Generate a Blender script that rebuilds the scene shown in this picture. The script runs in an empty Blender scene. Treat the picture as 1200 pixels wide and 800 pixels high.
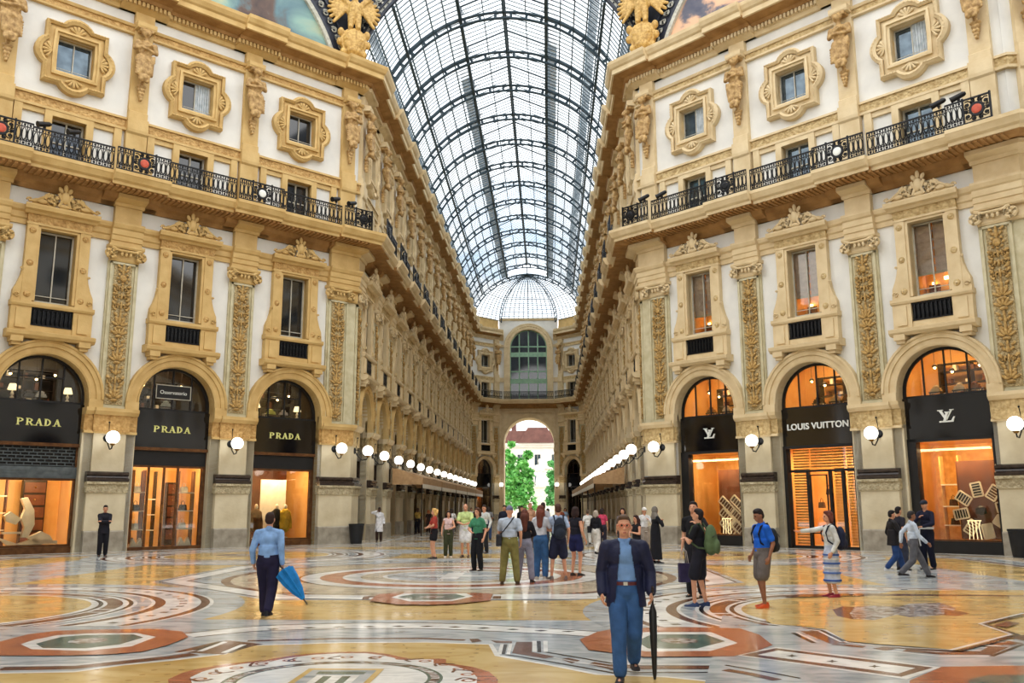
SKY, SUN, EXPO = 1.6, .0, .75
import bpy, bmesh, math, random
from math import sin, cos, pi, sqrt, atan2, radians, tan, hypot, acos
from mathutils import Vector, Matrix, noise
random.seed(7)
SC = bpy.context.scene
COL = SC.collection
K = 2 ** -.5
T22 = tan(pi / 8)

# ------------------------------------------------------------------ materials
def nt(name):
    m = bpy.data.materials.new(name); m.use_nodes = True
    t = m.node_tree
    return m, t, t.nodes['Principled BSDF'], t.nodes['Material Output']
def lin(c):
    return tuple(((x / 255.) / 12.92 if x / 255. < .04045 else ((x / 255. + .055) / 1.055) ** 2.4) for x in c)
def stone(name, c1, c2=None, scale=3, rough=.6, bump=0, bscale=30, metal=0, spec=.4, detail=6, kind='noise', coat=0):
    """surface with a cloudy two-tone colour and an optional relief bump"""
    m, t, b, out = nt(name)
    a = lin(c1); d = lin(c2) if c2 else tuple(x * .82 for x in a)
    tc = t.nodes.new('ShaderNodeTexCoord')
    n = t.nodes.new('ShaderNodeTexNoise'); n.inputs['Scale'].default_value = scale; n.inputs['Detail'].default_value = detail
    t.links.new(tc.outputs['Object'], n.inputs['Vector'])
    r = t.nodes.new('ShaderNodeValToRGB'); r.color_ramp.elements[0].position = .32; r.color_ramp.elements[1].position = .68
    r.color_ramp.elements[0].color = (*d, 1); r.color_ramp.elements[1].color = (*a, 1)
    t.links.new(n.outputs['Fac'], r.inputs['Fac']); t.links.new(r.outputs['Color'], b.inputs['Base Color'])
    b.inputs['Roughness'].default_value = rough; b.inputs['Metallic'].default_value = metal
    b.inputs['Specular IOR Level'].default_value = spec
    if coat: b.inputs['Coat Weight'].default_value = coat; b.inputs['Coat Roughness'].default_value = .03
    if bump:
        if kind == 'noise':
            q = t.nodes.new('ShaderNodeTexNoise'); q.inputs['Detail'].default_value = 4; o = 'Fac'
        else:
            q = t.nodes.new('ShaderNodeTexVoronoi'); o = 'Distance'
        q.inputs['Scale'].default_value = bscale
        t.links.new(tc.outputs['Object'], q.inputs['Vector'])
        bp = t.nodes.new('ShaderNodeBump'); bp.inputs['Strength'].default_value = bump; bp.inputs['Distance'].default_value = .05
        t.links.new(q.outputs[o], bp.inputs['Height']); t.links.new(bp.outputs['Normal'], b.inputs['Normal'])
    return m
def emis(name, c, s):
    m, t, b, out = nt(name)
    b.inputs['Base Color'].default_value = (*lin(c), 1)
    b.inputs['Emission Color'].default_value = (*lin(c), 1); b.inputs['Emission Strength'].default_value = s
    return m
def glass(name, tint, refl=.12, rough=.02, milky=0., milk=(230, 240, 245)):
    """thin pane: mostly lets the ray through, a little mirror, an optional milky share"""
    m, t, b, out = nt(name); t.nodes.remove(b)
    tr = t.nodes.new('ShaderNodeBsdfTransparent'); tr.inputs['Color'].default_value = (*lin(tint), 1)
    gl = t.nodes.new('ShaderNodeBsdfGlossy'); gl.inputs['Roughness'].default_value = rough
    mx = t.nodes.new('ShaderNodeMixShader')
    fr = t.nodes.new('ShaderNodeFresnel'); fr.inputs['IOR'].default_value = 1.5 if refl > .03 else 1.12
    ma = t.nodes.new('ShaderNodeMath'); ma.operation = 'MULTIPLY_ADD'; ma.inputs[1].default_value = 1.0; ma.inputs[2].default_value = max(0, refl - .05)
    ma.use_clamp = True
    t.links.new(fr.outputs[0], ma.inputs[0]); t.links.new(ma.outputs[0], mx.inputs[0])
    t.links.new(tr.outputs[0], mx.inputs[1]); t.links.new(gl.outputs[0], mx.inputs[2])
    last = mx
    if milky:
        tl = t.nodes.new('ShaderNodeBsdfTranslucent'); tl.inputs['Color'].default_value = (*lin(milk), 1)
        m2 = t.nodes.new('ShaderNodeMixShader'); m2.inputs[0].default_value = milky
        t.links.new(mx.outputs[0], m2.inputs[1]); t.links.new(tl.outputs[0], m2.inputs[2]); last = m2
    t.links.new(last.outputs[0], out.inputs['Surface'])
    return m

M = {}
M['plaster'] = stone('white_plaster', (228, 227, 220), (216, 215, 209), 1.2, .75)
M['ochre'] = stone('ochre_stone', (211, 180, 120), (192, 158, 97), 1.6, .65, .12, 14)  # the warmer light on the left wall is put into this colour
M['ochre_relief'] = stone('warm_lit_ochre_band', (206, 168, 106), (166, 126, 68), 6, .65, .9, 9, kind='v')
M['tan'] = stone('tan_stone', (222, 202, 162), (204, 181, 138), 1.6, .65, .12, 14)  # carries less of the warm light put into the ochre colour
M['tan_relief'] = stone('tan_carved_band', (212, 188, 138), (166, 138, 88), 6, .65, .9, 9, kind='v')
M['soffit'] = stone('brown_ochre_soffit', (176, 134, 80), (146, 106, 58), 2, .7, .2, 20)  # warm light thrown up from the floor is put into this underside colour
M['beige'] = stone('beige_pier_stone', (216, 205, 176), (192, 178, 146), 1.1, .5, .1, 9)
M['band'] = stone('beige_relief_band', (196, 184, 152), (150, 136, 104), 7, .55, .8, 11, kind='v')
M['granite'] = stone('grey_granite', (168, 160, 144), (132, 124, 110), 3, .35, .05, 60)
M['torus'] = stone('dark_brown_marble', (66, 54, 46), (44, 36, 32), 5, .22)
M['ground'] = stone('greenish_beige_panel', (206, 198, 166), (186, 176, 140), 3, .6)
M['groundr'] = stone('ochre_relief_ground', (200, 180, 136), (150, 128, 84), 11, .7, 1.0, 13, kind='v')
M['carve'] = stone('carved_ochre_leaves', (206, 172, 108), (150, 116, 62), 9, .65, .25, 30)
M['statue'] = stone('statue_ochre_stone', (202, 168, 112), (140, 106, 60), 7, .6, .3, 22)
M['gilt'] = stone('gilt_plaster', (212, 176, 104), (162, 124, 60), 8, .5, .3, 20)
M['iron'] = stone('black_ironwork', (22, 24, 28), (12, 13, 16), 8, .4, metal=.4)
M['steel'] = stone('blue_grey_roof_iron', (52, 72, 82), (38, 54, 64), 5, .5)
M['bars'] = stone('thin_roof_bars', (84, 102, 112), (66, 84, 94), 5, .5)
M['black'] = stone('polished_black_stone', (15, 14, 18), (7, 7, 9), 3, .07, spec=.6)
M['blackm'] = stone('matt_black', (20, 19, 21), (12, 12, 13), 4, .5)
M['bronze'] = stone('bronze_frame', (120, 82, 50), (84, 54, 32), 5, .3, metal=.5)
M['darkbrown'] = stone('dark_brown_frame', (44, 30, 22), (28, 18, 14), 5, .35)
M['brass'] = stone('brass', (170, 130, 70), (130, 92, 44), 6, .3, metal=.8)
M['lgold'] = stone('pale_gold_lettering', (226, 226, 150), (210, 206, 120), 6, .35)
M['lwhite'] = stone('white_lettering', (236, 238, 232), (222, 224, 218), 6, .4)
M['globe'] = emis('opal_glass_globe', (255, 250, 240), 2.2)
M['pane'] = glass('shop_glass', (250, 248, 240), .06)
M['roofpane'] = glass('roof_glass', (244, 249, 252), .02, .1, .10, (235, 245, 250))
M['darkpane'] = stone('dark_window_glass', (30, 34, 38), (14, 17, 19), 1.4, .06, spec=.9)
M['curtain'] = stone('pale_curtain', (196, 204, 208), (150, 160, 166), 4, .8)
M['blind'] = stone('taupe_blind', (206, 186, 180), (184, 164, 158), 5, .8)
M['lgrey'] = stone('light_window_paint', (190, 186, 172), (170, 166, 150), 4, .5)
M['green'] = stone('pale_green_paint', (150, 186, 156), (128, 166, 138), 3, .5)
M['warm'] = stone('warm_shop_wall', (236, 190, 124), (222, 168, 96), 1.2, .5)
M['warmdk'] = stone('brown_shop_panel', (110, 66, 44), (84, 48, 34), 2, .4)
M['shoplight'] = emis('shop_ceiling_light', (255, 206, 130), 12)
M['shopwhite'] = stone('white_display', (244, 238, 226), (226, 216, 200), 3, .5)
M['wood'] = stone('honey_wood_slats', (230, 180, 106), (206, 148, 76), 5, .45)
M['bulb'] = emis('warm_bulb', (255, 220, 150), 14)
M['creamglow'] = emis('cream_lamp_shade', (255, 236, 190), 1.0)
M['shutter'] = stone('grey_metal_shutter', (108, 116, 120), (84, 92, 96), 4, .4, metal=.5)
M['rubber'] = stone('black_bin_plastic', (26, 28, 32), (18, 19, 22), 4, .45)
M['lacedark'] = stone('dark_blue_iron', (46, 52, 66), (30, 34, 44), 4, .5)
M['lacelight'] = stone('pale_lace_plate', (196, 196, 184), (160, 160, 150), 8, .6)
M['redcrest'] = stone('red_enamel', (206, 92, 64), (176, 70, 50), 6, .5)
M['bark'] = stone('bark', (84, 70, 54), (60, 48, 38), 6, .9)
M['leaf'] = stone('tree_leaves', (140, 206, 110), (80, 164, 76), 2, .6)
M['leaf2'] = stone('pale_tree_leaves', (150, 214, 140), (90, 176, 104), 2, .6)
M['skin'] = stone('skin', (206, 152, 120), (190, 134, 104), 8, .55)
M['skin2'] = stone('tanned_skin', (150, 100, 72), (128, 82, 58), 8, .55)
M['skin3'] = stone('dark_skin', (84, 54, 40), (66, 42, 32), 8, .55)
M['lip'] = stone('lips', (160, 88, 78), None, 8, .5)
M['eye'] = stone('eye_dark', (34, 24, 20), None, 8, .3)
_cm = {}
def cloth(c, rough=.85, bump=.25):
    k = (tuple(c), rough)
    if k not in _cm:
        _cm[k] = stone('fabric_%d' % (len(_cm) + 1), c, tuple(x * .8 for x in c), 7, rough, bump, 9, spec=.2)
    return _cm[k]

# ------------------------------------------------------------------ mesh builder
class MB:
    def __init__(s, *mats):
        s.v = []; s.f = []; s.mi = []; s.mats = [M[x] if isinstance(x, str) else x for x in mats]; s.cur = 0
    def m(s, i): s.cur = i; return s
    def add(s, vs, fs):
        o = len(s.v); s.v += [tuple(x) for x in vs]
        for f in fs: s.f.append(tuple(i + o for i in f)); s.mi.append(s.cur)
        return s
    def box(s, x0, x1, y0, y1, z0, z1):
        return s.add([(x0, y0, z0), (x1, y0, z0), (x1, y1, z0), (x0, y1, z0), (x0, y0, z1), (x1, y0, z1), (x1, y1, z1), (x0, y1, z1)],
                     [(0, 3, 2, 1), (4, 5, 6, 7), (0, 1, 5, 4), (1, 2, 6, 5), (2, 3, 7, 6), (3, 0, 4, 7)])
    def quad(s, *p): return s.add(p, [tuple(range(len(p)))])
    def prism(s, pts, y0, y1):
        """polygon pts (x,z) extruded in y"""
        n = len(pts)
        vs = [(x, y0, z) for x, z in pts] + [(x, y1, z) for x, z in pts]
        fs = [tuple(range(n)), tuple(range(2 * n - 1, n - 1, -1))] + [(i, i + n, (i + 1) % n + n, (i + 1) % n) for i in range(n)]
        return s.add(vs, fs)
    def mold(s, prof, x0, x1, m0=0, m1=0):
        """profile [(d,z)] (d = how far it stands out, local -y) swept along x; m0/m1 mitre the ends"""
        n = len(prof)
        vs = [(x0 - m0 * d, -d, z) for d, z in prof] + [(x1 + m1 * d, -d, z) for d, z in prof]
        fs = [(i, i + n, (i + 1) % n + n, (i + 1) % n) for i in range(n)]
        fs += [tuple(range(n)), tuple(range(2 * n - 1, n - 1, -1))]
        return s.add(vs, fs)
    def loft(s, rings, cap=True, closed=True):
        n = len(rings[0]); vs = [p for r in rings for p in r]; fs = []
        for k in range(len(rings) - 1):
            for i in range(n if closed else n - 1):
                j = (i + 1) % n
                fs.append((k * n + i, k * n + j, (k + 1) * n + j, (k + 1) * n + i))
        if cap: fs += [tuple(range(n - 1, -1, -1)), tuple((len(rings) - 1) * n + i for i in range(n))]
        return s.add(vs, fs)
    def tube(s, pts, r, n=6, cap=True):
        pts = [Vector(p) for p in pts]; rs = r if isinstance(r, (list, tuple)) else [r] * len(pts)
        rings = []; up = None
        for i, p in enumerate(pts):
            t = (pts[min(i + 1, len(pts) - 1)] - pts[max(i - 1, 0)]).normalized()
            if up is None:
                up = Vector((0, 0, 1)) if abs(t.z) < .9 else Vector((1, 0, 0))
            a = t.cross(up)
            if a.length < 1e-4: a = t.cross(Vector((0, 1, 0)))
            a.normalize(); b = t.cross(a).normalized(); up = -b if False else b.cross(t) * 0 + (up if abs(t.dot(up)) < .97 else b)
            rings.append([p + a * (cos(2 * pi * k / n) * rs[i]) + b * (sin(2 * pi * k / n) * rs[i]) for k in range(n)])
        return s.loft(rings, cap)
    def lathe(s, prof, n=12, c=(0, 0)):
        return s.loft([[(c[0] + r * cos(2 * pi * k / n), c[1] + r * sin(2 * pi * k / n), z) for k in range(n)] for r, z in prof])
    def ball(s, c, r, n=8, m=6, R=None):
        rx, ry, rz = r if isinstance(r, (list, tuple)) else (r, r, r)
        vs = []; fs = []
        def P(x, y, z):
            p = Vector((rx * x, ry * y, rz * z))
            if R: p = R @ p
            return (c[0] + p.x, c[1] + p.y, c[2] + p.z)
        vs.append(P(0, 0, -1))
        for j in range(1, m):
            a = -pi / 2 + pi * j / m
            for i in range(n): vs.append(P(cos(a) * cos(2 * pi * i / n), cos(a) * sin(2 * pi * i / n), sin(a)))
        vs.append(P(0, 0, 1)); L = len(vs) - 1
        for i in range(n):
            j = (i + 1) % n
            fs.append((0, 1 + j, 1 + i))
            for k in range(m - 2): fs.append((1 + k * n + i, 1 + k * n + j, 1 + (k + 1) * n + j, 1 + (k + 1) * n + i))
            fs.append((L, 1 + (m - 2) * n + i, 1 + (m - 2) * n + j))
        return s.add(vs, fs)
    def limb(s, p0, p1, r0, r1, n=10):
        """tapered rounded limb, closed"""
        p0 = Vector(p0); p1 = Vector(p1); t = p1 - p0; L = t.length; t.normalize()
        a = t.cross(Vector((0, 0, 1)) if abs(t.z) < .9 else Vector((1, 0, 0))).normalized(); b = t.cross(a)
        rings = []
        for u, r in [(-r0 * .95, r0 * .3), (-r0 * .6, r0 * .8), (0, r0), (L * .33, r0 * .67 + r1 * .33), (L * .66, r0 * .34 + r1 * .66), (L, r1), (L + r1 * .6, r1 * .8), (L + r1 * .95, r1 * .3)]:
            rings.append([p0 + t * u + a * (cos(2 * pi * k / n) * r) + b * (sin(2 * pi * k / n) * r) for k in range(n)])
        return s.loft(rings)
    def mesh(s, name, smooth=False):
        me = bpy.data.meshes.new(name); me.from_pydata(s.v, [], s.f)
        for mt in s.mats: me.materials.append(mt)
        for p, i in zip(me.polygons, s.mi): p.material_index = i; p.use_smooth = smooth
        bm = bmesh.new(); bm.from_mesh(me); bmesh.ops.recalc_face_normals(bm, faces=bm.faces); bm.to_mesh(me); bm.free()
        if smooth: 
            try: me.set_sharp_from_angle(angle=radians(38))
            except Exception: pass
        return me
    def build(s, name, parent=None, smooth=False, loc=None, rz=None):
        return link(s.mesh(name, smooth), name, parent, loc, rz)

def link(me, name, parent=None, loc=None, rz=None):
    o = bpy.data.objects.new(name, me); COL.objects.link(o)
    if parent: o.parent = parent
    if loc: o.location = loc
    if rz is not None: o.rotation_euler = (0, 0, rz)
    return o
def thing(name, label, cat, loc=(0, 0, 0), rz=0, group=None):
    o = bpy.data.objects.new(name, None); COL.objects.link(o); o.empty_display_size = .2
    o.location = loc; o.rotation_euler = (0, 0, rz)
    return tag(o, label, cat, group)
def tag(o, label, cat, group=None):
    o['label'] = label; o['category'] = cat
    if group: o['group'] = group
    return o
def kid(t, name):
    return [c for c in t.children if c.name.split('.')[0] == name][0]
def struct(o, label=None):
    o['kind'] = 'structure'
    if label: o['label'] = label
    return o
def dup(o, loc=None, rz=None, label=None, group=None):
    c = o.copy(); COL.objects.link(c)
    if loc is not None: c.location = loc
    if rz is not None: c.rotation_euler = (0, 0, rz)
    if label: c['label'] = label
    if group: c['group'] = group
    for ch in o.children:
        d = ch.copy(); COL.objects.link(d); d.parent = c
        for g in ch.children:
            e = g.copy(); COL.objects.link(e); e.parent = d
    return c
def swap(o, a, b):
    """give a copied thing its own material where the stone differs"""
    pass

_rm = []
def remesh(mb, voxel, smooth=3, mat_fn=None, dec=None):
    """union overlapping closed pieces into one continuous surface"""
    me = mb.mesh('tmp'); o = bpy.data.objects.new('tmp', me); COL.objects.link(o)
    md = o.modifiers.new('r', 'REMESH'); md.mode = 'VOXEL'; md.voxel_size = voxel; md.use_smooth_shade = True
    if smooth:
        sm = o.modifiers.new('s', 'SMOOTH'); sm.factor = .5; sm.iterations = smooth
    if dec:
        dm = o.modifiers.new('d', 'DECIMATE'); dm.ratio = dec
    dg = bpy.context.evaluated_depsgraph_get(); dg.update()
    ev = o.evaluated_get(dg)
    out = bpy.data.meshes.new_from_object(ev, depsgraph=dg)
    bpy.data.objects.remove(o); bpy.data.meshes.remove(me)
    out.materials.clear()
    for mt in mb.mats: out.materials.append(mt)
    for p in out.polygons:
        p.use_smooth = True
        p.material_index = mat_fn(p.center) if mat_fn else 0
    return out

# ------------------------------------------------------------------ camera (fitted to the photograph)
CAMP = dict(f=1043.7519, yaw=-.04, pit=.1836, roll=-.0025, c=(2.2339, -39.0519, 1.5684))
def paint(name, cols, scale, seed):
    m, t, b, out = nt(name)
    tc = t.nodes.new('ShaderNodeTexCoord'); mp = t.nodes.new('ShaderNodeMapping'); mp.inputs['Location'].default_value = (seed, 0, seed * 2)
    mp.inputs['Scale'].default_value = (.6, 1, 1)
    n = t.nodes.new('ShaderNodeTexNoise'); n.inputs['Scale'].default_value = scale; n.inputs['Detail'].default_value = 7; n.inputs['Distortion'].default_value = .6
    r = t.nodes.new('ShaderNodeValToRGB'); e = r.color_ramp.elements
    while len(e) > 1: e.remove(e[-1])
    for i, (p, c) in enumerate(cols):
        q = e[0] if i == 0 else e.new(p)
        q.position = p; q.color = (*lin(c), 1)
    t.links.new(tc.outputs['Object'], mp.inputs['Vector']); t.links.new(mp.outputs[0], n.inputs['Vector']); t.links.new(n.outputs['Fac'], r.inputs['Fac']); t.links.new(r.outputs['Color'], b.inputs['Base Color'])
    b.inputs['Roughness'].default_value = .7
    return m
M['paintL'] = paint('painted_sky_and_rocks', [(.36, (48, 46, 54)), (.46, (96, 78, 70)), (.53, (92, 122, 132)), (.62, (132, 166, 158)), (.74, (190, 184, 136))], .45, 3.0)
M['paintR'] = paint('painted_pink_sky', [(.3, (50, 60, 86)), (.42, (96, 96, 108)), (.47, (214, 172, 140)), (.62, (228, 184, 148)), (.75, (206, 176, 160))], .4, 11.0)
M['awn'] = stone('brown_awning_cloth', (196, 160, 118), (172, 136, 96), 4, .8)
def marble(name, c1, c2, c3=None, scale=1.2, rough=.15, spots=None):
    """polished stone floor: veins, a little wear, mirror-like gloss"""
    m, t, b, out = nt(name)
    tc = t.nodes.new('ShaderNodeTexCoord'); n = t.nodes.new('ShaderNodeTexNoise'); n.inputs['Scale'].default_value = scale; n.inputs['Detail'].default_value = 8; n.inputs['Distortion'].default_value = 1.5
    mp = t.nodes.new('ShaderNodeMapping'); mp.inputs['Scale'].default_value = (1, 2.2, 1); mp.inputs['Rotation'].default_value = (0, 0, .5)
    t.links.new(tc.outputs['Object'], mp.inputs['Vector']); t.links.new(mp.outputs[0], n.inputs['Vector'])
    r = t.nodes.new('ShaderNodeValToRGB'); e = r.color_ramp.elements
    e[0].position = .34; e[0].color = (*lin(c2), 1); e[1].position = .6; e[1].color = (*lin(c1), 1)
    if c3: q = e.new(.47); q.color = (*lin(c3), 1)
    t.links.new(n.outputs['Fac'], r.inputs['Fac'])
    last = r.outputs['Color']
    if spots:
        v = t.nodes.new('ShaderNodeTexVoronoi'); v.inputs['Scale'].default_value = 3.2; v.inputs['Randomness'].default_value = .35
        t.links.new(tc.outputs['Object'], v.inputs['Vector'])
        lt = t.nodes.new('ShaderNodeMath'); lt.operation = 'LESS_THAN'; lt.inputs[1].default_value = .11; t.links.new(v.outputs['Distance'], lt.inputs[0])
        mx = t.nodes.new('ShaderNodeMix'); mx.data_type = 'RGBA'; mx.inputs[7].default_value = (*lin(spots), 1)
        sc = t.nodes.new('ShaderNodeMath'); sc.operation = 'MULTIPLY'; sc.inputs[1].default_value = .6; t.links.new(lt.outputs[0], sc.inputs[0])
        t.links.new(sc.outputs[0], mx.inputs[0]); t.links.new(last, mx.inputs[6]); last = mx.outputs[2]
    t.links.new(last, b.inputs['Base Color'])
    n2 = t.nodes.new('ShaderNodeTexNoise'); n2.inputs['Scale'].default_value = 1.1; n2.inputs['Detail'].default_value = 5; t.links.new(tc.outputs['Object'], n2.inputs['Vector'])
    mr = t.nodes.new('ShaderNodeMapRange'); mr.inputs[1].default_value = .3; mr.inputs[2].default_value = .7; mr.inputs[3].default_value = rough * .55; mr.inputs[4].default_value = rough * 1.7
    t.links.new(n2.outputs['Fac'], mr.inputs[0]); t.links.new(mr.outputs[0], b.inputs['Roughness'])
    b.inputs['Specular IOR Level'].default_value = .62
    bp = t.nodes.new('ShaderNodeBump'); bp.inputs['Strength'].default_value = .015; bp.inputs['Distance'].default_value = .02
    n3 = t.nodes.new('ShaderNodeTexNoise'); n3.inputs['Scale'].default_value = 2.3; t.links.new(tc.outputs['Object'], n3.inputs['Vector'])
    t.links.new(n3.outputs['Fac'], bp.inputs['Height']); t.links.new(bp.outputs['Normal'], b.inputs['Normal'])
    return m
M['f_blue'] = marble('blue_grey_marble', (186, 190, 188), (138, 148, 152), (168, 173, 173))
M['f_yel'] = marble('yellow_marble', (206, 178, 118), (184, 150, 86), None, .8, .15, (150, 112, 62))
M['f_white'] = marble('white_marble', (232, 230, 222), (206, 204, 197), None, 2)
M['f_brown'] = marble('brown_marble', (112, 74, 58), (84, 54, 44), None, 2)
M['f_orange'] = marble('orange_marble', (176, 108, 76), (148, 84, 58), None, 1.6)
M['f_green'] = marble('green_marble', (74, 100, 92), (48, 72, 68), (90, 112, 100), 2)
M['f_black'] = marble('black_marble', (40, 38, 38), (26, 25, 26), None, 3)
M['f_beige'] = marble('beige_marble', (196, 182, 156), (166, 152, 130), (184, 170, 146))
M['f_mot'] = marble('mottled_mosaic', (206, 204, 196), (52, 44, 44), (120, 88, 72), 5)
# ------------------------------------------------------------------ people
def ik(a, c, l1, l2, hint):
    a, c = Vector(a), Vector(c); d = c - a; L = min(d.length, (l1 + l2) * .999)
    u = d.normalized(); k = (l1 * l1 - l2 * l2 + L * L) / (2 * L); h = sqrt(max(0, l1 * l1 - k * k))
    hv = Vector(hint); hv = hv - u * hv.dot(u); hv.normalize()
    return a + u * k + hv * h, a + u * L
ARMS = {  # wrist target (for the +x side; x is mirrored for the other) and elbow hint
    'down': ((.235, .0, .9), (.15, 1, 0)), 'relaxed': ((.25, -.07, .92), (.3, 1, 0)), 'front': ((.05, -.26, 1.08), (.9, .4, -.2)),
    'phone': ((.03, -.23, 1.2), (.8, .2, -.6)), 'crossed': ((-.1, -.2, 1.2), (.7, -.3, -.7)), 'swingf': ((.27, -.24, .96), (.2, 1, -.2)),
    'swingb': ((.28, .2, .95), (.2, 1, 0)), 'out': ((.2, -.56, 1.32), (.2, .1, -1)), 'hip': ((.22, -.02, 1.05), (1, .3, 0)), 'carry': ((.27, -.1, .93), (.35, 1, 0)),
    'chest': ((.06, -.2, 1.3), (.8, .1, -.8)), 'ear': ((.14, -.1, 1.55), (.9, -.2, -.5)), 'strap': ((.12, -.15, 1.32), (.7, -.1, -.8)), 'back': ((.08, .16, .98), (.9, .5, 0))}
PERSONS = []
def person(label, xy, face, h, skin='skin', legs='stand', arms=('down', 'down'), head=(0, 0), hair=((38, 28, 24), 'short'), top=((60, 60, 60), 'tee'), bottom=((40, 44, 60), 'trousers'), shoes=(40, 36, 34), fine=False, build=1.0, lean=0, extra=None, cat='person', grp=None, fem=False):
    S = h / 1.75 / 1.12; vox = (.0072 if fine else .0125)
    root = thing('person', label, cat, (xy[0], xy[1], 0), face, grp)
    lg = {'stand': ((.1, .02), (-.1, -.02)), 'apart': ((.17, 0), (-.17, 0)), 'walk': ((.08, -.26), (-.08, .26)), 'walk2': ((.08, .26), (-.08, -.26)), 'stride': ((.07, -.36), (-.07, .38)), 'close': ((.07, 0), (-.07, 0)), 'contra': ((.13, -.08), (-.1, .06))}[legs]
    hz = .93 - (.035 if 'walk' in legs else .07 if legs == 'stride' else 0)
    sw = (.168 if not fem else .15) * build
    J = {}
    for s, (fx, fy) in zip((1, -1), lg):
        hip = Vector((s * .088, 0, hz)); ank = Vector((fx, fy + .0, .085 + (.06 if fy > .2 else 0)))
        kn, ank = ik(hip, ank, .435, .42, (0, -1, 0)); J['hip', s], J['knee', s], J['ank', s] = hip, kn, ank
    zb = hz - .93
    def tz(p): return Vector((p[0], p[1] - lean * max(0, (p[2] - .95)), p[2] + zb))
    for s, a in zip((1, -1), arms):
        tgt, hint = ARMS[a]; sh = tz((s * sw, 0, 1.4)); w = tz((tgt[0] * s, tgt[1], tgt[2]))
        el, w = ik(sh, w, .285, .25, (hint[0] * s, hint[1], hint[2])); J['sh', s], J['el', s], J['wr', s] = sh, el, w
    HR = Matrix.Rotation(head[0], 3, 'Z') @ Matrix.Rotation(head[1], 3, 'X'); HC = tz((0, -.015, 1.53))
    def hp(x, y, z): return HC + HR @ Vector((x, y, z))
    def hball(b, c, r, n=12, m=8): b.ball(hp(*c), r, n, m, HR)
    def fin(me):
        me.transform(Matrix.Scale(S, 4)); return me
    # body: one continuous surface
    b = MB(skin, 'lip', 'eye'); B = build
    hball(b, (0, 0, .1), (.073, .092, .108), 14, 10); hball(b, (0, -.028, .032), (.052, .06, .05)); hball(b, (0, .025, .1), (.072, .07, .085))
    b.limb(hp(0, -.085, .1), hp(0, -.103, .066), .009, .016, 8); hball(b, (0, -.075, .026), (.026, .022, .012)); hball(b, (0, -.078, .117), (.045, .018, .012))
    for s in (-1, 1): hball(b, (s * .074, .01, .085), (.012, .02, .032), 8, 6)
    b.limb(tz((0, .01, 1.42)), hp(0, .012, .05), .058, .052, 10)
    b.ball(tz((0, 0, 1.31)), (.155 * B, .1 * B, .15), 14, 10); b.ball(tz((0, 0, 1.13)), (.135 * B, .095 * B, .17), 14, 10); b.ball((0, .005, hz + .04), (.132 * B, .09 * B, .11), 14, 10)
    b.limb(J['sh', -1], J['sh', 1], .05, .05, 12)
    for s in (1, -1):
        b.limb(J['sh', s], J['el', s], .048 * B, .038, 10); b.limb(J['el', s], J['wr', s], .04, .026, 10)
        b.limb(J['hip', s], J['knee', s], .08 * B, .054, 12); b.limb(J['knee', s], J['ank', s], .054, .034, 10)
        fd = Vector((0, -1, 0)); b.limb(J['ank', s] + Vector((0, .03, -.04)), J['ank', s] + Vector((s * .015, -.13, -.055)), .03, .026, 8)
        # hand
        w = J['wr', s]; d = (w - J['el', s]).normalized(); sd_ = Vector((0, 1, 0)) if abs(d.y) < .8 else Vector((1, 0, 0)); sd_ = (sd_ - d * sd_.dot(d)).normalized(); nn = d.cross(sd_).normalized()
        if nn.x * s > 0: nn = -nn
        pc = w + d * .045
        b.limb(w - d * .01, w + d * .075, .024, .022, 8)
        for q in (-.02, 0, .02): b.limb(w + d * .02 + sd_ * q * .6, w + d * .08 + sd_ * q, .014, .013, 6)
        fl_ = (.062, .075, .07, .055)
        rf = .0085 if fine else .0105
        for i, q in enumerate((-.03, -.0105, .0095, .028)):
            p0 = w + d * .085 + sd_ * q; p1 = p0 + d * fl_[i] * .5 + nn * .012; p2 = p1 + d * fl_[i] * .42 + nn * .03
            b.limb(p0, p1, rf, rf * .95, 6); b.limb(p1, p2, rf * .95, rf * .8, 6)
        t0 = w + d * .03 - sd_ * .026; t1 = t0 + d * .035 - sd_ * .025 + nn * .012; b.limb(t0, t1, .013, .0105, 6); b.limb(t1, t1 + d * .032 - sd_ * .004 + nn * .008, .0105, .009, 6)
    eyes = [hp(s * .031, -.088, .1) for s in (-1, 1)]; mouth = hp(0, -.1, .026)
    def mf(c):
        if any((c - e).length < .013 for e in eyes): return 2
        if (c - mouth).length < .021 and abs((c - mouth).z) < .007: return 1
        return 0
    link(fin(remesh(b, vox, 2, mf if fine or True else None)), 'body', root)
    # upper garment
    tc, tk = top[0], top[1]
    sl = {'tee': .55, 'long': 2, 'shirt': 2, 'tank': .0, 'jacket': 2, 'dress': 2, 'coat': 2, 'suit': 2, 'polo': .6}[tk]
    th = {'jacket': .024, 'suit': .018, 'coat': .02}.get(tk, .01)
    tuck = tk in ('shirt', 'polo') and len(top) < 3
    hem = {'coat': .5, 'dress': .12}.get(tk, .93 if tuck else .78 if tk in ('jacket', 'suit') else .88)
    b = MB(cloth(tc, .8 if tk != 'jacket' else .55))
    b.ball(tz((0, 0, 1.31)), (.155 * B + th, .1 * B + th, .15), 14, 10); b.ball(tz((0, 0, 1.13)), (.138 * B + th, .1 * B + th, .2), 14, 10)
    b.limb(tz((-sw, 0, 1.405)), tz((sw, 0, 1.405)), .05 + th * .6, .05 + th * .6, 12)
    for s in (-1, 1): b.limb(tz((0, .012, 1.45)), tz((s * sw * .95, 0, 1.41)), .052 + th * .4, .046 + th * .6, 10)
    if fem:
        for s in (-1, 1): b.ball(tz((s * .065, -.08, 1.27)), (.065, .055, .06))
    flare = {'coat': .05, 'dress': .06, 'jacket': .03, 'suit': .02}.get(tk, .004)
    n = 18; rings = []
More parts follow.
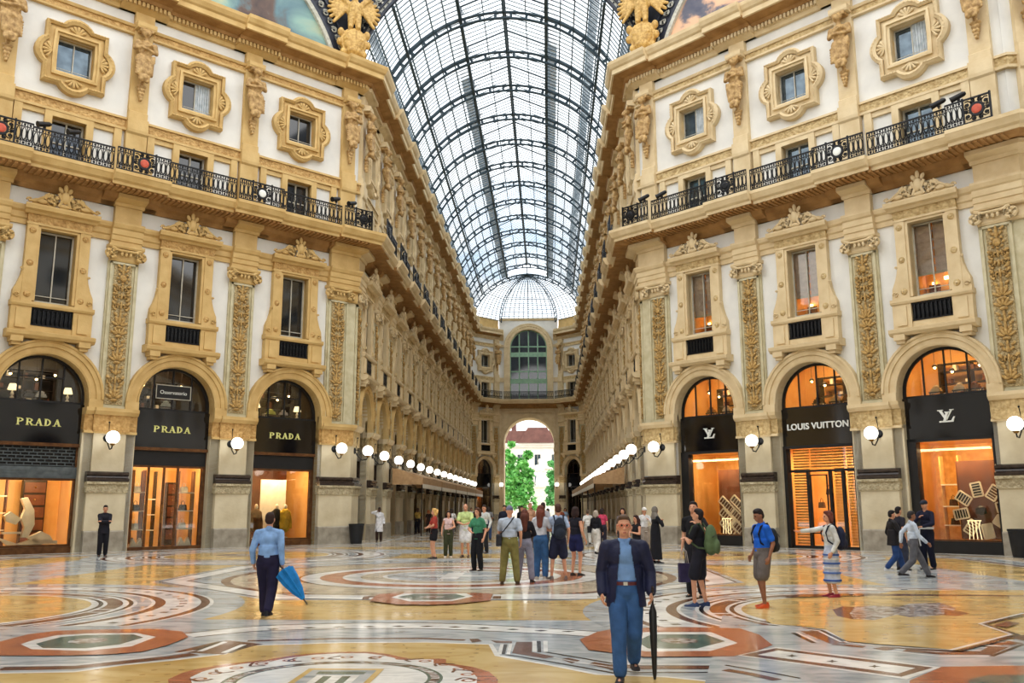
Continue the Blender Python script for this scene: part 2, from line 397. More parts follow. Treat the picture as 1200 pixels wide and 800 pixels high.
    for z, k in ((1.2, 0), (1.0, .5), (hem + (zb), 1)):
        zz = max(z + (zb if z > 1.05 else 0), .05); rings.append([(((.142 * B) + th + flare * k) * cos(2 * pi * i / n), (.106 * B + th + flare * k) * sin(2 * pi * i / n), zz) for i in range(n)])
    if hem < .8:
        ex = max(abs(J['ank', 1].y), abs(J['ank', -1].y)) * (.85 - hem)
        rings[-1] = [(x * 1.05, y + (ex * .7 if y > 0 else -ex * .7), z) for x, y, z in rings[-1]]
    b.loft(rings)
    for s in (1, -1):
        if sl <= 0: continue
        r0, r1 = .049 * B + th + .003, .043 + th
        if sl < 1: b.limb(J['sh', s], J['sh', s].lerp(J['el', s], sl + .1), r0, r0 * .98, 12)
        else: b.limb(J['sh', s], J['el', s], r0, r1, 12); b.limb(J['el', s], J['el', s].lerp(J['wr', s], .93), r1, .034 + th, 12)
    if tk in ('shirt', 'polo', 'jacket', 'suit', 'coat'): b.limb(tz((0, -.035, 1.45)), tz((0, .03, 1.475)), .045 + th * .4, .055 + th * .4)
    me = remesh(b, .011 if fine else .014, 2)
    if fine and tk == 'jacket':  # open front: cut the cloth where the shirt shows
        bm = bmesh.new(); bm.from_mesh(me)
        dl = [f for f in bm.faces if (lambda c: c.y < -.03 and abs(c.x - .012) < .055 + .05 * max(0, (1.42 + zb - c.z)) / .4 and c.z < 1.43 + zb or (c.y < -.015 and abs(c.x) < .05 and c.z > 1.4 + zb))(f.calc_center_median())]
        bmesh.ops.delete(bm, geom=dl, context='FACES'); bm.to_mesh(me); bm.free()
    nm_ = {'tee': 't_shirt', 'long': 'long_sleeved_top', 'tank': 'sleeveless_top', 'suit': 'suit_jacket', 'polo': 'polo_shirt'}.get(tk, tk)
    link(fin(me), nm_, root)
    if extra: extra(root, J, tz, hp, S, fin, B)
    # lower garment
    if bottom:
        bc, bk_ = bottom[0], bottom[1]; b = MB(cloth(bc))
        ln = {'trousers': 1.93, 'shorts': .84, 'short': .5, 'jeans': 1.93, 'capri': 1.5, 'skirt': 0}[bk_]
        b.ball((0, .004, hz + .01), (.15 * B + .02, .112 * B + .02, .13), 14, 10)
        b.loft([[((.146 * B + .014) * cos(2 * pi * i / 18), (.104 * B + .014) * sin(2 * pi * i / 18), z) for i in range(18)] for z in (hz - .02, 1.06 + zb)])
        if bk_ == 'skirt':
            L_ = bottom[2] if len(bottom) > 2 else .45
            b.loft([[((.15 * B + .02 + k) * cos(2 * pi * i / 18), (.12 * B + .02 + k) * sin(2 * pi * i / 18), z) for i in range(18)] for k, z in ((0, hz), (.02, L_))])
        else:
            for s in (1, -1):
                H, Kn, A = J['hip', s], J['knee', s], J['ank', s]; wd = .028 if bk_ in ('trousers', 'jeans') else .034
                if ln < 1: b.limb(H, H.lerp(Kn, ln), .09 * B + .012, .07 + wd + .012 * (ln < .9), 14)
                else: b.limb(H, Kn, .09 * B + .012, .06 + wd, 14); b.limb(Kn, Kn.lerp(A, ln - 1), .058 + wd, .046 + wd, 12)
        link(fin(remesh(b, .013, 2)), 'shorts' if bk_ in ('shorts', 'short') else 'skirt' if bk_ == 'skirt' else 'jeans' if bk_ == 'jeans' else 'trousers', root)
    for s in (1, -1):
        b = MB(cloth(shoes, .5)); A = J['ank', s]; tilt = .05 if lg[0 if s == 1 else 1][1] > .2 else 0
        pr_ = [(.034, .065, -.005, .0), (.036, .06, -.045, 0)]
        o = A + Vector((0, 0, -.085)); rr = []
        for y, w_, hh in ((.075, .022, .05), (.06, .036, .085), (0, .038, .1), (-.06, .042, .065), (-.12, .046, .05), (-.165, .038, .042), (-.185, .018, .03)):
            up_ = -tilt * (y) * 1.4
            rr.append([(o.x + w_ * sx + s * (-y) * .12, o.y + y, max(.002, o.z + z_ * hh + (.004 if z_ == 0 else 0) + up_ * 0)) for sx, z_ in ((-1, 0), (1, 0), (1, .55), (.55, 1), (-.55, 1), (-1, .55))])
        b.loft(rr); me = b.mesh('shoe', True); link(fin(me), 'shoe', root)
    # hair
    if hair:
        hc, hk = hair; b = MB(cloth(hc, .6))
        if hk in ('short', 'thin', 'grey'):
            hball(b, (0, .02, .135), (.08, .088, .09)); hball(b, (0, .045, .09), (.078, .062, .08)); hball(b, (0, -.035, .185), (.062, .05, .032))
            if not fine: hball(b, (0, -.0, .17), (.074, .09, .06))
        elif hk in ('long', 'bob', 'curly'):
            hball(b, (0, .02, .13), (.088, .1, .098)); hball(b, (0, .05, .05), (.095, .065, .12)); hball(b, (0, -.03, .185), (.07, .06, .035))
            for s in (-1, 1): b.limb(hp(s * .075, .0, .12), hp(s * .085, .02, -.02 if hk != 'bob' else .01), .03, .035)
            if hk == 'long': b.limb(hp(0, .07, .05), hp(0, .1, -.26), .1, .07, 12)
            if hk == 'curly':
                for i in range(14): a = i * .45; hball(b, (.1 * cos(a), .03 + .09 * sin(a) * (1 if sin(a) > 0 else .3), .1 + .05 * cos(i * 2.3)), (.042, .042, .042), 7, 5)
        elif hk == 'cap':
            hball(b, (0, .0, .14), (.084, .1, .085)); b.limb(hp(0, -.07, .15), hp(0, -.15, .13), .05, .035)
        elif hk == 'scarf':
            hball(b, (0, .02, .11), (.098, .11, .125)); hball(b, (0, .03, -.02), (.11, .1, .1)); b.ball(tz((0, .01, 1.42)), (.17, .12, .12))
        elif hk == 'ponytail':
            hball(b, (0, .02, .13), (.084, .096, .094)); b.limb(hp(0, .1, .14), hp(0, .15, -.08), .035, .022)
        me = remesh(b, .011, 2)
        link(fin(me), {'cap': 'cap', 'scarf': 'headscarf'}.get(hk, 'hair'), root)
    PERSONS.append((root, J, S)); return root, J, S
def wpt(P, p):
    """a point of a person's own frame, in the place"""
    root, J, S = P; v = Matrix.Rotation(root.rotation_euler.z, 3, 'Z') @ (Vector(p) * S); return root.location + v
def backpack(P, c, label, k=1.0, z=1.0):
    root, J, S = P; t = thing('backpack', label, 'backpack', wpt(P, (0, .13, 0)), root.rotation_euler.z, None)
    b = MB(cloth(c, .7)); b.ball((0, .1, 1.2 * z), (.15 * k, .1 * k, .24 * k), 14, 10); b.ball((0, .09, 1.1 * z), (.155 * k, .11 * k, .17 * k), 14, 10); b.ball((0, .19 * k, 1.07 * z), (.11 * k, .05, .12 * k), 12, 8)
    me = remesh(b, .016, 2); me.transform(Matrix.Scale(S, 4)); pk_ = link(me, 'pack_body', t)
    b = MB(cloth(tuple(x * .8 for x in c), .7))
    for s in (-1, 1): b.tube([(s * .1, .02, 1.34), (s * .115, -.07, 1.485), (s * .12, -.2, 1.43), (s * .125, -.26, 1.3), (s * .14, -.23, 1.14), (s * .15, -.1, 1.05), (s * .12, .04, 1.04)], .018, 6)
    me = b.mesh('strap', True); me.transform(Matrix.Scale(S, 4)); link(me, 'strap', t)
    b = MB('blackm'); b.tube([(-.13 * k, .17, 1.24), (0, .205, 1.29), (.13 * k, .17, 1.24)], .008, 5); me = b.mesh('zip', True); me.transform(Matrix.Scale(S, 4)); link(me, 'zip', pk_)
def shoulder_bag(P, c, label, s=1, hipz=.98, size=(.14, .06, .13)):
    root, J, S = P; t = thing('shoulder_bag', label, 'bag', root.location.copy(), root.rotation_euler.z)
    x = s * .24
    b = MB(cloth(c, .6)); b.loft([[(x + a * size[1] * k, .03 + q * size[0] * k, z) for a, q in ((-1, -1), (1, -1), (1, 1), (-1, 1))] for k, z in ((.9, hipz - size[2]), (1, hipz - size[2] * .8), (1, hipz + size[2] * .8), (.85, hipz + size[2]))]); me = b.mesh('bag_body'); me.transform(Matrix.Scale(S, 4)); link(me, 'bag_body', t)
    b = MB(cloth(c, .6)); b.tube([(x, -.07, hipz + .1), (x * .5, -.15, 1.2), (-s * .09, -.1, 1.46), (-s * .1, .03, 1.5), (-s * .04, .12, 1.4), (x * .5, .15, 1.2), (x, .11, hipz + .1)], .014, 5); me = b.mesh('strap', True); me.transform(Matrix.Scale(S, 4)); link(me, 'strap', t)
# -- the man walking towards the camera
def front_extra(root, J, tz, hp, S, fin, B):
    b = MB(cloth((120, 158, 208), .8)); b.ball(tz((0, 0, 1.31)), (.155 * B + .014, .1 * B + .016, .15), 14, 10); b.ball(tz((0, 0, 1.1)), (.146 * B + .012, .104 * B + .012, .22), 14, 10); b.limb(tz((0, .01, 1.4)), tz((0, .0, 1.46)), .068, .062)
    b.limb(tz((-.15, 0, 1.4)), tz((.15, 0, 1.4)), .055, .055)
    for s in (-1, 1): b.limb(tz((s * .02, -.075, 1.44)), tz((s * .06, -.03, 1.485)), .012, .016)
    link(fin(remesh(b, .011, 2)), 'shirt', root)
    b = MB(cloth((92, 46, 46), .4)); n = 24
    b.loft([[((.146 * B + r) * cos(2 * pi * i / n), (.104 * B + r) * sin(2 * pi * i / n), z + zo) for i in range(n)] for r, z in ((.012, .0), (.022, .002), (.022, .036), (.012, .038)) for zo in (J['hip', 1].z + .075,)])
    belt = link(fin(b.mesh('belt')), 'belt', root)
    b = MB('lgrey'); zc = J['hip', 1].z + .094; b.box(-.022, .022, -.104 * B - .03, -.104 * B - .02, zc - .018, zc + .018); link(fin(b.mesh('buckle')), 'belt_buckle', belt)
    b = MB('redcrest')
    for s in (-1, 1):
        b.tube([hp(s * (.03 + .024 * cos(t)), -.098, .1 + .02 * sin(t)) for t in [2 * pi * i / 12 for i in range(13)]], .003, 4, False); b.tube([hp(s * .052, -.095, .105), hp(s * .078, .0, .1)], .003, 4)
    b.tube([hp(-.008, -.1, .104), hp(.008, -.1, .104)], .003, 4); link(fin(b.mesh('glasses')), 'glasses', root)
P1 = person('man in open navy jacket and blue jeans walking towards the camera, umbrella in hand', (2.95, -30.32), -.06, 1.71, arms=('carry', 'relaxed'), legs='walk2', hair=((96, 74, 58), 'short'), top=((34, 38, 66), 'jacket'), bottom=((56, 92, 142), 'jeans'), shoes=(54, 50, 52), fine=True, build=1.13, head=(.05, 0), extra=front_extra)
t = thing('umbrella', 'long black furled umbrella hanging from the hand of the man in the navy jacket', 'umbrella', wpt(P1, P1[1]['wr', 1] + Vector((.01, -.03, -.06))), 0)
b = MB('blackm'); b.lathe([(.004, -.82), (.006, -.74), (.02, -.66), (.034, -.3), (.036, -.12), (.014, -.05)], 10); me = b.mesh('furled_canopy', True); link(me, 'furled_canopy', t)
b = MB('darkbrown'); b.tube([(0, 0, -.08), (0, 0, .06), (0, -.03, .11), (0, -.07, .1), (0, -.085, .06)], .011, 6); me = b.mesh('handle', True); link(me, 'handle', t)
# -- man in blue shirt seen from behind
P2 = person('man in light blue shirt and navy trousers walking away with a blue umbrella', (-1.87, -25.83), pi + .12, 1.72, arms=('relaxed', 'down'), legs='walk', hair=((52, 34, 28), 'short'), top=((140, 178, 226), 'shirt'), bottom=((38, 34, 60), 'trousers'), shoes=(24, 24, 30), fine=True, build=1.1)
hw_ = wpt(P2, P2[1]['wr', -1] + Vector((0, 0, -.07)))
t = thing('umbrella', 'bright blue half-open folding umbrella held low by the man in the light blue shirt', 'umbrella', hw_, 0)
b = MB(cloth((30, 128, 196), .6)); ax = Vector((.42, -.1, -.5)).normalized(); u = ax.cross(Vector((0, 1, 0))).normalized(); v = ax.cross(u); rr = []
for k, (d, r) in enumerate(((.03, .04), (.06, .11), (.22, .1), (.42, .065), (.56, .02))): rr.append([ax * d + (u * cos(a) + v * sin(a)) * r * (1 + (.28 if i % 2 else -.15)) for i, a in enumerate([2 * pi * i / 16 for i in range(16)])])
b.loft(rr); b.build('canopy', t)
b = MB('blackm'); b.tube([ax * -.06, ax * .05], .014); b.tube([ax * .5, ax * .66], .01); b.build('shaft', t)
# -- the others
person('man in a dark suit with folded arms standing before the left pier', (-12.36, -9.75), .55, 1.86, arms=('crossed', 'crossed'), hair=((40, 36, 34), 'short'), top=((34, 34, 44), 'suit'), bottom=((26, 26, 34), 'trousers'), shoes=(30, 28, 30))
person('person in a knee-length white coat standing by the left arcade piers', (-5.7, 3.2), .2, 1.76, 'skin3', arms=('relaxed', 'ear'), hair=((60, 44, 38), 'short'), top=((240, 240, 244), 'coat'), bottom=((60, 44, 38), 'trousers'), shoes=(50, 36, 30), fem=True)
person('curly blonde woman in red top and black shorts at the left of the crowd', (-1.3, -11.08), -1.2, 1.72, arms=('front', 'front'), hair=((222, 176, 104), 'curly'), top=((176, 66, 54), 'tee'), bottom=((28, 26, 30), 'short'), shoes=(40, 34, 34), fem=True)
person('dark-haired woman in a pale pink top and olive trousers beside the blonde woman', (-.95, -10.3), .1, 1.63, arms=('front', 'relaxed'), hair=((50, 34, 28), 'long'), top=((232, 200, 196), 'tank'), bottom=((62, 66, 44), 'trousers'), shoes=(220, 216, 210), fem=True)
person('balding man in a pale yellow-green shirt and white shorts', (-.42, -10.15), -.1, 1.88, arms=('front', 'front'), hair=None, top=((206, 226, 150), 'polo', 1), bottom=((232, 232, 232), 'shorts'), shoes=(70, 60, 56), build=1.15)
person('tall person in a loose white shirt behind the man in white shorts', (.0, -7.6), -.5, 1.84, arms=('relaxed', 'front'), hair=((54, 42, 38), 'short'), top=((214, 218, 216), 'long'), bottom=((40, 42, 46), 'trousers'))
PG = person('woman in a green top and black trousers behind the man with the cap', (.45, -16.25), -.5, 1.74, arms=('relaxed', 'front'), hair=((80, 50, 32), 'bob'), top=((70, 140, 104), 'tee'), bottom=((26, 26, 30), 'trousers'), shoes=(36, 32, 34), fem=True)
PC = person('man in a grey cap, pale blue short-sleeved shirt and olive trousers seen from behind', (1.42, -20.2), pi, 1.79, arms=('front', 'relaxed'), legs='apart', hair=((120, 124, 150), 'cap'), top=((188, 200, 216), 'tee', 1), bottom=((128, 122, 70), 'trousers'), shoes=(64, 54, 36), build=1.15)
shoulder_bag(PC, (40, 40, 44), 'dark crossbody bag of the man in the grey cap', 1)
person('long brown-haired woman in a black top and grey trousers seen from behind', (1.72, -19.7), pi - .1, 1.70, arms=('front', 'front'), legs='apart', hair=((96, 52, 40), 'long'), top=((30, 28, 36), 'long'), bottom=((142, 142, 160), 'trousers'), shoes=(34, 34, 40), fem=True)
person('long-haired woman in a pale grey t-shirt and blue jeans beside the woman in black', (2.05, -18.9), pi - .2, 1.80, arms=('phone', 'phone'), hair=((116, 62, 48), 'long'), top=((206, 208, 216), 'tee'), bottom=((58, 98, 146), 'jeans'), shoes=(170, 160, 150), fem=True)
person('man in a dark suit and white shirt facing the crowd, left of a pair', (.35, -.6), .1, 1.84, arms=('front', 'down'), hair=((44, 36, 34), 'short'), top=((36, 38, 54), 'suit'), bottom=((34, 36, 50), 'trousers'))
person('man in a black suit facing the crowd, right of a pair', (1.1, -.5), -.2, 1.80, arms=('relaxed', 'down'), hair=((40, 34, 32), 'short'), top=((26, 26, 32), 'suit'), bottom=((28, 28, 34), 'trousers'))
person('bare-headed person in a tan top behind the long-haired women', (1.5, -3.2), .4, 1.93, hair=((186, 140, 110), 'short'), top=((196, 150, 122), 'tee'), bottom=((90, 80, 76), 'trousers'))
person('tall dark-haired person in grey behind the woman in jeans', (2.05, -9.0), pi, 1.92, hair=((50, 34, 34), 'short'), top=((168, 168, 176), 'tee'), bottom=((60, 60, 70), 'trousers'), arms=('phone', 'down'))
PB = person('man in a pale blue shirt and navy shorts with a dark backpack seen from behind', (2.44, -18.88), pi + .15, 1.83, arms=('front', 'relaxed'), legs='apart', hair=((80, 52, 40), 'short'), top=((176, 194, 222), 'tee', 1), bottom=((38, 42, 66), 'shorts'), shoes=(120, 110, 104))
backpack(PB, (38, 46, 60), 'dark slate backpack of the man in the pale blue shirt')
person('woman in a black sleeveless top and navy shorts beside the man with the slate backpack', (2.85, -17.9), pi - .6, 1.76, 'skin', arms=('phone', 'relaxed'), hair=((50, 34, 32), 'bob'), top=((30, 30, 40), 'tank'), bottom=((36, 40, 84), 'short'), shoes=(50, 46, 46), fem=True)
PW = person('woman in a black jacket and white trousers walking away into the arcade', (3.8, -8.65), pi - .4, 1.66, arms=('swingf', 'relaxed'), legs='walk', hair=((190, 176, 160), 'bob'), top=((30, 30, 36), 'long'), bottom=((226, 222, 214), 'trousers'), shoes=(40, 38, 40), fem=True)
shoulder_bag(PW, (30, 28, 32), 'black bag of the woman in white trousers', 1)
person('person in a bright pink top beyond the woman in white trousers', (4.25, -4.6), pi, 1.70, arms=('relaxed', 'down'), hair=((50, 36, 34), 'bob'), top=((206, 70, 100), 'tee'), bottom=((50, 46, 60), 'trousers'), fem=True)
person('person in white walking far down the right side of the arcade', (3.85, -1.2), pi, 1.66, legs='walk', hair=((90, 74, 60), 'short'), top=((226, 226, 222), 'tee'), bottom=((200, 198, 190), 'trousers'))
person('woman in a long black dress and grey headscarf beside the right arcade pier', (5.24, -13.2), pi / 2 + .4, 1.76, arms=('chest', 'chest'), hair=((126, 118, 108), 'scarf'), top=((26, 26, 32), 'dress'), bottom=None, shoes=(30, 30, 34), fem=True)
person('dark-haired woman in black half hidden behind the man in the navy jacket', (4.45, -15.9), -.9, 1.52, arms=('phone', 'front'), hair=((58, 34, 32), 'long'), top=((30, 28, 32), 'tank'), bottom=((40, 40, 50), 'trousers'), fem=True)
person('person in white with a white cap behind the woman in the headscarf', (5.3, -9.7), .4, 1.74, arms=('chest', 'down'), hair=((236, 234, 228), 'cap'), top=((232, 232, 232), 'long'), bottom=((150, 140, 130), 'trousers'))
person('dark-haired person in grey beside the one with the white cap', (4.6, -9.9), -.3, 1.72, arms=('relaxed', 'down'), hair=((50, 36, 34), 'bob'), top=((120, 116, 120), 'tee'), bottom=((50, 50, 60), 'trousers'))
PK = person('young man in black t-shirt and shorts wearing a green backpack, looking at his phone', (4.64, -24.27), pi / 2 * -1 - .35, 1.72, arms=('phone', 'phone'), legs='contra', hair=((34, 26, 26), 'short'), top=((26, 26, 32), 'tee', 1), bottom=((34, 34, 44), 'shorts'), shoes=(44, 60, 96), head=(0, -.2))
PK[0].rotation_euler.z = -pi / 2 - .45 + 0
backpack(PK, (92, 112, 76), 'green backpack on the back of the young man in black', 1.12)
PL = person('man in black standing behind the young man with the green backpack, holding a carrier bag', (4.82, -22.7), -.4, 1.86, arms=('strap', 'down'), hair=((34, 26, 26), 'short'), top=((28, 28, 32), 'tee', 1), bottom=((36, 36, 42), 'trousers'), head=(0, -.3))
t = thing('shopping_bag', 'dark purple paper carrier bag hanging beside the young man in black', 'bag', (4.58, -23.0, .28), .2)
b = MB(cloth((50, 44, 78), .5)); b.loft([[(x * .1, y * .05, z) for x, y in ((-1, -1), (1, -1), (1, 1), (-1, 1))] for z in (0, .32)]); b.build('bag_body', t)
b = MB(cloth((190, 180, 170))); [b.tube([(-.06, y, .32), (-.04, y * .5, .52), (0, 0, .58), (.04, y * .5, .52), (.06, y, .32)], .006, 4) for y in (-.05, .05)]; b.build('handle', t)
PP = person('man in a bright blue polo shirt and grey cargo shorts looking up to the left', (5.62, -24.37), -pi / 2 + .3, 1.72, 'skin2', arms=('down', 'relaxed'), legs='contra', hair=((40, 32, 32), 'short'), top=((32, 104, 220), 'polo'), bottom=((112, 104, 100), 'shorts'), shoes=(210, 84, 40), head=(0, .25), build=1.15)
backpack(PP, (34, 38, 42), 'small black backpack of the man in the blue polo shirt', .85)
def stripes(root, J, tz, hp, S, fin, B):
    for i, z in enumerate((.84, .76, .67, .58, .48, .33)):
        b = MB(cloth(((72, 104, 176), (232, 230, 230), (72, 104, 176), (232, 230, 230), (86, 118, 190), (60, 92, 170))[i])); r = .035 + .004 * i; n = 20
        b.loft([[((.15 * B + r) * cos(2 * pi * k / n), (.125 * B + r) * sin(2 * pi * k / n), zz) for k in range(n)] for zz in (z, z + .035)]); link(fin(b.mesh('skirt_stripe')), 'skirt_stripe', root)
PS = person('woman in a white striped top and blue-white striped skirt pointing to the left', (7.19, -22.74), -pi / 2 + .1, 1.67, 'skin', arms=('relaxed', 'out'), hair=((112, 58, 44), 'bob'), top=((222, 224, 220), 'long'), bottom=((196, 206, 226), 'skirt', .29), shoes=(156, 44, 62), fem=True, extra=stripes)
backpack(PS, (34, 40, 66), 'navy backpack of the woman in the striped skirt', .95)
person('man in a black jacket and blue jeans walking beside the man in the pale shirt', (10.5, -16.78), -pi / 2 + pi, 1.68, legs='walk', arms=('relaxed', 'front'), hair=((34, 28, 28), 'short'), top=((32, 30, 34), 'jacket'), bottom=((44, 70, 120), 'jeans'), shoes=(200, 200, 200))
person('man in a pale blue shirt and grey trousers striding to the right', (10.35, -18.34), pi / 2, 1.7, 'skin2', legs='stride', arms=('swingb', 'swingf'), hair=((48, 44, 44), 'short'), top=((204, 216, 232), 'shirt'), bottom=((98, 98, 104), 'trousers'), shoes=(36, 34, 36))
person('person in dark clothes between the pale-shirted man and the officer', (11.0, -15.9), pi / 2 + .4, 1.74, hair=((34, 28, 28), 'short'), top=((40, 40, 50), 'tee'), bottom=((60, 64, 80), 'trousers'), arms=('front', 'down'))
def belt_(root, J, tz, hp, S, fin, B):
    b = MB(cloth((230, 232, 232), .5)); n = 24; z0 = J['hip', 1].z + .08
    b.loft([[((.146 * B + r) * cos(2 * pi * i / n), (.104 * B + r) * sin(2 * pi * i / n), z0 + z) for i in range(n)] for r, z in ((.03, 0), (.04, .003), (.04, .05), (.03, .053))]); b.tube([(-.1, -.16, z0), (-.12, -.17, z0 - .25), (-.1, -.16, z0 - .42)], .018, 6)
    link(fin(b.mesh('white_belt')), 'white_belt', root)
person('uniformed officer in dark navy with a white belt standing by the right shop window', (11.75, -15.7), -.9, 1.93, arms=('front', 'chest'), hair=((40, 44, 60), 'cap'), top=((30, 32, 54), 'long'), bottom=((24, 26, 44), 'trousers'), shoes=(28, 28, 30), extra=belt_)
person('person in a yellow shirt by the left arcade piers under the awning', (-5.6, 15.0), -.3, 1.70, 'skin3', hair=((40, 30, 28), 'short'), top=((214, 182, 96), 'tee'), bottom=((30, 30, 38), 'trousers'))
person('orange-haired person beside the one in the yellow shirt', (-5.3, 17.6), .4, 1.55, hair=((222, 110, 50), 'bob'), top=((60, 50, 50), 'tee'), bottom=((60, 44, 40), 'trousers'), fem=True)
rnd = random.Random(21); cols = [('white', (226, 226, 226)), ('black', (30, 30, 34)), ('grey', (128, 130, 136)), ('beige', (196, 178, 150)), ('navy', (40, 46, 80)), ('green', (84, 120, 96)), ('rust', (160, 86, 60)), ('pale blue', (160, 186, 214))]
spots_ = [(-2.6, 6, 'left of the crowd, level with the white coat'), (-1.6, 9, 'far left of the gathering under the arch'), (-.7, 5, 'just behind the pair in suits on the left'), (2.2, 4, 'just behind the pair in suits on the right'), (1.3, 10, 'in the middle of the arcade'), (-.2, 14, 'further down the middle of the arcade'), (2.9, 12, 'right of the middle of the arcade'), (3.3, 20, 'near the right awning'), (-2.9, 21, 'near the left awning'), (.6, 24, 'deep in the arcade, middle'), (1.9, 30, 'deep in the arcade, right'), (-1.2, 33, 'deep in the arcade, left')]
for i, (x, y, tx_) in enumerate(spots_):
    cn, cc = cols[i % 8]; person('distant person in a %s top %s' % (cn, tx_), (x, y), rnd.choice((0, pi, .6, -2)), 1.66 + .14 * rnd.random(), legs=rnd.choice(('stand', 'walk', 'contra')), arms=('relaxed', 'front'), hair=((50, 40, 36), rnd.choice(('short', 'bob'))), top=(cc, 'tee', 1), bottom=(rnd.choice(((40, 42, 54), (90, 86, 84), (52, 72, 110))), 'trousers'), fem=bool(i % 2))
# ------------------------------------------------------------------ wall frames: s runs along a wall, d stands out from it
class Fr:
    def __init__(self, k, side=1): self.k = k; self.side = side
    @property
    def rz(self):
        return {'O': -self.side * pi / 4, 'A': -self.side * pi / 2, 'E': 0, 'C': -self.side * pi / 4}[self.k]
    @property
    def sg(self):  # s -> local x
        return {'O': self.side, 'A': -self.side, 'E': 1, 'C': self.side}[self.k]
    def loc(self, s, d=0, z=0):
        q = self.side
        if self.k == 'O': return (q * (7.25 + (s - d) * K), -(s + d) * K, z)
        if self.k == 'A': return (q * (6.5 - d), s, z)
        if self.k == 'E': return (s, 65.5 - d, z)
        # chamfer: s measured from its middle towards the arm
        return (q * (4.975 + (s - d) * K), 63.975 - (s + d) * K, z)
OL, OR, AL, AR, EC, CL, CR = Fr('O', -1), Fr('O', 1), Fr('A', -1), Fr('A', 1), Fr('E'), Fr('C', -1), Fr('C', 1)
SIDE = {-1: 'left', 1: 'right'}
ZT = 21.6
OB = [2.12, 7.0, 11.8]                       # octagon bay centres
OP = [4.56, 9.42]                            # octagon pilasters between bays
AB = [3.51 + 4.32 * k for k in range(14)]    # arm bays
AP = [5.67 + 4.32 * k for k in range(13)]    # arm pilasters

def arc(c, z0, r, n=20, a0=pi, a1=0): return [(c + r * cos(a0 + (a1 - a0) * i / n), z0 + r * sin(a0 + (a1 - a0) * i / n)) for i in range(n + 1)]

def wall_bay(mb, xa, xb, c, hw, apex, mh=.62, qh=.66):
    Y = .2; sp = apex - hw; A = 7.55
    R = lambda x0, x1, z0, z1: mb.quad((x0, Y, z0), (x1, Y, z0), (x1, Y, z1), (x0, Y, z1))
    mb.m(0)
    R(xa, c - hw, 0, A); R(c + hw, xb, 0, A)
    pts = arc(c, sp, hw)
    for (x0, z0), (x1, z1) in zip(pts, pts[1:]): mb.quad((x0, Y, z0), (x1, Y, z1), (x1, Y, A), (x0, Y, A))
    zs = [(A, 8.85, 0), (8.85, 11.55, mh), (11.55, 14.0, 0), (14.0, 15.95, .6), (15.95, 17.72, 0), (17.72, 19.13, qh), (19.13, ZT, 0)]
    for z0, z1, h in zs:
        if not h: R(xa, xb, z0, z1)
        else:
            R(xa, c - h, z0, z1); R(c + h, xb, z0, z1)
            mb.m(1)
            for x in (c - h, c + h): mb.quad((x, Y, z0), (x, Y + .4, z0), (x, Y + .4, z1), (x, Y, z1))
            for z in (z0, z1): mb.quad((c - h, Y, z), (c + h, Y, z), (c + h, Y + .4, z), (c - h, Y + .4, z))
            mb.m(0)
    mb.m(1)
    path = [(c - hw, 0)] + pts + [(c + hw, 0)]
    for (x0, z0), (x1, z1) in zip(path, path[1:]): mb.quad((x0, Y, z0), (x1, Y, z1), (x1, Y + .5, z1), (x0, Y + .5, z0))

def spiral(cx, cz, r0, turns, sgn=1, n=18, y=0, a0=0, dy=0):
    return [(cx + sgn * r0 * (1 - .88 * i / n) * cos(a0 + 2 * pi * turns * i / n), y + dy * i / n, cz + r0 * (1 - .88 * i / n) * sin(a0 + 2 * pi * turns * i / n)) for i in range(n + 1)]

# ---- shared meshes
def volute_bm(mb, w=.56, z=11.08, y=-.14):
    for sg in (-1, 1):
        mb.tube(spiral(sg * w, z, .24, 1.8, sg, 22, y, pi / 2), [.06] * 11 + [.045] * 12, 6)
        mb.ball((sg * w, y - .02, z), .06); mb.ball((sg * w, y + .06, z), (.22, .06, .22), 12, 8)
        mb.tube([(sg * w, y, z + .2), (sg * w * .5, y, z + .14), (0, y - .02, z + .13)], .05, 6)
    for i in range(3):
        x = (i - 1) * .16
        mb.ball((x, y + .02, z + .02), (.06, .05, .1))
def ornament_mesh():
    rnd = random.Random(3); mb = MB('carve'); y = .05
    z = 5.45
    while z < 10.5:
        h = .28 + .16 * rnd.random(); t = rnd.randrange(4)
        if t == 0:
            for sg in (-1, 1):
                mb.tube(spiral(sg * .17, z + h * .4, .15, 1.4, sg, 12, y - .02, -pi / 2), [.05] * 7 + [.035] * 6, 5)
                mb.ball((sg * .28, y - .01, z + h * .75), (.07, .04, .06), 6, 4)
                mb.ball((sg * .13, y - .05, z + h * .4), .035, 6, 4)
            mb.ball((0, y - .02, z + h * .45), (.05, .05, h * .42), 6, 5)
        elif t == 1:
            for i in range(5):
                a = (i - 2) * .55
                mb.ball((.2 * sin(a), y - .02, z + .12 + .2 * cos(a)), (.06, .05, .15), 6, 4, Matrix.Rotation(a, 3, 'Y'))
            mb.ball((0, y - .03, z + .07), (.14, .06, .06), 8, 4)
        elif t == 2:
            mb.ball((0, y - .05, z + h * .5), (.13, .08, .15), 8, 6)
            for i in range(8):
                a = i * pi / 4
                mb.ball((.2 * cos(a), y - .02, z + h * .5 + .2 * sin(a)), (.055, .04, .055), 6, 4)
        else:
            for sg in (-1, 1):
                for q in range(2):
                    mb.ball((sg * (.12 + .06 * q), y - .02, z + .1 + .16 * q), (.1, .05, .055), 6, 4, Matrix.Rotation(-sg * .7, 3, 'Y'))
            mb.tube([(0, y, z), (0, y - .03, z + h)], [.06, .035], 6)
        z += h
    return mb.mesh('ornament', True)
ORN = ornament_mesh()

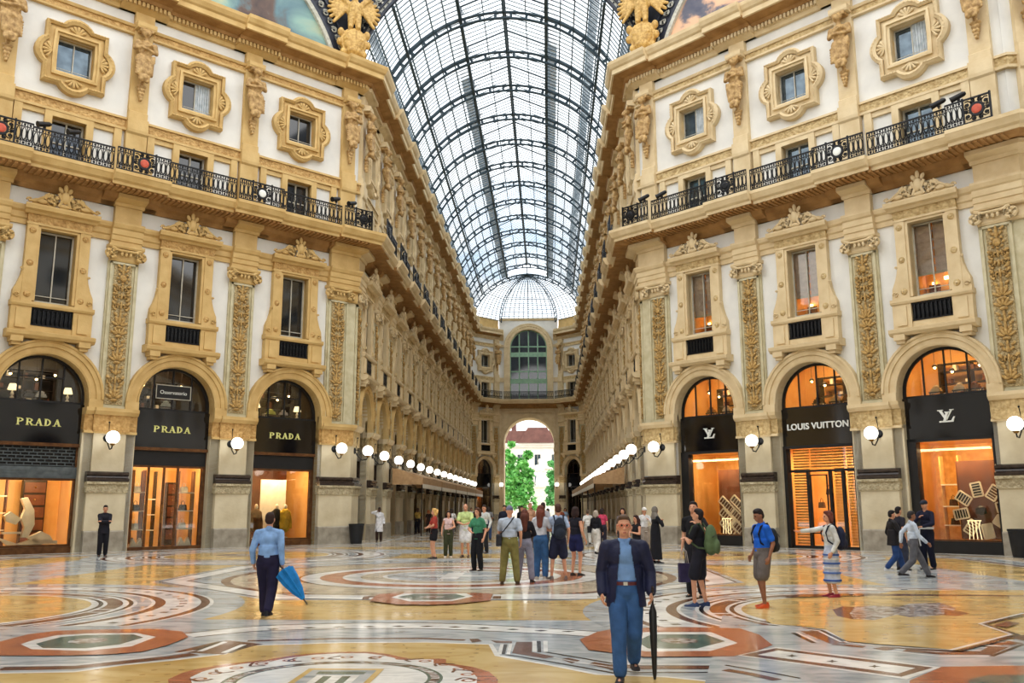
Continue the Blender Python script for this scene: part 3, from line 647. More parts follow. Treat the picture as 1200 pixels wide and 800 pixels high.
def crest_mesh(mats):
    mb = MB(mats); y = -.28
    for sg in (-1, 1):
        mb.ball((sg * .42, y + .08, 12.55), (.24, .08, .24), 12, 8); mb.ball((sg * .82, y + .1, 12.44), (.26, .08, .14), 10, 6)
        mb.tube(spiral(sg * .42, 12.56, .26, 1.6, sg, 18, y, 0), [.07] * 9 + [.05] * 10, 6)
        mb.tube([(sg * .42, y, 12.75), (sg * .72, y, 12.6), (sg * 1.0, y, 12.42), (sg * 1.2, y, 12.4)], [.06, .06, .055, .04], 6)
        mb.tube(spiral(sg * 1.16, 12.42, .1, 1.2, sg, 10, y, 0), .035, 5)
        mb.ball((sg * .75, y, 12.45), (.18, .06, .1), 8, 5)
        mb.tube([(sg * .2, y - .04, 12.36), (sg * .1, y - .06, 12.6), (sg * .22, y - .04, 12.86)], .06, 6)
        mb.ball((sg * .16, y, 13.02), (.08, .05, .13), 6, 5, Matrix.Rotation(sg * .5, 3, 'Y'))
    mb.ball((0, y - .06, 12.72), (.16, .1, .24), 10, 8)
    mb.ball((0, y - .02, 13.1), (.08, .06, .16), 8, 6)
    mb.ball((0, y - .02, 12.4), (.24, .08, .09), 8, 5)
    return mb.mesh('crest', True)
CREST = {k: crest_mesh(k) for k in ('ochre', 'tan')}

def pilaster_meshes(xl, xr, ml, mr, pl, pr, tone, cc=None):
    """meshes of one pier with its carved pilaster. xl/xr wall extents, ml/mr mitres at a wall fold, pl/pr pedestal extents"""
    o = 'ochre' if tone == 'ochre' else 'tan'
    c = (pl + pr) / 2 if cc is None else cc
    R = {}
    b = MB('beige'); b.box(xl, xr, .2, .75, 0, 4.4); R['pier'] = b
    def blk(mat, prof, ext=0, l=None, r=None):
        b = MB(mat); l = pl if l is None else l; r = pr if r is None else r
        b.mold([(-.25, prof[0][1])] + prof + [(-.25, prof[-1][1])], l - (0 if ml else ext), r + (0 if mr else ext), ml, mr); return b
    R['plinth'] = blk('granite', [(.06, 0), (.06, .72), (.02, .76)])
    R['pedestal'] = blk('beige', [(0, .76), (0, 2.08), (.06, 2.12)])
    R['pedestal_band'] = blk('band', [(.05, 2.12), (.05, 2.4), (.12, 2.42), (.12, 2.51)], .05)
    R['base_torus'] = blk('torus', [(.1, 2.51), (.12, 2.56), (.12, 2.62), (.02, 2.66), (.0, 2.72), (.06, 2.76), (.06, 2.84), (-.02, 2.88)], .04)
    R['lower_shaft'] = blk('beige', [(-.1, 2.88), (-.1, 4.35)], -.12)
    b = MB(o + '_relief', o)
    wl, wr = xl, xr
    b.mold([(-.5, 4.35), (-.1, 4.35), (-.08, 4.95), (-.5, 4.95)], wl, wr, ml, mr)
    b.mold([(-.25, 4.33), (.0, 4.33), (0, 4.97), (-.25, 4.97)], pl if ml else pl + .05, pr if mr else pr - .05, ml, mr)
    b.m(1)
    b.mold([(-.5, 4.27), (-.04, 4.27), (-.04, 4.36), (-.5, 4.36)], wl, wr, ml, mr)
    b.mold([(-.5, 4.95), (-.02, 4.95), (.08, 5.08), (.08, 5.2), (-.5, 5.2)], wl, wr, ml, mr)
    b.mold([(-.25, 4.95), (.07, 4.95), (.17, 5.08), (.17, 5.2), (-.25, 5.2)], pl if ml else pl + .05, pr if mr else pr - .05, ml, mr)
    R['impost'] = b
    # carved shaft with raised edges
    b = MB('ground', o)
    l, r = c - .56, c + .56
    if ml: l = pl
    if mr: r = pr
    b.mold([(-.25, 5.2), (-.1, 5.2), (-.1, 10.85), (-.25, 10.85)], l, r, ml, mr)
    for x0, x1 in ((c - .5, c - .42), (c + .42, c + .5)): b.box(x0, x1, .02, .15, 5.3, 10.8)
    b.box(c - .5, c + .5, .02, .15, 5.22, 5.3); b.box(c - .5, c + .5, .02, .15, 10.72, 10.8)
    b.mats.append(M['groundr']); b.m(2).box(c - .33, c + .33, .07, .15, 5.36, 10.68)
    R['shaft'] = b
    b = MB(o)
    e = lambda q: (pl if ml else c - q, pr if mr else c + q)
    b.mold([(-.25, 10.82), (-.02, 10.82), (.02, 10.9), (.02, 11.3), (-.25, 11.3)], *e(.54), ml, mr)
    b.mold([(-.25, 11.3), (.16, 11.3), (.2, 11.36), (.2, 11.44), (-.25, 11.44)], *e(.66), ml, mr)
    R['capital'] = b
    b2 = MB(o); volute_bm(b2)
    R['volutes'] = b2
    b = MB(o)
    b.mold([(-.25, 11.44), (.06, 11.44), (.06, 11.6), (.1, 11.62), (.1, 11.8), (.14, 11.84), (.14, 12.05), (.2, 12.1), (.26, 12.22), (.26, 12.3), (-.25, 12.3)], *e(.58), ml, mr)
    b.mold([(-.25, 12.3), (.04, 12.3), (.04, 13.1), (-.25, 13.1)], *e(.5), ml, mr)
    b.mold([(-.25, 12.98), (.1, 12.98), (.14, 13.1), (.5, 13.2), (.5, 13.36), (-.25, 13.36)], *e(.56), ml, mr)
    R['entablature'] = b
    return {k: v.mesh(k, k == 'volutes') for k, v in R.items()}, c
def make_pilaster(ms, c, label, group, loc, rz):
    t = thing('pilaster', label, 'pilaster', loc, rz, group)
    for k, me in ms.items():
        ob = link(me, k, t)
        if k == 'volutes': ob.location = (c, 0, 0)
    ob = link(ORN, 'carved_relief', t, (c, 0, 0))
    return t
ORD = ['first', 'second', 'third', 'fourth', 'fifth', 'sixth', 'seventh', 'eighth', 'ninth', 'tenth', 'eleventh', 'twelfth', 'thirteenth', 'fourteenth', 'fifteenth']

_nw = [0]
def sname(k):
    _nw[0] += 1; return '%s_%d' % (k, _nw[0])

for fr in (OL, OR):
    q = fr.side; tone = 'ochre' if q < 0 else 'tan'; sd = SIDE[q]; x = fr.sg
    shop = 'black serif-lettered shops' if q < 0 else 'glowing amber shops'
    std, c0 = pilaster_meshes(-.95, .95, 0, 0, -.7, .7, tone)
    for i, s in enumerate(OP):
        make_pilaster(std, 0, 'tall carved %s pilaster between the %s and %s %s, counted from the arcade' % ('ochre' if q < 0 else 'cream', ORD[i], ORD[i + 1], shop),
                      'carved pilasters of the octagon walls', fr.loc(s), fr.rz)
    # corner pier next to the arcade: from the fold s=-1.06 to .62
    a, b_ = sorted((x * -1.06, x * .62)); fl = x > 0   # fold on the left end when x>0
    pa, pb = (a, .6 * x) if fl else (.6 * x, b_)
    ms, c = pilaster_meshes(a, b_, T22 if fl else 0, 0 if fl else T22, min(pa, pb), max(pa, pb), tone, cc=-.1 * x)
    make_pilaster(ms, c, 'carved corner pilaster where the %s octagon wall turns into the long arcade' % sd, 'corner pilasters', fr.loc(0), fr.rz)
    # outer corner pier: 13.3 -> fold 14.98
    a, b_ = sorted((x * 13.3, x * 14.98)); fl = x < 0
    pa, pb = (a, 13.34 * x) if fl else (13.34 * x, b_)
    ms, c = pilaster_meshes(a, b_, T22 if fl else 0, 0 if fl else T22, min(pa, pb), max(pa, pb), tone, cc=14.05 * x)
    make_pilaster(ms, c, 'carved corner pilaster at the outer %s edge of the octagon wall, beyond the %s shop' % (sd, ORD[2]), 'corner pilasters', fr.loc(0), fr.rz)
for fr in (AL, AR):
    q = fr.side; tone = 'tan'; sd = SIDE[q]; x = fr.sg
    std, c0 = pilaster_meshes(-.94, .94, 0, 0, -.68, .68, tone)
    for i, s in enumerate(AP):
        make_pilaster(std, 0, 'carved pilaster on the %s arcade wall, %s one in from the octagon corner' % (sd, ORD[i + 1]), 'pilasters of the %s arcade wall' % sd, fr.loc(s), fr.rz)
    a, b_ = sorted((x * .75, x * 2.29)); fl = x > 0
    pa, pb = (a, 2.2 * x) if fl else (2.2 * x, b_)
    ms, c = pilaster_meshes(a, b_, T22 if fl else 0, 0 if fl else T22, min(pa, pb), max(pa, pb), tone, cc=1.5 * x)
    make_pilaster(ms, c, 'carved pilaster on the %s arcade wall right behind the octagon corner' % sd, 'pilasters of the %s arcade wall' % sd, fr.loc(0), fr.rz)
    a, b_ = sorted((x * 60.9, x * 62.45)); fl = x < 0
    pa, pb = (a, 61.1 * x) if fl else (61.1 * x, b_)
    ms, c = pilaster_meshes(a, b_, -T22 if fl else 0, 0 if fl else -T22, min(pa, pb), max(pa, pb), tone)
    make_pilaster(ms, c, 'last carved pilaster of the %s arcade wall, at the far end' % sd, 'pilasters of the %s arcade wall' % sd, fr.loc(0), fr.rz)
for fr in (CL, CR):
    x = fr.sg; sd = SIDE[fr.side]
    for nm, a, b_ in (('inner', -2.15, -1.22), ('outer', 1.22, 2.15)):
        l, r = sorted((a * x, b_ * x)); inner = nm == 'inner'
        foldl = (l < 0)
        # inner fold (towards the end wall) convex seen from inside? both folds are concave
        ms, c = pilaster_meshes(l, r, -T22 if foldl else 0, 0 if foldl else -T22, l if foldl else l + .1, r - .1 if foldl else r, 'tan', cc=(l + r) / 2)
        ms.pop('volutes')
        make_pilaster(ms, c, 'narrow pilaster on the %s slanting wall at the arcade end, %s' % (sd, 'beside the tall archway' if inner else 'beside the arcade wall'), 'pilasters at the far end', fr.loc(0), fr.rz)

# ---- plaster walls
def wall(name, fr, bays, s0, s1, hw, apex):
    x = fr.sg; mb = MB('plaster', 'ochre' if fr.side < 0 and fr.k == 'O' else 'tan')
    cs = sorted(b * x for b in bays); L, R_ = sorted((s0 * x, s1 * x))
    ed = [L] + [(a + b) / 2 for a, b in zip(cs, cs[1:])] + [R_]
    for c, a, b in zip(cs, ed, ed[1:]): wall_bay(mb, a, b, c, hw, apex)
    return struct(mb.build(name, None, loc=fr.loc(0), rz=fr.rz))
wall('wall_octagon_left', OL, OB, -1.0, 14.9, 1.5, 7.0)
wall('wall_octagon_right', OR, OB, -1.0, 14.9, 1.5, 7.0)
wall('wall_left', AL, AB, .8, 62.5, 1.22, 7.0)
wall('wall_right', AR, AB, .8, 62.5, 1.22, 7.0)
wall('wall_end_left', CL, [0], -2.2, 2.2, 1.22, 7.0)
wall('wall_end_right', CR, [0], -2.2, 2.2, 1.22, 7.0)

# ---- continuous bands, balcony slab and cornice
def bands(fr, s0, s1, m0, m1, pil, tone, gap=None, name=None, arm=False):
    """m0 mitre at s0, m1 mitre at s1 (sign: + convex). pil = centres where cornice and slab step forward"""
    x = fr.sg; flip = x < 0
    L, R_ = sorted((s0 * x, s1 * x)); ml, mr = (m1, m0) if flip else (m0, m1)
    P = sorted(p * x for p in pil); o = 'ochre' if tone == 'ochre' else 'tan'
    def brk(b, prof, w, dd=.2):
        for p in P:
            l, r, a, c = p - w, p + w, 0, 0
            if l < L + .3: l, a = L, ml
            if r > R_ - .3: r, c = R_, mr
            b.mold([(d + dd if d > 0 else d, z) for d, z in prof], l, r, a, c)
    def mk(nm, mats, profs, w=0, extra=None):
        b = MB(*mats)
        for mi, prof in profs:
            b.m(mi)
            if gap and prof[0][1] > 21: 
                b.mold(prof, L, gap[0], ml, 0); b.mold(prof, gap[1], R_, 0, mr)
            elif gap and 14 < prof[0][1]:
                b.mold(prof, L, gap[0] , ml, 0); b.mold(prof, gap[1], R_, 0, mr)
            else: b.mold(prof, L, R_, ml, mr)
            if w: brk(b, prof, w)
        if extra: extra(b)
        ob = b.build(sname('trim'), None, loc=fr.loc(0), rz=fr.rz)
        return struct(ob)
    mk('string', (o,), [(0, [(-.25, 11.62), (-.12, 11.62), (-.12, 11.8), (-.06, 11.85), (-.06, 12.05), (.02, 12.12), (.06, 12.24), (.06, 12.3), (-.25, 12.3)])])
    slab = [(-.25, 12.98), (-.1, 12.98), (0, 13.12), (.12, 13.22), (.2, 13.4), (.95, 13.46), (.97, 13.56), (1.08, 13.62), (1.18, 13.8), (1.2, 13.82), (1.2, 13.95), (-.25, 13.95)]
    def mod(b):
        n = int((R_ - L) / .2)
        for i in range(n):
            xx = L + (i + .5) * (R_ - L) / n
            on = any(abs(xx - p) < 1.08 for p in P)
            b.m(1).box(xx - .05, xx + .05, -1.1 if on else -.9, -.2, 13.38, 13.47)
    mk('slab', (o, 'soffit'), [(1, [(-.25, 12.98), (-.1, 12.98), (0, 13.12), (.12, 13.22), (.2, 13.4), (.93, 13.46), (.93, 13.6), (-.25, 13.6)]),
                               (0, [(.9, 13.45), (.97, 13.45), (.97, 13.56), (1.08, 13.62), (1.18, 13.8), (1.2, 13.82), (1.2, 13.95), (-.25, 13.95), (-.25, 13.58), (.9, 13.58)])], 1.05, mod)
    mk('midband', (o + '_relief', o), [(0, [(-.25, 16.22), (-.06, 16.22), (-.06, 16.55), (-.25, 16.55)]), (1, [(-.25, 16.12), (-.02, 16.12), (-.02, 16.22), (-.25, 16.22)]), (1, [(-.25, 16.55), (0, 16.55), (0, 16.64), (-.25, 16.64)]), (1, [(-.25, 13.95), (-.12, 13.95), (-.12, 14.12), (-.25, 14.12)])])
    mk('upperband', (o, o + '_relief'), [(1, [(-.25, 20.3), (-.06, 20.3), (-.06, 20.5), (-.25, 20.5)]), (0, [(-.25, 20.5), (.0, 20.5), (.06, 20.6), (-.25, 20.66)]), (0, [(-.25, 20.22), (-.04, 20.22), (-.04, 20.3), (-.25, 20.3)])])
    def den(b):
        n = int((R_ - L) / .17)
        for i in range(n):
            xx = L + (i + .5) * (R_ - L) / n
            if gap and gap[0] < xx < gap[1]: continue
            on = any(abs(xx - p) < .98 for p in P)
            b.m(0).box(xx - .05, xx + .05, -.4 if on else -.2, 0, 21.3, 21.48)
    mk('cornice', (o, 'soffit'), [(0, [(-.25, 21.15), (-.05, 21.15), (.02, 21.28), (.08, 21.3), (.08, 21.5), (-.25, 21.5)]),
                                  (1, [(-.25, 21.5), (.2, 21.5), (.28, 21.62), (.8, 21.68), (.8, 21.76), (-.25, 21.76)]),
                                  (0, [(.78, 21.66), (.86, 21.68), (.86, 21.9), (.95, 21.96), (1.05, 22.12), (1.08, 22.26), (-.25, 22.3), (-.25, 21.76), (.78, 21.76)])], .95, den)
    mk('attic', (o,), [(0, [(-.9, 22.28), (-.3, 22.28), (-.3, 22.9), (-.42, 23.0), (-.9, 23.0)])] if arm else [(0, [(-.9, 22.28), (-.15, 22.28), (-.15, 22.42), (-.9, 22.5)])])
bands(OL, -1.06, 14.98, T22, T22, [-.45] + OP + [14.3], 'ochre')
bands(OR, -1.06, 14.98, T22, T22, [-.45] + OP + [14.3], 'tan')
bands(AL, .75, 62.45, T22, -T22, [1.4] + AP + [61.9], 'tan', arm=True)
bands(AR, .75, 62.45, T22, -T22, [1.4] + AP + [61.9], 'tan', arm=True)
bands(CL, -2.155, 2.155, -T22, -T22, [], 'tan', arm=True)
bands(CR, -2.155, 2.155, -T22, -T22, [], 'tan', arm=True)

# ---- end wall with the tall archway and the big green window
mb = MB('plaster', 'tan', 'tan_relief')
Y = .2
def rect(x0, x1, z0, z1, m=0): mb.m(m).quad((x0, Y, z0), (x1, Y, z0), (x1, Y, z1), (x0, Y, z1))
hw, sp = 2.93, 8.95
rect(-3.5, -hw, 0, 13, 1); rect(hw, 3.5, 0, 13, 1)
pts = arc(0, sp, hw, 28)
for (x0, z0), (x1, z1) in zip(pts, pts[1:]): mb.m(1).quad((x0, Y, z0), (x1, Y, z1), (x1, Y, 13), (x0, Y, 13))
for (x0, z0), (x1, z1) in zip([(-hw, 0)] + pts, pts + [(hw, 0)]): mb.m(1).quad((x0, Y, z0), (x1, Y, z1), (x1, Y + 3, z1), (x0, Y + 3, z0))
rect(-3.5, 3.5, 13, 13.95, 1)
h2, s2 = 2.2, 20.25
rect(-3.5, -h2, 13.95, 23.7); rect(h2, 3.5, 13.95, 23.7)
pt2 = arc(0, s2, h2, 24)
for (x0, z0), (x1, z1) in zip(pt2, pt2[1:]): mb.m(0).quad((x0, Y, z0), (x1, Y, z1), (x1, Y, 23.7), (x0, Y, 23.7))
for (x0, z0), (x1, z1) in zip([(-h2, 13.95)] + pt2, pt2 + [(h2, 13.95)]): mb.m(1).quad((x0, Y, z0), (x1, Y, z1), (x1, Y + .5, z1), (x0, Y + .5, z0))
struct(mb.build('wall_end', None, loc=EC.loc(0)))
def ring(b, c, z0, r0, r1, prof, n=28, a0=pi, a1=0):
    """archivolt: prof [(u 0..1 from inner to outer radius, d)]"""
    rings = []
    for i in range(n + 1):
        a = a0 + (a1 - a0) * i / n
        rings.append([(c + (r0 + (r1 - r0) * u) * cos(a), -d, z0 + (r0 + (r1 - r0) * u) * sin(a)) for u, d in prof])
    return b.loft(rings)
AV = [(0, -.45), (0, .0), (.12, .03), (.14, -.03), (.5, -.02), (.52, .04), (.8, .05), (.84, .1), (1, .1), (1, -.45)]
mb = MB('tan', 'tan_relief')
ring(mb, 0, sp, hw, hw + .5, AV, 32)
mb.mold([(-.3, 7.9), (.1, 7.9), (.18, 8.15), (.18, 8.3), (-.3, 8.3)], -3.45, -hw + .06); mb.mold([(-.3, 7.9), (.1, 7.9), (.18, 8.15), (.18, 8.3), (-.3, 8.3)], hw - .06, 3.45)
for sgn in (-1, 1):
    mb.m(0).box(sgn * 3.0 - .04, sgn * 3.0 + .04, -.02, .2, 8.3, 12.6); mb.box(sgn * 3.42 - .09, sgn * 3.42 + .09, -.04, .2, 0, 12.9)
mb.box(-3.0, 3.0, -.02, .2, 12.5, 12.62)
struct(mb.build(sname('trim'), None, True, loc=EC.loc(0)))
mb = MB('tan', 'tan_relief')
ring(mb, 0, s2, h2, h2 + .72, AV, 32)
for sgn in (-1, 1): mb.mold([(-.2, 13.95), (.05, 13.95), (.05, s2), (-.2, s2)], min(sgn * h2, sgn * (h2 + .72)), max(sgn * h2, sgn * (h2 + .72)))
for i in range(25):
    a = pi * i / 24; mb.m(1).ball(((h2 + .36) * cos(a), -.05, s2 + (h2 + .36) * sin(a)), .06, 6, 4)
struct(mb.build(sname('trim'), None, True, loc=EC.loc(0)))
bands_gap = None
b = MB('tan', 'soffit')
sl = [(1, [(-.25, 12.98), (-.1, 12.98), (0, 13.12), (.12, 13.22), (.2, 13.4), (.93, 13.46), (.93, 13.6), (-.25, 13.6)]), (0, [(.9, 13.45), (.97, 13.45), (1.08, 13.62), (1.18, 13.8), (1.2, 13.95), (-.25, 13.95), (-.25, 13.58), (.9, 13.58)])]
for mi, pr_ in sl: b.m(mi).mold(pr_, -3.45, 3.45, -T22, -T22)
struct(b.build(sname('trim'), None, loc=EC.loc(0)))
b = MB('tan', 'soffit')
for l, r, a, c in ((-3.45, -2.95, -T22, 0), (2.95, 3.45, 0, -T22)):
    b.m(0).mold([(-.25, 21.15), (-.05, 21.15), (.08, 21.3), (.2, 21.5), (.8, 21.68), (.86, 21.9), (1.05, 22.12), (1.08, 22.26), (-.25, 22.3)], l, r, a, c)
    b.mold([(-.25, 16.12), (0, 16.12), (0, 16.64), (-.25, 16.64)], l, r, a, c)
    b.mold([(-.25, 20.3), (.0, 20.3), (.06, 20.6), (-.25, 20.66)], l, r, a, c)
b.mold([(-.6, 23.55), (-.1, 23.55), (0, 23.7), (0, 23.8), (-.6, 23.8)], -3.4, 3.4)
struct(b.build(sname('trim'), None, loc=EC.loc(0)))
# green iron window
w = thing(sname('window'), 'tall round-headed green-framed window above the archway at the arcade end', 'window', EC.loc(0, -.5), 0); del w['category']; w['kind'] = 'structure'
g = MB('darkpane'); g.prism([(-h2, 13.95)] + pt2 + [(h2, 13.95)], .06, .1); g.build('glass', w)
g = MB('green')
for xx in (-1.1, 0, 1.1): g.box(xx - .07, xx + .07, 0, .08, 13.95, s2 + sqrt(max(0, h2 * h2 - xx * xx)))
for z0, z1 in ((16.0, 16.55), (17.35, 17.5), (19.2, 19.75), (20.35, 20.5)): g.box(-h2 + .02, h2 - .02, -.02, .08, z0, z1)
for xx in (-h2 + .05, h2 - .05): g.box(xx - .05, xx + .05, 0, .08, 13.95, s2)
ring(g, 0, s2, h2 - .1, h2, [(0, -.06), (0, 0), (1, 0), (1, -.06)], 24)
g.build('window_frame', w)
# ------------------------------------------------------------------ windows of the walls (three storeys)
def text_mesh(s, size, mat, ext=.012, spacing=1, offset=0):
    cu = bpy.data.curves.new('t', 'FONT'); cu.body = s; cu.size = size; cu.extrude = ext; cu.space_character = spacing
    cu.align_x = 'CENTER'; cu.align_y = 'CENTER'; cu.offset = offset
    o = bpy.data.objects.new('t', cu); COL.objects.link(o)
    dg = bpy.context.evaluated_depsgraph_get(); dg.update()
    me = bpy.data.meshes.new_from_object(o.evaluated_get(dg)); bpy.data.objects.remove(o)
    me.transform(Matrix.Rotation(pi / 2, 4, 'X')); me.materials.clear(); me.materials.append(M[mat])
    return me
def midwindow_meshes(tone, kind, hwid=.62):
    o = 'ochre' if tone == 'ochre' else 'tan'; R = {}
    k = 1.0 if hwid > .6 else hwid / .62
    g = MB('darkpane' if kind == 'dark' else 'pane'); g.box(-.62, .62, .44, .46, 8.88, 11.52); R['glass'] = g
    f = MB('lgrey')
    for x0, x1 in ((-.62, -.56), (.56, .62), (-.02, .02)): f.box(x0, x1, .38, .44, 8.88, 11.52)
    for z0 in (8.88, 11.46): f.box(-.62, .62, .38, .44, z0, z0 + .06)
    f.box(-.6, .6, .36, .38, 9.1, 9.13)
    R['window_frame'] = f
    s = MB(o, o + '_relief')
    for q in (-1, 1):
        a, b = sorted((q * .62, q * .72)); s.m(0).box(a, b, .0, .25, 8.85, 11.6)
        a, b = sorted((q * .72, q * 1.08)); s.box(a, b, -.04, .22, 8.8, 11.66)
        s.prism([(q * 1.08, 8.8), (q * 1.36, 8.8), (q * 1.33, 9.2), (q * 1.22, 9.45), (q * 1.13, 9.75), (q * 1.08, 10.1)], -.02, .2)
        s.tube(spiral(q * 1.22, 8.98, .1, 1.3, q, 10, -.04), .035, 5)
        s.tube(spiral(q * 1.12, 9.95, .06, 1.2, q, 8, -.04), .025, 5)
        for z in (9.05, 10.2, 11.4):
            s.m(1).ball((q * .9, -.05, z), (.12, .05, .12), 8, 5)
            s.m(0).ball((q * .9, -.09, z), .04, 6, 4)
        a, b = sorted((q * .7, q * 1.36)); s.box(a, b, -.08, .2, 7.72, 8.62)
        a, b = sorted((q * .85, q * 1.2)); s.box(a, b, -.13, .2, 7.82, 8.52)
        a, b = sorted((q * .92, q * 1.32)); s.box(a, b, -.28, .2, 7.3, 7.5); a, b = sorted((q * .97, q * 1.26)); s.box(a, b, -.2, .2, 7.18, 7.3)
    s.box(-.62, .62, .0, .25, 11.53, 11.62)
    s.mold([(-.2, 8.6), (.12, 8.6), (.16, 8.68), (.16, 8.78), (-.2, 8.8)], -1.4, 1.4)
    s.mold([(-.2, 7.46), (.22, 7.46), (.32, 7.56), (.34, 7.68), (.1, 7.74), (-.2, 7.74)], -1.47, 1.47)
    s.box(-.72, .72, -.02, .2, 7.72, 7.95)
    s.m(0).mold([(-.2, 11.62), (.06, 11.62), (.06, 11.7), (-.2, 11.7)], -1.12, 1.12)
    s.m(1).mold([(-.2, 11.7), (.05, 11.7), (.07, 12.0), (-.2, 12.0)], -1.1, 1.1)
    s.m(0).mold([(-.2, 12.0), (.14, 12.0), (.2, 12.08), (.36, 12.12), (.4, 12.24), (.4, 12.3), (-.2, 12.32)], -1.2, 1.2, .2, .2)
    R['surround'] = s
    b = MB('iron'); 
    b.box(-.69, .69, .02, .06, 7.95, 8.6)
    for i in range(9):
        xx = -.6 + i * .15
        b.lathe([(.02, 7.98), (.05, 8.08), (.055, 8.2), (.03, 8.32), (.05, 8.42), (.02, 8.56)], 6, (xx, -.01))
    b.box(-.69, .69, -.04, .06, 8.54, 8.6); b.box(-.69, .69, -.04, .06, 7.95, 8.0)
    R['balustrade_panel'] = b
    out = {n: m.mesh(n, n in ('balustrade_panel',)) for n, m in R.items()}
    out['pediment_crest'] = CREST[o]
    return out
def place_set(ms, name, label, fr, s, kind='structure', cat=None, group=None, dz=0):
    t = bpy.data.objects.new(name, None); COL.objects.link(t); t.location = fr.loc(s, 0, dz); t.rotation_euler = (0, 0, fr.rz)
    t['label'] = label
    if kind: t['kind'] = kind
    if cat: t['category'] = cat
    if group: t['group'] = group
    for k, me in ms.items(): link(me, k, t)
    return t
MWO, MWT = midwindow_meshes('ochre', 'dark'), midwindow_meshes('tan', 'blind')
MWD = midwindow_meshes('tan', 'dark')
blind = MB('blind', 'lgrey')
blind.box(-.6, -.03, .56, .58, 9.72, 11.5); blind.box(.03, .6, .56, .58, 9.72, 11.5)
for i in range(5): blind.box(-.58, .58, .545, .56, 9.9 + i * .32, 9.98 + i * .32)
blind.m(1).box(-.6, .6, .54, .58, 9.64, 9.72); BL = blind.mesh('blind')
bk = MB('blackm'); bk.quad((-.66, .6, 8.8), (.66, .6, 8.8), (.66, .6, 11.6), (-.66, .6, 11.6)); BKM = bk.mesh('dark_backing')  # one black sheet stands for the unlit room behind the glass
wr = MB('warm', 'shoplight', 'warmdk')
wr.box(-.66, .66, 1.3, 1.35, 8.8, 11.6); wr.box(-.68, -.66, .5, 1.35, 8.8, 11.6); wr.box(.66, .68, .5, 1.35, 8.8, 11.6); wr.box(-.66, .66, .5, 1.3, 8.78, 8.8); wr.box(-.66, .66, .5, 1.3, 11.6, 11.62)
wr.m(1).box(.1, .5, 1.0, 1.1, 9.5, 9.6); wr.box(-.4, -.3, 1.2, 1.25, 9.1, 9.5)
wr.m(2).box(-.5, -.15, 1.15, 1.28, 8.8, 9.4); wr.box(.2, .25, 1.1, 1.2, 8.8, 9.6)
WRM = wr.mesh('lit_room')
# quatrefoil window: frame outline with four lobes
def quatre_meshes(tone):
    o = 'ochre' if tone == 'ochre' else 'tan'
    W_, H_ = 1.12, 1.22; r = .64; cz = 18.43
    def outline(w, h, rr, n=9):
        pts = []
        # start right side going counterclockwise: corner(+,-) .. lobe .. corner(+,+)
        def lobe(cx, cz_, a0):
            return [(cx + rr * cos(a0 + pi * i / (n - 1)), cz_ + rr * sin(a0 + pi * i / (n - 1))) for i in range(n)]
        bx, bz = w - .32, h - .32
        pts += [(w, -h)]; pts += lobe(bx, 0, -pi / 2)[0:0]
        def seg(cx, cy, ang, ext):
            out = []
            a = math.acos(min(1, ext / rr))
            for i in range(n):
                t = -a + 2 * a * i / (n - 1)
                out.append((cx + rr * cos(ang + t), cy + rr * sin(ang + t)))
            return out
        q = .32
        P = [(w, -h)] + seg(w - q, 0, 0, q) + [(w, h)] + seg(0, h - q, pi / 2, q) + [(-w, h)] + seg(-(w - q), 0, pi, q) + [(-w, -h)] + seg(0, -(h - q), -pi / 2, q)
        return P
    def inner(P, w, h):
        out = []
        for x, z in P:
            k = max(abs(x) / w, abs(z) / h); out.append((x / k, z / k))
        return out
    P0 = outline(W_, H_, r); P1 = outline(W_ - .07, H_ - .07, r - .05); P2 = outline(W_ - .14, H_ - .14, r - .1)
    P3 = inner(P2, .84, .9); P4 = inner(P2, .66, .71)
    # lobes keep a shell field between the rim and the inner frame
    R = {}
    s = MB(o)
    seq = [(P0, -.2), (P0, .04), (P1, .12), (P2, .04), (P2, -.04)]
    s.loft([[(x, -d, cz + z) for x, z in P] for P, d in seq], cap=False)
    s.loft([[(x, -d, cz + z) for x, z in P] for P, d in [(P2, -.06), (P3, -.02), (P3, .08), (inner(P2, .76, .81), .1), (inner(P2, .74, .79), .02), (P4, .0), (P4, -.5)]], cap=False)
    for ang in (0, pi / 2, pi, -pi / 2):
        cx, cc = (.9 * cos(ang), .98 * sin(ang))
        for i in range(5):
            a = ang + (i - 2) * .5
            p0 = Vector((cx * .93, -.02, cz + cc * .93)); p1 = p0 + Vector((cos(a) * .3, 0, sin(a) * .3))
            s.limb(p0, p1, .02, .055, 6)
    for P, d, rr_ in ((P1, .13, .02),):
        n = len(P)
        for i in range(0, n):
            a, b = P[i], P[(i + 1) % n]; L = hypot(b[0] - a[0], b[1] - a[1]); m = max(1, int(L / .11))
            for j in range(m):
                s.ball((a[0] + (b[0] - a[0]) * j / m, -d, cz + a[1] + (b[1] - a[1]) * j / m), .028, 5, 3)
    R['surround'] = s
    f = MB('lgrey')
    for x0, x1 in ((-.66, -.61), (.61, .66), (-.02, .02)): f.box(x0, x1, .36, .42, cz - .71, cz + .7)
    for z0 in (cz - .71, cz + .65): f.box(-.66, .66, .36, .42, z0, z0 + .05)
    for z0 in (cz - .62, cz - .54): f.box(-.64, .64, .2, .22, z0, z0 + .02)
    R['window_frame'] = f
    return {n: m.mesh(n, n == 'surround') for n, m in R.items()}
QWO, QWT = quatre_meshes('ochre'), quatre_meshes('tan')
def panel(mat, x0, x1, y0, y1, z0, z1): return MB(mat).box(x0, x1, y0, y1, z0, z1).mesh('glass')
QG = panel('darkpane', -.64, .64, .41, .43, 17.72, 19.14); 
M['skypane'] = stone('mirror_window_glass', (96, 112, 122), (60, 74, 84), 2.5, .05, spec=1.0)
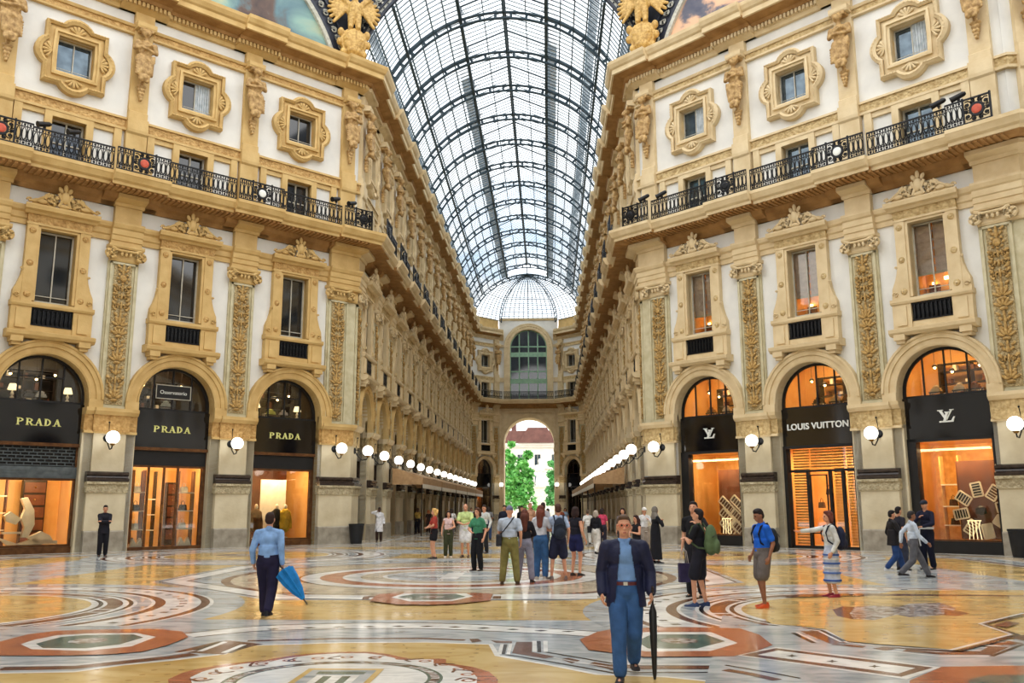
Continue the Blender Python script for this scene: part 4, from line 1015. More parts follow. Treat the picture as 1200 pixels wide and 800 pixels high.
M['skypane'].node_tree.nodes['Principled BSDF'].inputs['Metallic'].default_value = .6
QGS = panel('skypane', -.64, .64, .41, .43, 17.72, 19.14)
_c = MB('curtain')
for i in range(6): _c.tube([(.08 + i * .1, .38, 17.75), (.07 + i * .1, .38, 19.1)], .05, 6)
CURT = _c.mesh('curtain', True)
def mezz_meshes(tone):
    o = 'ochre' if tone == 'ochre' else 'tan'; R = {}
    s = MB(o)
    for q in (-1, 1):
        a, b = sorted((q * .6, q * .86)); s.box(a, b, .04, .6, 13.95, 16.12)
        a, b = sorted((q * 1.62, q * 1.9)); s.box(a, b, .04, .22, 13.95, 16.12)
        a, b = sorted((q * .86, q * 1.62)); s.box(a, b, .1, .22, 15.92, 16.12)
    s.box(-.6, .6, .04, .6, 15.92, 16.12)
    R['surround'] = s
    f = MB('lgrey')
    for x0, x1 in ((-.6, -.53), (.53, .6), (-.03, .03)): f.box(x0, x1, .4, .46, 13.95, 15.92)
    f.box(-.6, .6, .4, .46, 15.0, 15.05); f.box(-.6, .6, .4, .46, 15.85, 15.92)
    R['window_frame'] = f
    return {n: m.mesh(n) for n, m in R.items()}
MZO, MZT = mezz_meshes('ochre'), mezz_meshes('tan')
MG = panel('darkpane', -.58, .58, .46, .48, 13.95, 15.92); MGS = panel('skypane', -.58, .58, .46, .48, 13.95, 15.92)
n = 0
def nm():
    global n; n += 1; return 'window_%d' % n
for fr in (OL, OR):
    q = fr.side
    for i, s in enumerate(OB):
        sd = SIDE[q]
        t = place_set(MWO if q < 0 else MWT, nm(), '%s window with scrolled pediment over the %s shop of the %s octagon wall' % ('dark' if q < 0 else 'blind-drawn lit', ORD[i], sd), fr, s)
        if q > 0: link(BL, 'blind', t); link(WRM, 'lit_room', t)
        else: link(BKM, 'dark_backing', t)
        t = place_set(QWO if q < 0 else QWT, nm(), 'four-lobed stone-framed window high above the %s shop of the %s octagon wall' % (ORD[i], sd), fr, s)
        link(QG if (q < 0 and i < 2) else QGS, 'glass', t)
        if q > 0 and i != 1: link(CURT, 'curtain', t)
        if q < 0 and i == 1: link(CURT, 'curtain', t)
        t = place_set(MZO if q < 0 else MZT, nm(), 'balcony door window above the %s shop of the %s octagon wall' % (ORD[i], sd), fr, s)
        link(MG if q < 0 else MGS, 'glass', t)
for fr in (AL, AR):
    q = fr.side; sd = SIDE[q]
    for i, s in enumerate(AB):
        t = place_set(MWD, nm(), 'pedimented window in bay %s of the %s arcade wall, counted from the octagon' % (ORD[i], sd), fr, s)
        t = place_set(QWT, nm(), 'four-lobed upper window in bay %s of the %s arcade wall, counted from the octagon' % (ORD[i], sd), fr, s)
        link(QG, 'glass', t)
        t = place_set(MZT, nm(), 'balcony door window in bay %s of the %s arcade wall' % (ORD[i], sd), fr, s)
        link(MG, 'glass', t)
for fr in (CL, CR):
    sd = SIDE[fr.side]
    place_set(MWD, nm(), 'pedimented window on the %s slanting wall at the arcade end' % sd, fr, 0)
    t = place_set(QWT, nm(), 'four-lobed window on the %s slanting wall at the arcade end' % sd, fr, 0); link(QG, 'glass', t)
    t = place_set(MZT, nm(), 'balcony door window on the %s slanting wall at the arcade end' % sd, fr, 0); link(MG, 'glass', t)

# ------------------------------------------------------------------ upper pilasters and caryatids
def upper_mesh(tone):
    o = 'ochre' if tone == 'ochre' else 'tan'; R = {}
    b = MB(o); b.mold([(-.25, 13.95), (.1, 13.95), (.1, 14.15), (.04, 14.2), (.04, 16.0), (.1, 16.08), (.12, 16.2), (.12, 16.66), (-.25, 16.66)], -.4, .4); R['pedestal'] = b
    b = MB(o); b.mold([(-.25, 16.66), (.06, 16.66), (.06, 16.95), (-.02, 17.0), (-.02, 20.4), (-.25, 20.4)], -.36, .36); R['shaft'] = b
    b = MB(o); b.mold([(-.25, 20.4), (.3, 20.42), (.34, 20.5), (.34, 20.66), (.02, 20.7), (.02, 21.2), (.1, 21.28), (-.25, 21.3)], -.38, .38); R['capital_block'] = b
    return {k: v.mesh(k) for k, v in R.items()}
UPO, UPT = upper_mesh('ochre'), upper_mesh('tan')
def caryatid(variant):
    mb = MB('statue'); L = mb.limb; B = mb.ball
    sg = 1 if variant else -1
    B((.03 * sg, -.32, 20.18), (.13, .14, .17), 10, 8)                     # head
    B((.03 * sg, -.27, 20.24), (.17, .15, .15), 10, 8)                     # hair
    B((.03 * sg, -.455, 20.15), (.025, .03, .04), 6, 4)
    L((0, -.26, 19.9), (0, -.28, 20.08), .08, .07)
    B((0, -.24, 19.72), (.29, .17, .18), 12, 8); B((0, -.24, 19.45), (.23, .16, .26), 12, 8)
    for q in (-1, 1):
        L((q * .28, -.24, 19.8), (q * .34, -.26, 19.48), .095, .08)
        L((q * .34, -.26, 19.48), (-q * .06, -.44, 19.55 + .09 * q * sg), .075, .06)
        B((-q * .09, -.46, 19.56 + .09 * q * sg), (.07, .05, .05), 8, 6)
        B((q * .1, -.38, 19.66), (.09, .07, .08), 8, 6)
        L((q * .14, -.22, 19.15), (q * .12, -.28, 18.55), .17, .12)         # thighs under drapery
    B((0, -.22, 19.12), (.29, .2, .2), 12, 8)
    rnd = random.Random(variant + 4)
    for i in range(11):                                                     # drapery folds
        x = -.26 + .052 * i; zb = 18.28 + .12 * rnd.random() + .12 * abs(i - 5) / 5
        L((x * .9, -.3 - .08 * rnd.random(), 19.15 - .1 * rnd.random()), (x * .85 + .06 * (rnd.random() - .5), -.3, zb), .045, .06, 7)
    for i in range(6):
        a = i / 5 * 2 - 1
        L((-.28 * sg, -.3, 19.3 - .1 * i * .5), (.28 * sg, -.34, 18.95 - .11 * i), .04, .05, 7)
    B((0, -.28, 18.32), (.2, .16, .16), 10, 7); B((.08, -.34, 18.2), (.09, .08, .12)); B((-.1, -.34, 18.22), (.08, .08, .12))
    for i, (z, w) in enumerate(((18.02, .14), (17.86, .11), (17.72, .09), (17.58, .06), (17.46, .04))):
        B((w * .6, -.1, z), (w * .6, .1, .07), 7, 5); B((-w * .6, -.1, z), (w * .6, .1, .07), 7, 5); 
    L((0, -.1, 18.2), (0, -.06, 17.5), .07, .04)
    mb.box(-.22, .22, -.3, .1, 20.3, 20.44)
    me = remesh(mb, .028, 1); me.transform(Matrix.Diagonal((1.22, 1.2, 1, 1))); return me
CAR = [caryatid(0), caryatid(1)]
def statue(fr, s, i, label, d=0):
    up = thing('upper_pilaster', label.replace('stone figure', 'flat upper pilaster', 1), 'pilaster', fr.loc(s, d), fr.rz, 'upper pilasters')
    for k, me in (UPO if fr.side < 0 and fr.k == 'O' else UPT).items(): link(me, k, up)
    o = link(CAR[i % 2], 'statue'); o.location = fr.loc(s, d); o.rotation_euler = (0, 0, fr.rz)
    tag(o, label, 'statue', 'carved wall figures')
for fr in (OL, OR):
    sd = SIDE[fr.side]
    for i, (s, tx) in enumerate([(-.35, 'nearest the arcade'), (4.6, 'between first and second windows'), (9.36, 'between second and third windows'), (14.15, 'at the outer corner')]):
        statue(fr, s, i, 'stone figure on the %s octagon wall, %s' % (sd, tx))
for fr in (AL, AR):
    sd = SIDE[fr.side]
    for i, s in enumerate([1.3] + AP + [61.6]):
        statue(fr, s, i, 'stone figure on the %s arcade wall, %s in the row from the octagon' % (sd, ORD[i]))
for fr in (CL, CR):
    statue(fr, -1.75, 0, 'stone figure beside the green window at the arcade end, %s side' % SIDE[fr.side])

# ------------------------------------------------------------------ balcony railings
def rail_mesh(w, ornate=False, tone='iron'):
    mb = MB('iron', 'lgold' if tone == 'gold' else 'redcrest'); z0, z1 = 13.98, 14.86
    mb.box(-w / 2, w / 2, -.03, .03, z1 - .05, z1); mb.box(-w / 2, w / 2, -.02, .02, z0, z0 + .05)
    mb.box(-w / 2, w / 2, -.015, .015, z0 + .17, z0 + .2); mb.box(-w / 2, w / 2, -.015, .015, z1 - .19, z1 - .16)
    n = max(2, round(w / .2)); p = w / n
    for i in range(n):
        c = -w / 2 + (i + .5) * p
        # oval hoops of the balusters
        pts = [(c + .36 * p * cos(2 * pi * j / 10), 0, (z0 + z1) / 2 + .24 * sin(2 * pi * j / 10)) for j in range(11)]
        mb.tube(pts, .017, 4, False)
        mb.box(c - p / 2 - .014, c - p / 2 + .014, -.014, .014, z0, z1)
        mb.ball((c, 0, z0 + .11), (.05, .02, .05), 6, 4); mb.ball((c, 0, z1 - .105), (.045, .02, .045), 6, 4)
        for q in (-1, 1): mb.tube([(c + q * p * .45, 0, z0 + .2), (c + q * p * .2, 0, z0 + .3), (c, 0, z0 + .22)], .014, 4, False)
    mb.box(w / 2 - .014, w / 2 + .014, -.014, .014, z0, z1)
    return mb
def rail_orn(w, crest):
    mb = MB('iron'); z0, z1 = 13.98, 14.86; zc = (z0 + z1) / 2
    mb.box(-w / 2, w / 2, -.03, .03, z1 - .05, z1); mb.box(-w / 2, w / 2, -.02, .02, z0, z0 + .05)
    for q in (-1, 1):
        mb.box(q * w / 2 - .03, q * w / 2 + .03, -.03, .03, z0, z1 + .04)
        for (cx, cz, r) in ((w * .33, zc + .2, .15), (w * .33, zc - .2, .15), (w * .14, zc + .3, .09), (w * .14, zc - .3, .09), (w * .42, zc, .1)):
            mb.tube(spiral(q * cx, cz, r, 1.5, q, 14, 0, pi / 3), .024, 4, False)
            mb.ball((q * cx, 0, cz), (.06, .02, .06), 6, 4)
    ring(mb, 0, zc, .17, .25, [(0, -.03), (0, .03), (1, .03), (1, -.03)], 16, 2 * pi, 0)
    mb.lathe([(.0, 0), (.0, 0)], 3) if False else None
    return mb
RW = 1.62
RM = {}
def railing(fr, c, w, label, group, d, crest=None):
    """two open baluster panels; crest adds an ornate scroll panel with a round shield"""
    t = thing('balcony_railing', label, 'railing', fr.loc(c, d), fr.rz, group)
    if crest:
        key = ('o', round(w, 2))
        if key not in RM: RM[key] = rail_orn(w, crest).mesh('scroll_panel')
        link(RM[key], 'scroll_panel', t)
        k2 = ('c', crest)
        if k2 not in RM:
            b = MB(crest); b.loft([[(r * cos(2 * pi * i / 16), y, 14.42 + r * sin(2 * pi * i / 16)) for i in range(16)] for r, y in ((.16, .02), (.16, -.03), (.1, -.05))])
            RM[k2] = b.mesh('crest')
        o = link(RM[k2], 'crest', t); o['label'] = {'redcrest': 'round red enamel crest', 'lwhite': 'round white crest', 'iron': 'round black crest'}[crest]
    else:
        key = ('p', round(w, 2))
        if key not in RM: RM[key] = rail_mesh(w).mesh('baluster_panel')
        link(RM[key], 'baluster_panel', t)
    return t
for fr in (OL, OR):
    sd = SIDE[fr.side]; D = 1.1; G = 'iron railings of the octagon balcony'
    P = [-.45] + OP + [14.3]
    crests = ['iron', 'lwhite', 'redcrest', 'redcrest'] if fr.side < 0 else ['iron', 'iron', 'lwhite', 'redcrest']
    for i, p in enumerate(P):
        railing(fr, p, .85, 'black scrollwork railing panel with round crest, %s octagon balcony, %s from the arcade' % (sd, ORD[i]), G, D + .2, crests[i])
        for q, wd in ((-1, .55), (1, .55)):
            if (i == 0 and q < 0) or (i == 3 and q > 0): continue
            railing(fr, p + q * .72, .55, 'short black baluster panel beside the %s crest panel of the %s octagon balcony, %s side' % (ORD[i], sd, 'arcade' if q < 0 else 'outer'), G, D + .2)
    for i in range(3):
        a, b = P[i] + 1.05, P[i + 1] - 1.05; m = (a + b) / 2; w = (b - a) / 2
        for q in (-1, 1):
            railing(fr, m + q * w / 2, w, 'long black baluster panel on the %s octagon balcony before the %s upper window, %s half' % (sd, ORD[i], 'arcade' if q < 0 else 'outer'), G, D)
for fr in (AL, AR):
    sd = SIDE[fr.side]; D = 1.1; G = 'iron railings of the %s arcade balcony' % sd
    P = [1.4] + AP + [61.9]
    for i, p in enumerate(P):
        if i < 14: railing(fr, p, 1.9 if i else 1.2, 'black scrollwork railing bay on the %s arcade balcony, %s from the octagon' % (sd, ORD[i]), G, D + .2, 'iron')
    for i in range(14):
        a, b = P[i] + (1.05 if i else .65), P[i + 1] - 1.05
        railing(fr, (a + b) / 2, b - a, 'black baluster railing before upper window %s of the %s arcade wall' % (ORD[i], sd), G, D)
for fr in (CL, CR):
    railing(fr, 0, 3.2, 'black railing on the %s slanting balcony at the arcade end' % SIDE[fr.side], 'railings at the arcade end', 1.1)
for i in (-1, 0, 1):
    railing(EC, i * 1.95, 1.95, 'black railing before the big green window, %s piece' % {-1: 'left', 0: 'middle', 1: 'right'}[i], 'railings at the arcade end', 1.1)
# black spotlights on the balcony
def spot():
    b = MB('blackm'); b.tube([(.22, .06, .2), (.16, .04, .18), (-.2, -.05, .05), (-.24, -.06, .035)], [.05, .085, .1, .12], 10); b.tube([(0, 0, -.1), (0, 0, .1)], .025, 6); b.tube([(-.04, 0, .0), (.04, 0, .0)], .05, 6); return b.mesh('lamp_body', True)
SPM = spot()
for fr, s, tx in ((OL, 1.0, 'left balcony near the arcade corner'), (OL, .15, 'left balcony right at the arcade corner'), (OR, .35, 'right balcony near the arcade corner'), (OR, 1.15, 'right balcony before the first upper window'), (OR, 13.1, 'right balcony before the outer corner'), (OR, 13.75, 'right balcony at the outer corner'), (OL, 12.9, 'left balcony before the third upper window'), (OL, 11.9, 'left balcony just beside the third upper window')):
    t = thing('spotlight', 'small black spotlight over the railing of the %s' % tx, 'spotlight', fr.loc(s, 1.25 if s < 1.1 or s > 13 else 1.05, 14.93), fr.rz, 'black balcony spotlights')
    link(SPM, 'lamp_body', t)
# ------------------------------------------------------------------ shopfronts
def shop_upper(fr, s, hw, tone, lit, name, label, group):
    t = thing('shopfront', label, 'shopfront', fr.loc(s), fr.rz, group)
    key = (hw, tone, lit)
    if key not in SHM:
        R = {}; sp = 7.0 - hw; o = 'ochre' if tone == 'ochre' else 'tan'; w = hw + (.5 if hw > 1.4 else .36)
        b = MB(o)
        ring(b, 0, sp, hw, w, AV, 24)
        for q in (-1, 1):
            a, c = sorted((q * hw, q * w)); b.mold([(-.3, 5.2), (.05, 5.2), (.05, sp), (-.3, sp)], a, c)
        R['archivolt'] = (b, True)
        pts = arc(0, sp, hw - .02, 20)
        b = MB('pane'); b.prism([(-hw + .02, 5.3)] + pts + [(hw - .02, 5.3)], .6, .62); R['arched_glass'] = (b, False)
        b = MB('blackm' if lit != 'arm' else 'darkbrown')
        for xx in ((-.5 * hw, 0, .5 * hw) if hw > 1.4 else (-.33 * hw, .33 * hw)): b.box(xx - .025, xx + .025, .54, .6, 5.3, sp + sqrt((hw - .02) ** 2 - xx * xx))
        ring(b, 0, sp, hw - .09, hw, [(0, -.62), (0, -.5), (1, -.5), (1, -.62)], 20)
        for q in (-1, 1): b.box(q * (hw - .045) - .045, q * (hw - .045) + .045, .5, .62, 5.3, sp)
        b.box(-hw, hw, .52, .62, 5.3, 5.38)
        if lit == 'prada': b.box(-.5 * hw, .5 * hw, .54, .6, 6.2, 6.24)
        R['arch_mullions'] = (b, False)
        b = MB('black'); b.box(-hw, hw, .42, .6, 3.86, 5.3); R['sign_panel'] = (b, False)
        SHM[key] = {k: m.mesh(k, sm) for k, (m, sm) in R.items()}
    for k, me in SHM[key].items(): link(me, k, t if k != 'arch_mullions' else kid(t, 'arched_glass'))
    return t
SHM = {}
def sub(mb, name, t, smooth=False): return mb.build(name, t, smooth)
def interior(fr, s, hw, depth, z0, z1, wallm, backm, floorm='beige'):
    """a real room behind the glass, part of the building"""
    b = MB(wallm, backm, floorm, 'blackm'); y0, y1 = .72, .72 + depth
    b.m(1).quad((-hw, y1, z0), (hw, y1, z0), (hw, y1, z1), (-hw, y1, z1))
    for x in (-hw, hw): b.m(0).quad((x, y0, z0), (x, y1, z0), (x, y1, z1), (x, y0, z1))
    b.m(2).quad((-hw, y0, z0), (hw, y0, z0), (hw, y1, z0), (-hw, y1, z0)); b.m(0).quad((-hw, y0, z1), (hw, y0, z1), (hw, y1, z1), (-hw, y1, z1))
    return struct(b.build(sname('wall'), None, loc=fr.loc(s), rz=fr.rz))
def room_light(fr, s, d, z, w, e, col=(1, .62, .28)):
    l = bpy.data.lights.new('shop_light', 'AREA'); l.shape = 'RECTANGLE'; l.size = w; l.size_y = .8; l.energy = e; l.color = col
    o = bpy.data.objects.new('shop_light', l); COL.objects.link(o); o.location = fr.loc(s, d, z); o.rotation_euler = (radians(32), 0, fr.rz)
    return o
def serif(str_, w, h, gap, mat='lgold'):
    """small hand-built serif capitals"""
    mb = MB(mat); x = 0; y0, y1 = -.02, .03; st = .3 * w; th = .14 * w
    def bar(xa, za, xb, zb, t):
        d = hypot(xb - xa, zb - za); nx, nz = -(zb - za) / d * t / 2, (xb - xa) / d * t / 2
        mb.prism([(xa + nx, za + nz), (xb + nx, zb + nz), (xb - nx, zb - nz), (xa - nx, za - nz)], y0, y1)
    for ch in str_:
        def sf(cx, z): mb.box(cx - st * .85, cx + st * .85, y0, y1, z - th * .35, z + th * .35)
        if ch in 'PRD':
            mb.box(x, x + st, y0, y1, 0, h); sf(x + st / 2, th * .3); sf(x + st / 2, h - th * .3)
            zt, zb = h, (0 if ch == 'D' else h * .42); cz = (zt + zb) / 2; rz_ = (zt - zb) / 2
            out = [(x + st * .8 + (w - st * .8) * cos(a), cz + rz_ * sin(a)) for a in [pi / 2 - pi * i / 12 for i in range(13)]]
            inn = [(x + st * .8 + (w - st * 1.7) * cos(a), cz + (rz_ - th) * sin(a)) for a in [pi / 2 - pi * i / 12 for i in range(13)]]
            for i in range(12): mb.prism([out[i], out[i + 1], inn[i + 1], inn[i]], y0, y1)
            if ch == 'R': bar(x + w * .55, h * .44, x + w * 1.02, 0, st * .95); sf(x + w * 1.02, th * .3)
        if ch == 'A':
            bar(x + w * .08, 0, x + w * .52, h, th); bar(x + w * .48, h, x + w * .95, 0, st); mb.box(x + w * .25, x + w * .8, y0, y1, h * .3, h * .3 + th * .8)
            sf(x + w * .06, th * .3); sf(x + w * .97, th * .3)
        x += w + gap
    me = mb.mesh('lettering'); me.transform(Matrix.Translation((-(x - gap) / 2, 0, -h / 2)))
    return me
def monogram():
    mb = MB('lwhite'); y0, y1 = -.02, .03
    P = lambda pts, a=y0: mb.prism(pts, a, y1)
    # V with a broad left arm, then the slanted L in front of its foot
    P([(-.27, .2), (-.17, .2), (.0, -.14), (-.07, -.14)]); P([(-.03, -.14), (.0, -.14), (.19, .2), (.14, .2)]); P([(-.31, .18), (-.12, .18), (-.12, .21), (-.31, .21)]); P([(.09, .18), (.23, .18), (.23, .21), (.09, .21)])
    P([(-.02, .14), (.07, .14), (-.06, -.2), (-.14, -.2)], y0 - .01); P([(-.07, .11), (.1, .11), (.1, .14), (-.07, .14)], y0 - .01); P([(-.26, -.22), (.18, -.22), (.18, -.17), (-.26, -.17)], y0 - .01); P([(.12, -.2), (.2, -.22), (.26, -.04), (.22, -.04)], y0 - .01)
    return mb.mesh('lettering')
GS = 'shopfronts of the octagon'
# ---- left: three shops with gold serif lettering
tx = ['with amber window and two mannequins', 'with glazed entrance and white handbags on shelves', 'with grey grille over an amber window']
for i, s in enumerate(OB):
    t = shop_upper(OL, s, 1.5, 'ochre', 'prada', 'shopfront', 'black PRADA shopfront %s, on the left octagon wall' % tx[i], GS)
    o = link(serif('PRADA', .2, .25, .1), 'lettering', kid(t, 'sign_panel'), (0, .4, 4.58)); o['label'] = 'pale gold lettering PRADA'
    b = MB('bronze'); b.box(-1.5, 1.5, .36, .6, 3.74, 3.86); sub(b, 'ledge', t)
    if i < 2:
        b = MB('blackm'); b.box(-1.45, 1.45, .46, .6, 3.18, 3.74); sub(b, 'lower_panel', t)
    else:
        b = MB('shutter', 'blackm'); b.m(1).box(-1.45, 1.45, .56, .6, 3.0, 3.74)
        for j in range(6):
            z = 3.05 + j * .115; b.m(0).box(-1.42, 1.42, .5, .56, z, z + .03)
            for kx in range(11): b.box(-1.42 + (kx + .5 * (j % 2)) * .27, -1.39 + (kx + .5 * (j % 2)) * .27, .5, .56, z, z + .115)
        b.box(-1.42, 1.42, .44, .6, 2.62, 3.02)
        for j in range(3): b.box(-1.42, 1.42, .42, .44, 2.68 + j * .1, 2.72 + j * .1)
        sub(b, 'roller_grille', t)
    zt = 3.18 if i < 2 else 2.62
    b = MB('bronze')
    for q in (-1, 1): b.box(q * 1.43 - .07, q * 1.43 + .07, .48, .66, 0, 3.74)
    b.box(-1.43, 1.43, .48, .66, zt - .08, zt); b.box(-1.43, 1.43, .4, .66, 0, .12 if i == 1 else .22); b.box(-1.43, 1.43, .52, .66, .22, .3) if i != 1 else None
    sub(b, 'bronze_frame', t)
    b = MB('pane')
    if i != 1: b.box(-1.38, 1.38, .6, .62, .3, zt - .08); sub(b, 'glass', t)
    else:
        b.box(-1.38, -.78, .6, .62, .12, 3.1); b.box(.78 - .3, 1.38, .6, .62, .12, 3.1); sub(b, 'glass', t)
        d = MB('bronze', 'pane')
        for q in (-.72, -.12, .42): d.m(0).box(q - .035, q + .035, .56, .66, .12, 3.1)
        d.m(1).box(-.7, -.14, .6, .615, .14, 3.0); d.box(-.1, .4, .6, .615, .14, 3.0); dd_ = sub(d, 'glass_door', t); d = MB('brass'); d.box(-.16, -.13, .5, .56, 1.0, 1.7); sub(d, 'door_handle', dd_)
    interior(OL, s, 1.75, 2.6, .02, 3.7, 'warm', 'warmdk' if i == 0 else 'warm')
    interior(OL, s, 1.9, 2.4, 5.2, 7.3, 'darkbrown', 'darkbrown')
    room_light(OL, s, -.85, (3.35 if i < 2 else 2.85), 2.4, 105, (1, .72, .4)); room_light(OL, s, -1.2, 7.2, 2.2, 30, (1, .76, .5))
# ---- right: monogram, name, monogram
for i, s in enumerate(OB):
    t = shop_upper(OR, s, 1.5, 'tan', 'lv', 'shopfront', ['black monogram shopfront with diagonal white display strips, on the right wall nearest the arcade', 'black LOUIS VUITTON shopfront with wooden slatted entrance doors', 'black shopfront with monogram sign over a flower-like display of framed panels'][i], GS)
    if i == 1:
        me = text_mesh('LOUIS VUITTON', .335, 'lwhite', .02, 1.04, .006)
        o = link(me, 'lettering', kid(t, 'sign_panel'), (0, .4, 4.58)); o['label'] = 'white lettering LOUIS VUITTON'
    else:
        o = link(monogram(), 'lettering', kid(t, 'sign_panel'), (0, .4, 4.6)); o['label'] = 'white interlocked LV monogram'
    b = MB('blackm')
    b.box(-1.5, -1.12 if i != 1 else -1.36, .36, .7, 0, 3.86); b.box(1.36, 1.5, .36, .7, 0, 3.86); b.box(-1.5, 1.5, .36, .66, 3.76, 3.86)
    if i != 1: b.box(-1.2, 1.4, .36, .7, 0, .4)
    sub(b, 'black_frame', t)
    b = MB('pane')
    if i != 1:
        b.box(-1.12, 1.36, .62, .64, .4, 3.76); sub(b, 'glass', t)
        b = MB('bronze'); b.box(-1.12, 1.36, .56, .66, .4, .45); sub(b, 'sill', t)
    else:
        b.box(-1.36, 1.36, .66, .68, .1, 3.76); sub(b, 'glass', t)
        d = MB('blackm')
        d.box(-1.36, 1.36, .56, .7, 2.86, 2.94)
        for xx in (-.62, .28, .8): d.box(xx - .05, xx + .05, .56, .7, 0, 2.9)
        d.box(-1.36, 1.36, .5, .72, 0, .1)
        for (a, c, e, f) in ((-.5, .2, .55, 2.75),): 
            d.box(a, a + .04, .5, .56, e, f); d.box(c - .04, c, .5, .56, e, f); d.box(a, c, .5, .56, e, e + .04); d.box(a, c, .5, .56, f - .04, f)
        sub(d, 'entrance_door', t)
        w = MB('wood')
        for k in range(34):
            z = .15 + k * .107; w.box(-1.34, -.66, .84, .9, z, z + .06); w.box(.86, 1.34, .84, .9, z, z + .06); w.box(.34, .74, .84, .9, z, z + .06)
            if z > 2.95: w.box(-.6, .8, .84, .9, z, z + .06)
        sub(w, 'slatted_screen', t)
    interior(OR, s, 1.75, 2.6, .02, 3.8, 'warm', 'warm' if i == 1 else 'wood')
    interior(OR, s, 1.9, 2.4, 5.2, 7.3, 'warm', 'warm')
    room_light(OR, s, -.85 if i != 1 else -1.3, 3.65, 2.4, 95, (1, .7, .37)); room_light(OR, s, -1.5, 7.2, 2.6, 55, (1, .64, .3))
# ---- arcade shopfronts
bm_arm = MB('warmdk', 'blackm', 'shoplight')
bm_arm.box(-1.3, 1.3, 2.0, 2.1, 0, 7.2); bm_arm.m(1).box(-1.4, -1.3, .72, 2.1, 0, 7.2); bm_arm.box(1.3, 1.4, .72, 2.1, 0, 7.2)
bm_arm.m(2).box(-.8, .8, 1.4, 1.8, 2.9, 2.94)
ARMROOM = bm_arm.mesh('back_room')
def armlow():
    b = MB('darkbrown'); 
    for q in (-1, 1): b.box(q * 1.17 - .06, q * 1.17 + .06, .5, .66, 0, 3.86)
    b.box(-.03, .03, .56, .64, 0, 2.9); b.box(-1.2, 1.2, .5, .66, 2.85, 2.98); b.box(-1.2, 1.2, .5, .66, 0, .35); b.box(-1.2, 1.2, .46, .66, 3.78, 3.88)
    return b.mesh('door_frame')
ARML = armlow(); g = MB('pane'); g.box(-1.14, 1.14, .6, .61, .35, 3.8); ARMG = g.mesh('glass')
for fr in (AL, AR):
    sd = SIDE[fr.side]
    for i, s in enumerate(AB):
        t = shop_upper(fr, s, 1.22, 'ochre' if fr.side < 0 else 'tan', 'arm', 'shopfront', 'dark arched shopfront in bay %s of the %s arcade wall' % (ORD[i], sd), 'shopfronts of the %s arcade wall' % sd)
        link(ARML, 'door_frame', t); link(ARMG, 'glass', t)
        r = link(ARMROOM, sname('wall'), None, fr.loc(s), fr.rz); struct(r)
for fr in (CL, CR):
    t = shop_upper(fr, 0, 1.22, 'tan', 'arm', 'shopfront', 'dark arched shopfront on the %s slanting wall at the arcade end' % SIDE[fr.side], 'shopfronts at the arcade end')
    link(ARML, 'door_frame', t); link(ARMG, 'glass', t)
    r = link(ARMROOM, sname('wall'), None, fr.loc(0), fr.rz); struct(r)

# ------------------------------------------------------------------ what stands in the shop windows
def at(fr, s, d, z=0): return fr.loc(s, d, z)
def shelf_unit(fr, s, d, w, zs, label, mat='warmdk', z0=.05, zt=3.0):
    t = thing('display_shelf', label, 'shelf', at(fr, s, d), fr.rz, 'display shelves in the shop windows')
    b = MB(mat)
    for x in (-w / 2, w / 2): b.box(x - .02, x + .02, -.15, .15, z0, zt)
    sub(b, 'uprights', t)
    for z in zs:
        b = MB('shopwhite'); b.box(-w / 2, w / 2, -.18, .18, z - .02, z + .02); sub(b, 'shelf_board', t)
    return t
def bag_mesh(c, w=.3, h=.22):
    b = MB(cloth(c, .5)); b.loft([[(x * w / 2 * k, y * .07 * k, z) for x, y in ((-1, -1), (1, -1), (1, 1), (-1, 1))] for k, z in ((.95, 0), (1, .02), (.86, h * .8), (.8, h))])
    me1 = b.mesh('bag_body')
    b = MB(cloth(c, .5)); b.tube([(-w * .22, 0, h), (-w * .2, 0, h + .1), (0, 0, h + .15), (w * .2, 0, h + .1), (w * .22, 0, h)], .012, 5); return me1, b.mesh('handle', True)
BAGS = {}
def handbag(fr, s, d, z, c, label, w=.3):
    k = (c, w)
    if k not in BAGS: BAGS[k] = bag_mesh(c, w)
    t = thing('handbag', label, 'handbag', at(fr, s, d, z), fr.rz, 'handbags in the shop windows')
    link(BAGS[k][0], 'bag_body', t); link(BAGS[k][1], 'handle', t)
for s, tx2, cl in ((7.95, 'narrow shelves left of the shop entrance', 0), (6.1, 'shelves right of the shop entrance', 1)):
    shelf_unit(OL, s, -.95, .62 if cl else .42, (.75, 1.45, 2.15), tx2)
    for j, z in enumerate((.77, 1.47, 2.17)):
        handbag(OL, s + .05, -.95, z, ((244, 240, 230), (60, 44, 40), (240, 232, 214))[j], '%s handbag on the %s shelf of the %s' % (('white', 'dark', 'cream')[j], ('lowest', 'middle', 'top')[j], tx2))
    b = MB('shopwhite'); b.prism([(-.28, .1), (.28, .1), (.14, .45), (0, .2), (-.14, .45)], -.1, .1)
    o = b.build('display_stand', None, loc=at(OL, s, -.8), rz=OL.rz); tag(o, 'folded white display stand on the floor under the %s' % tx2, 'stand', 'folded display stands')
shelf_unit(OL, 7.15, -2.0, .5, (.7, 1.3, 1.9), 'dark shelf deep inside the shop entrance', 'darkbrown')
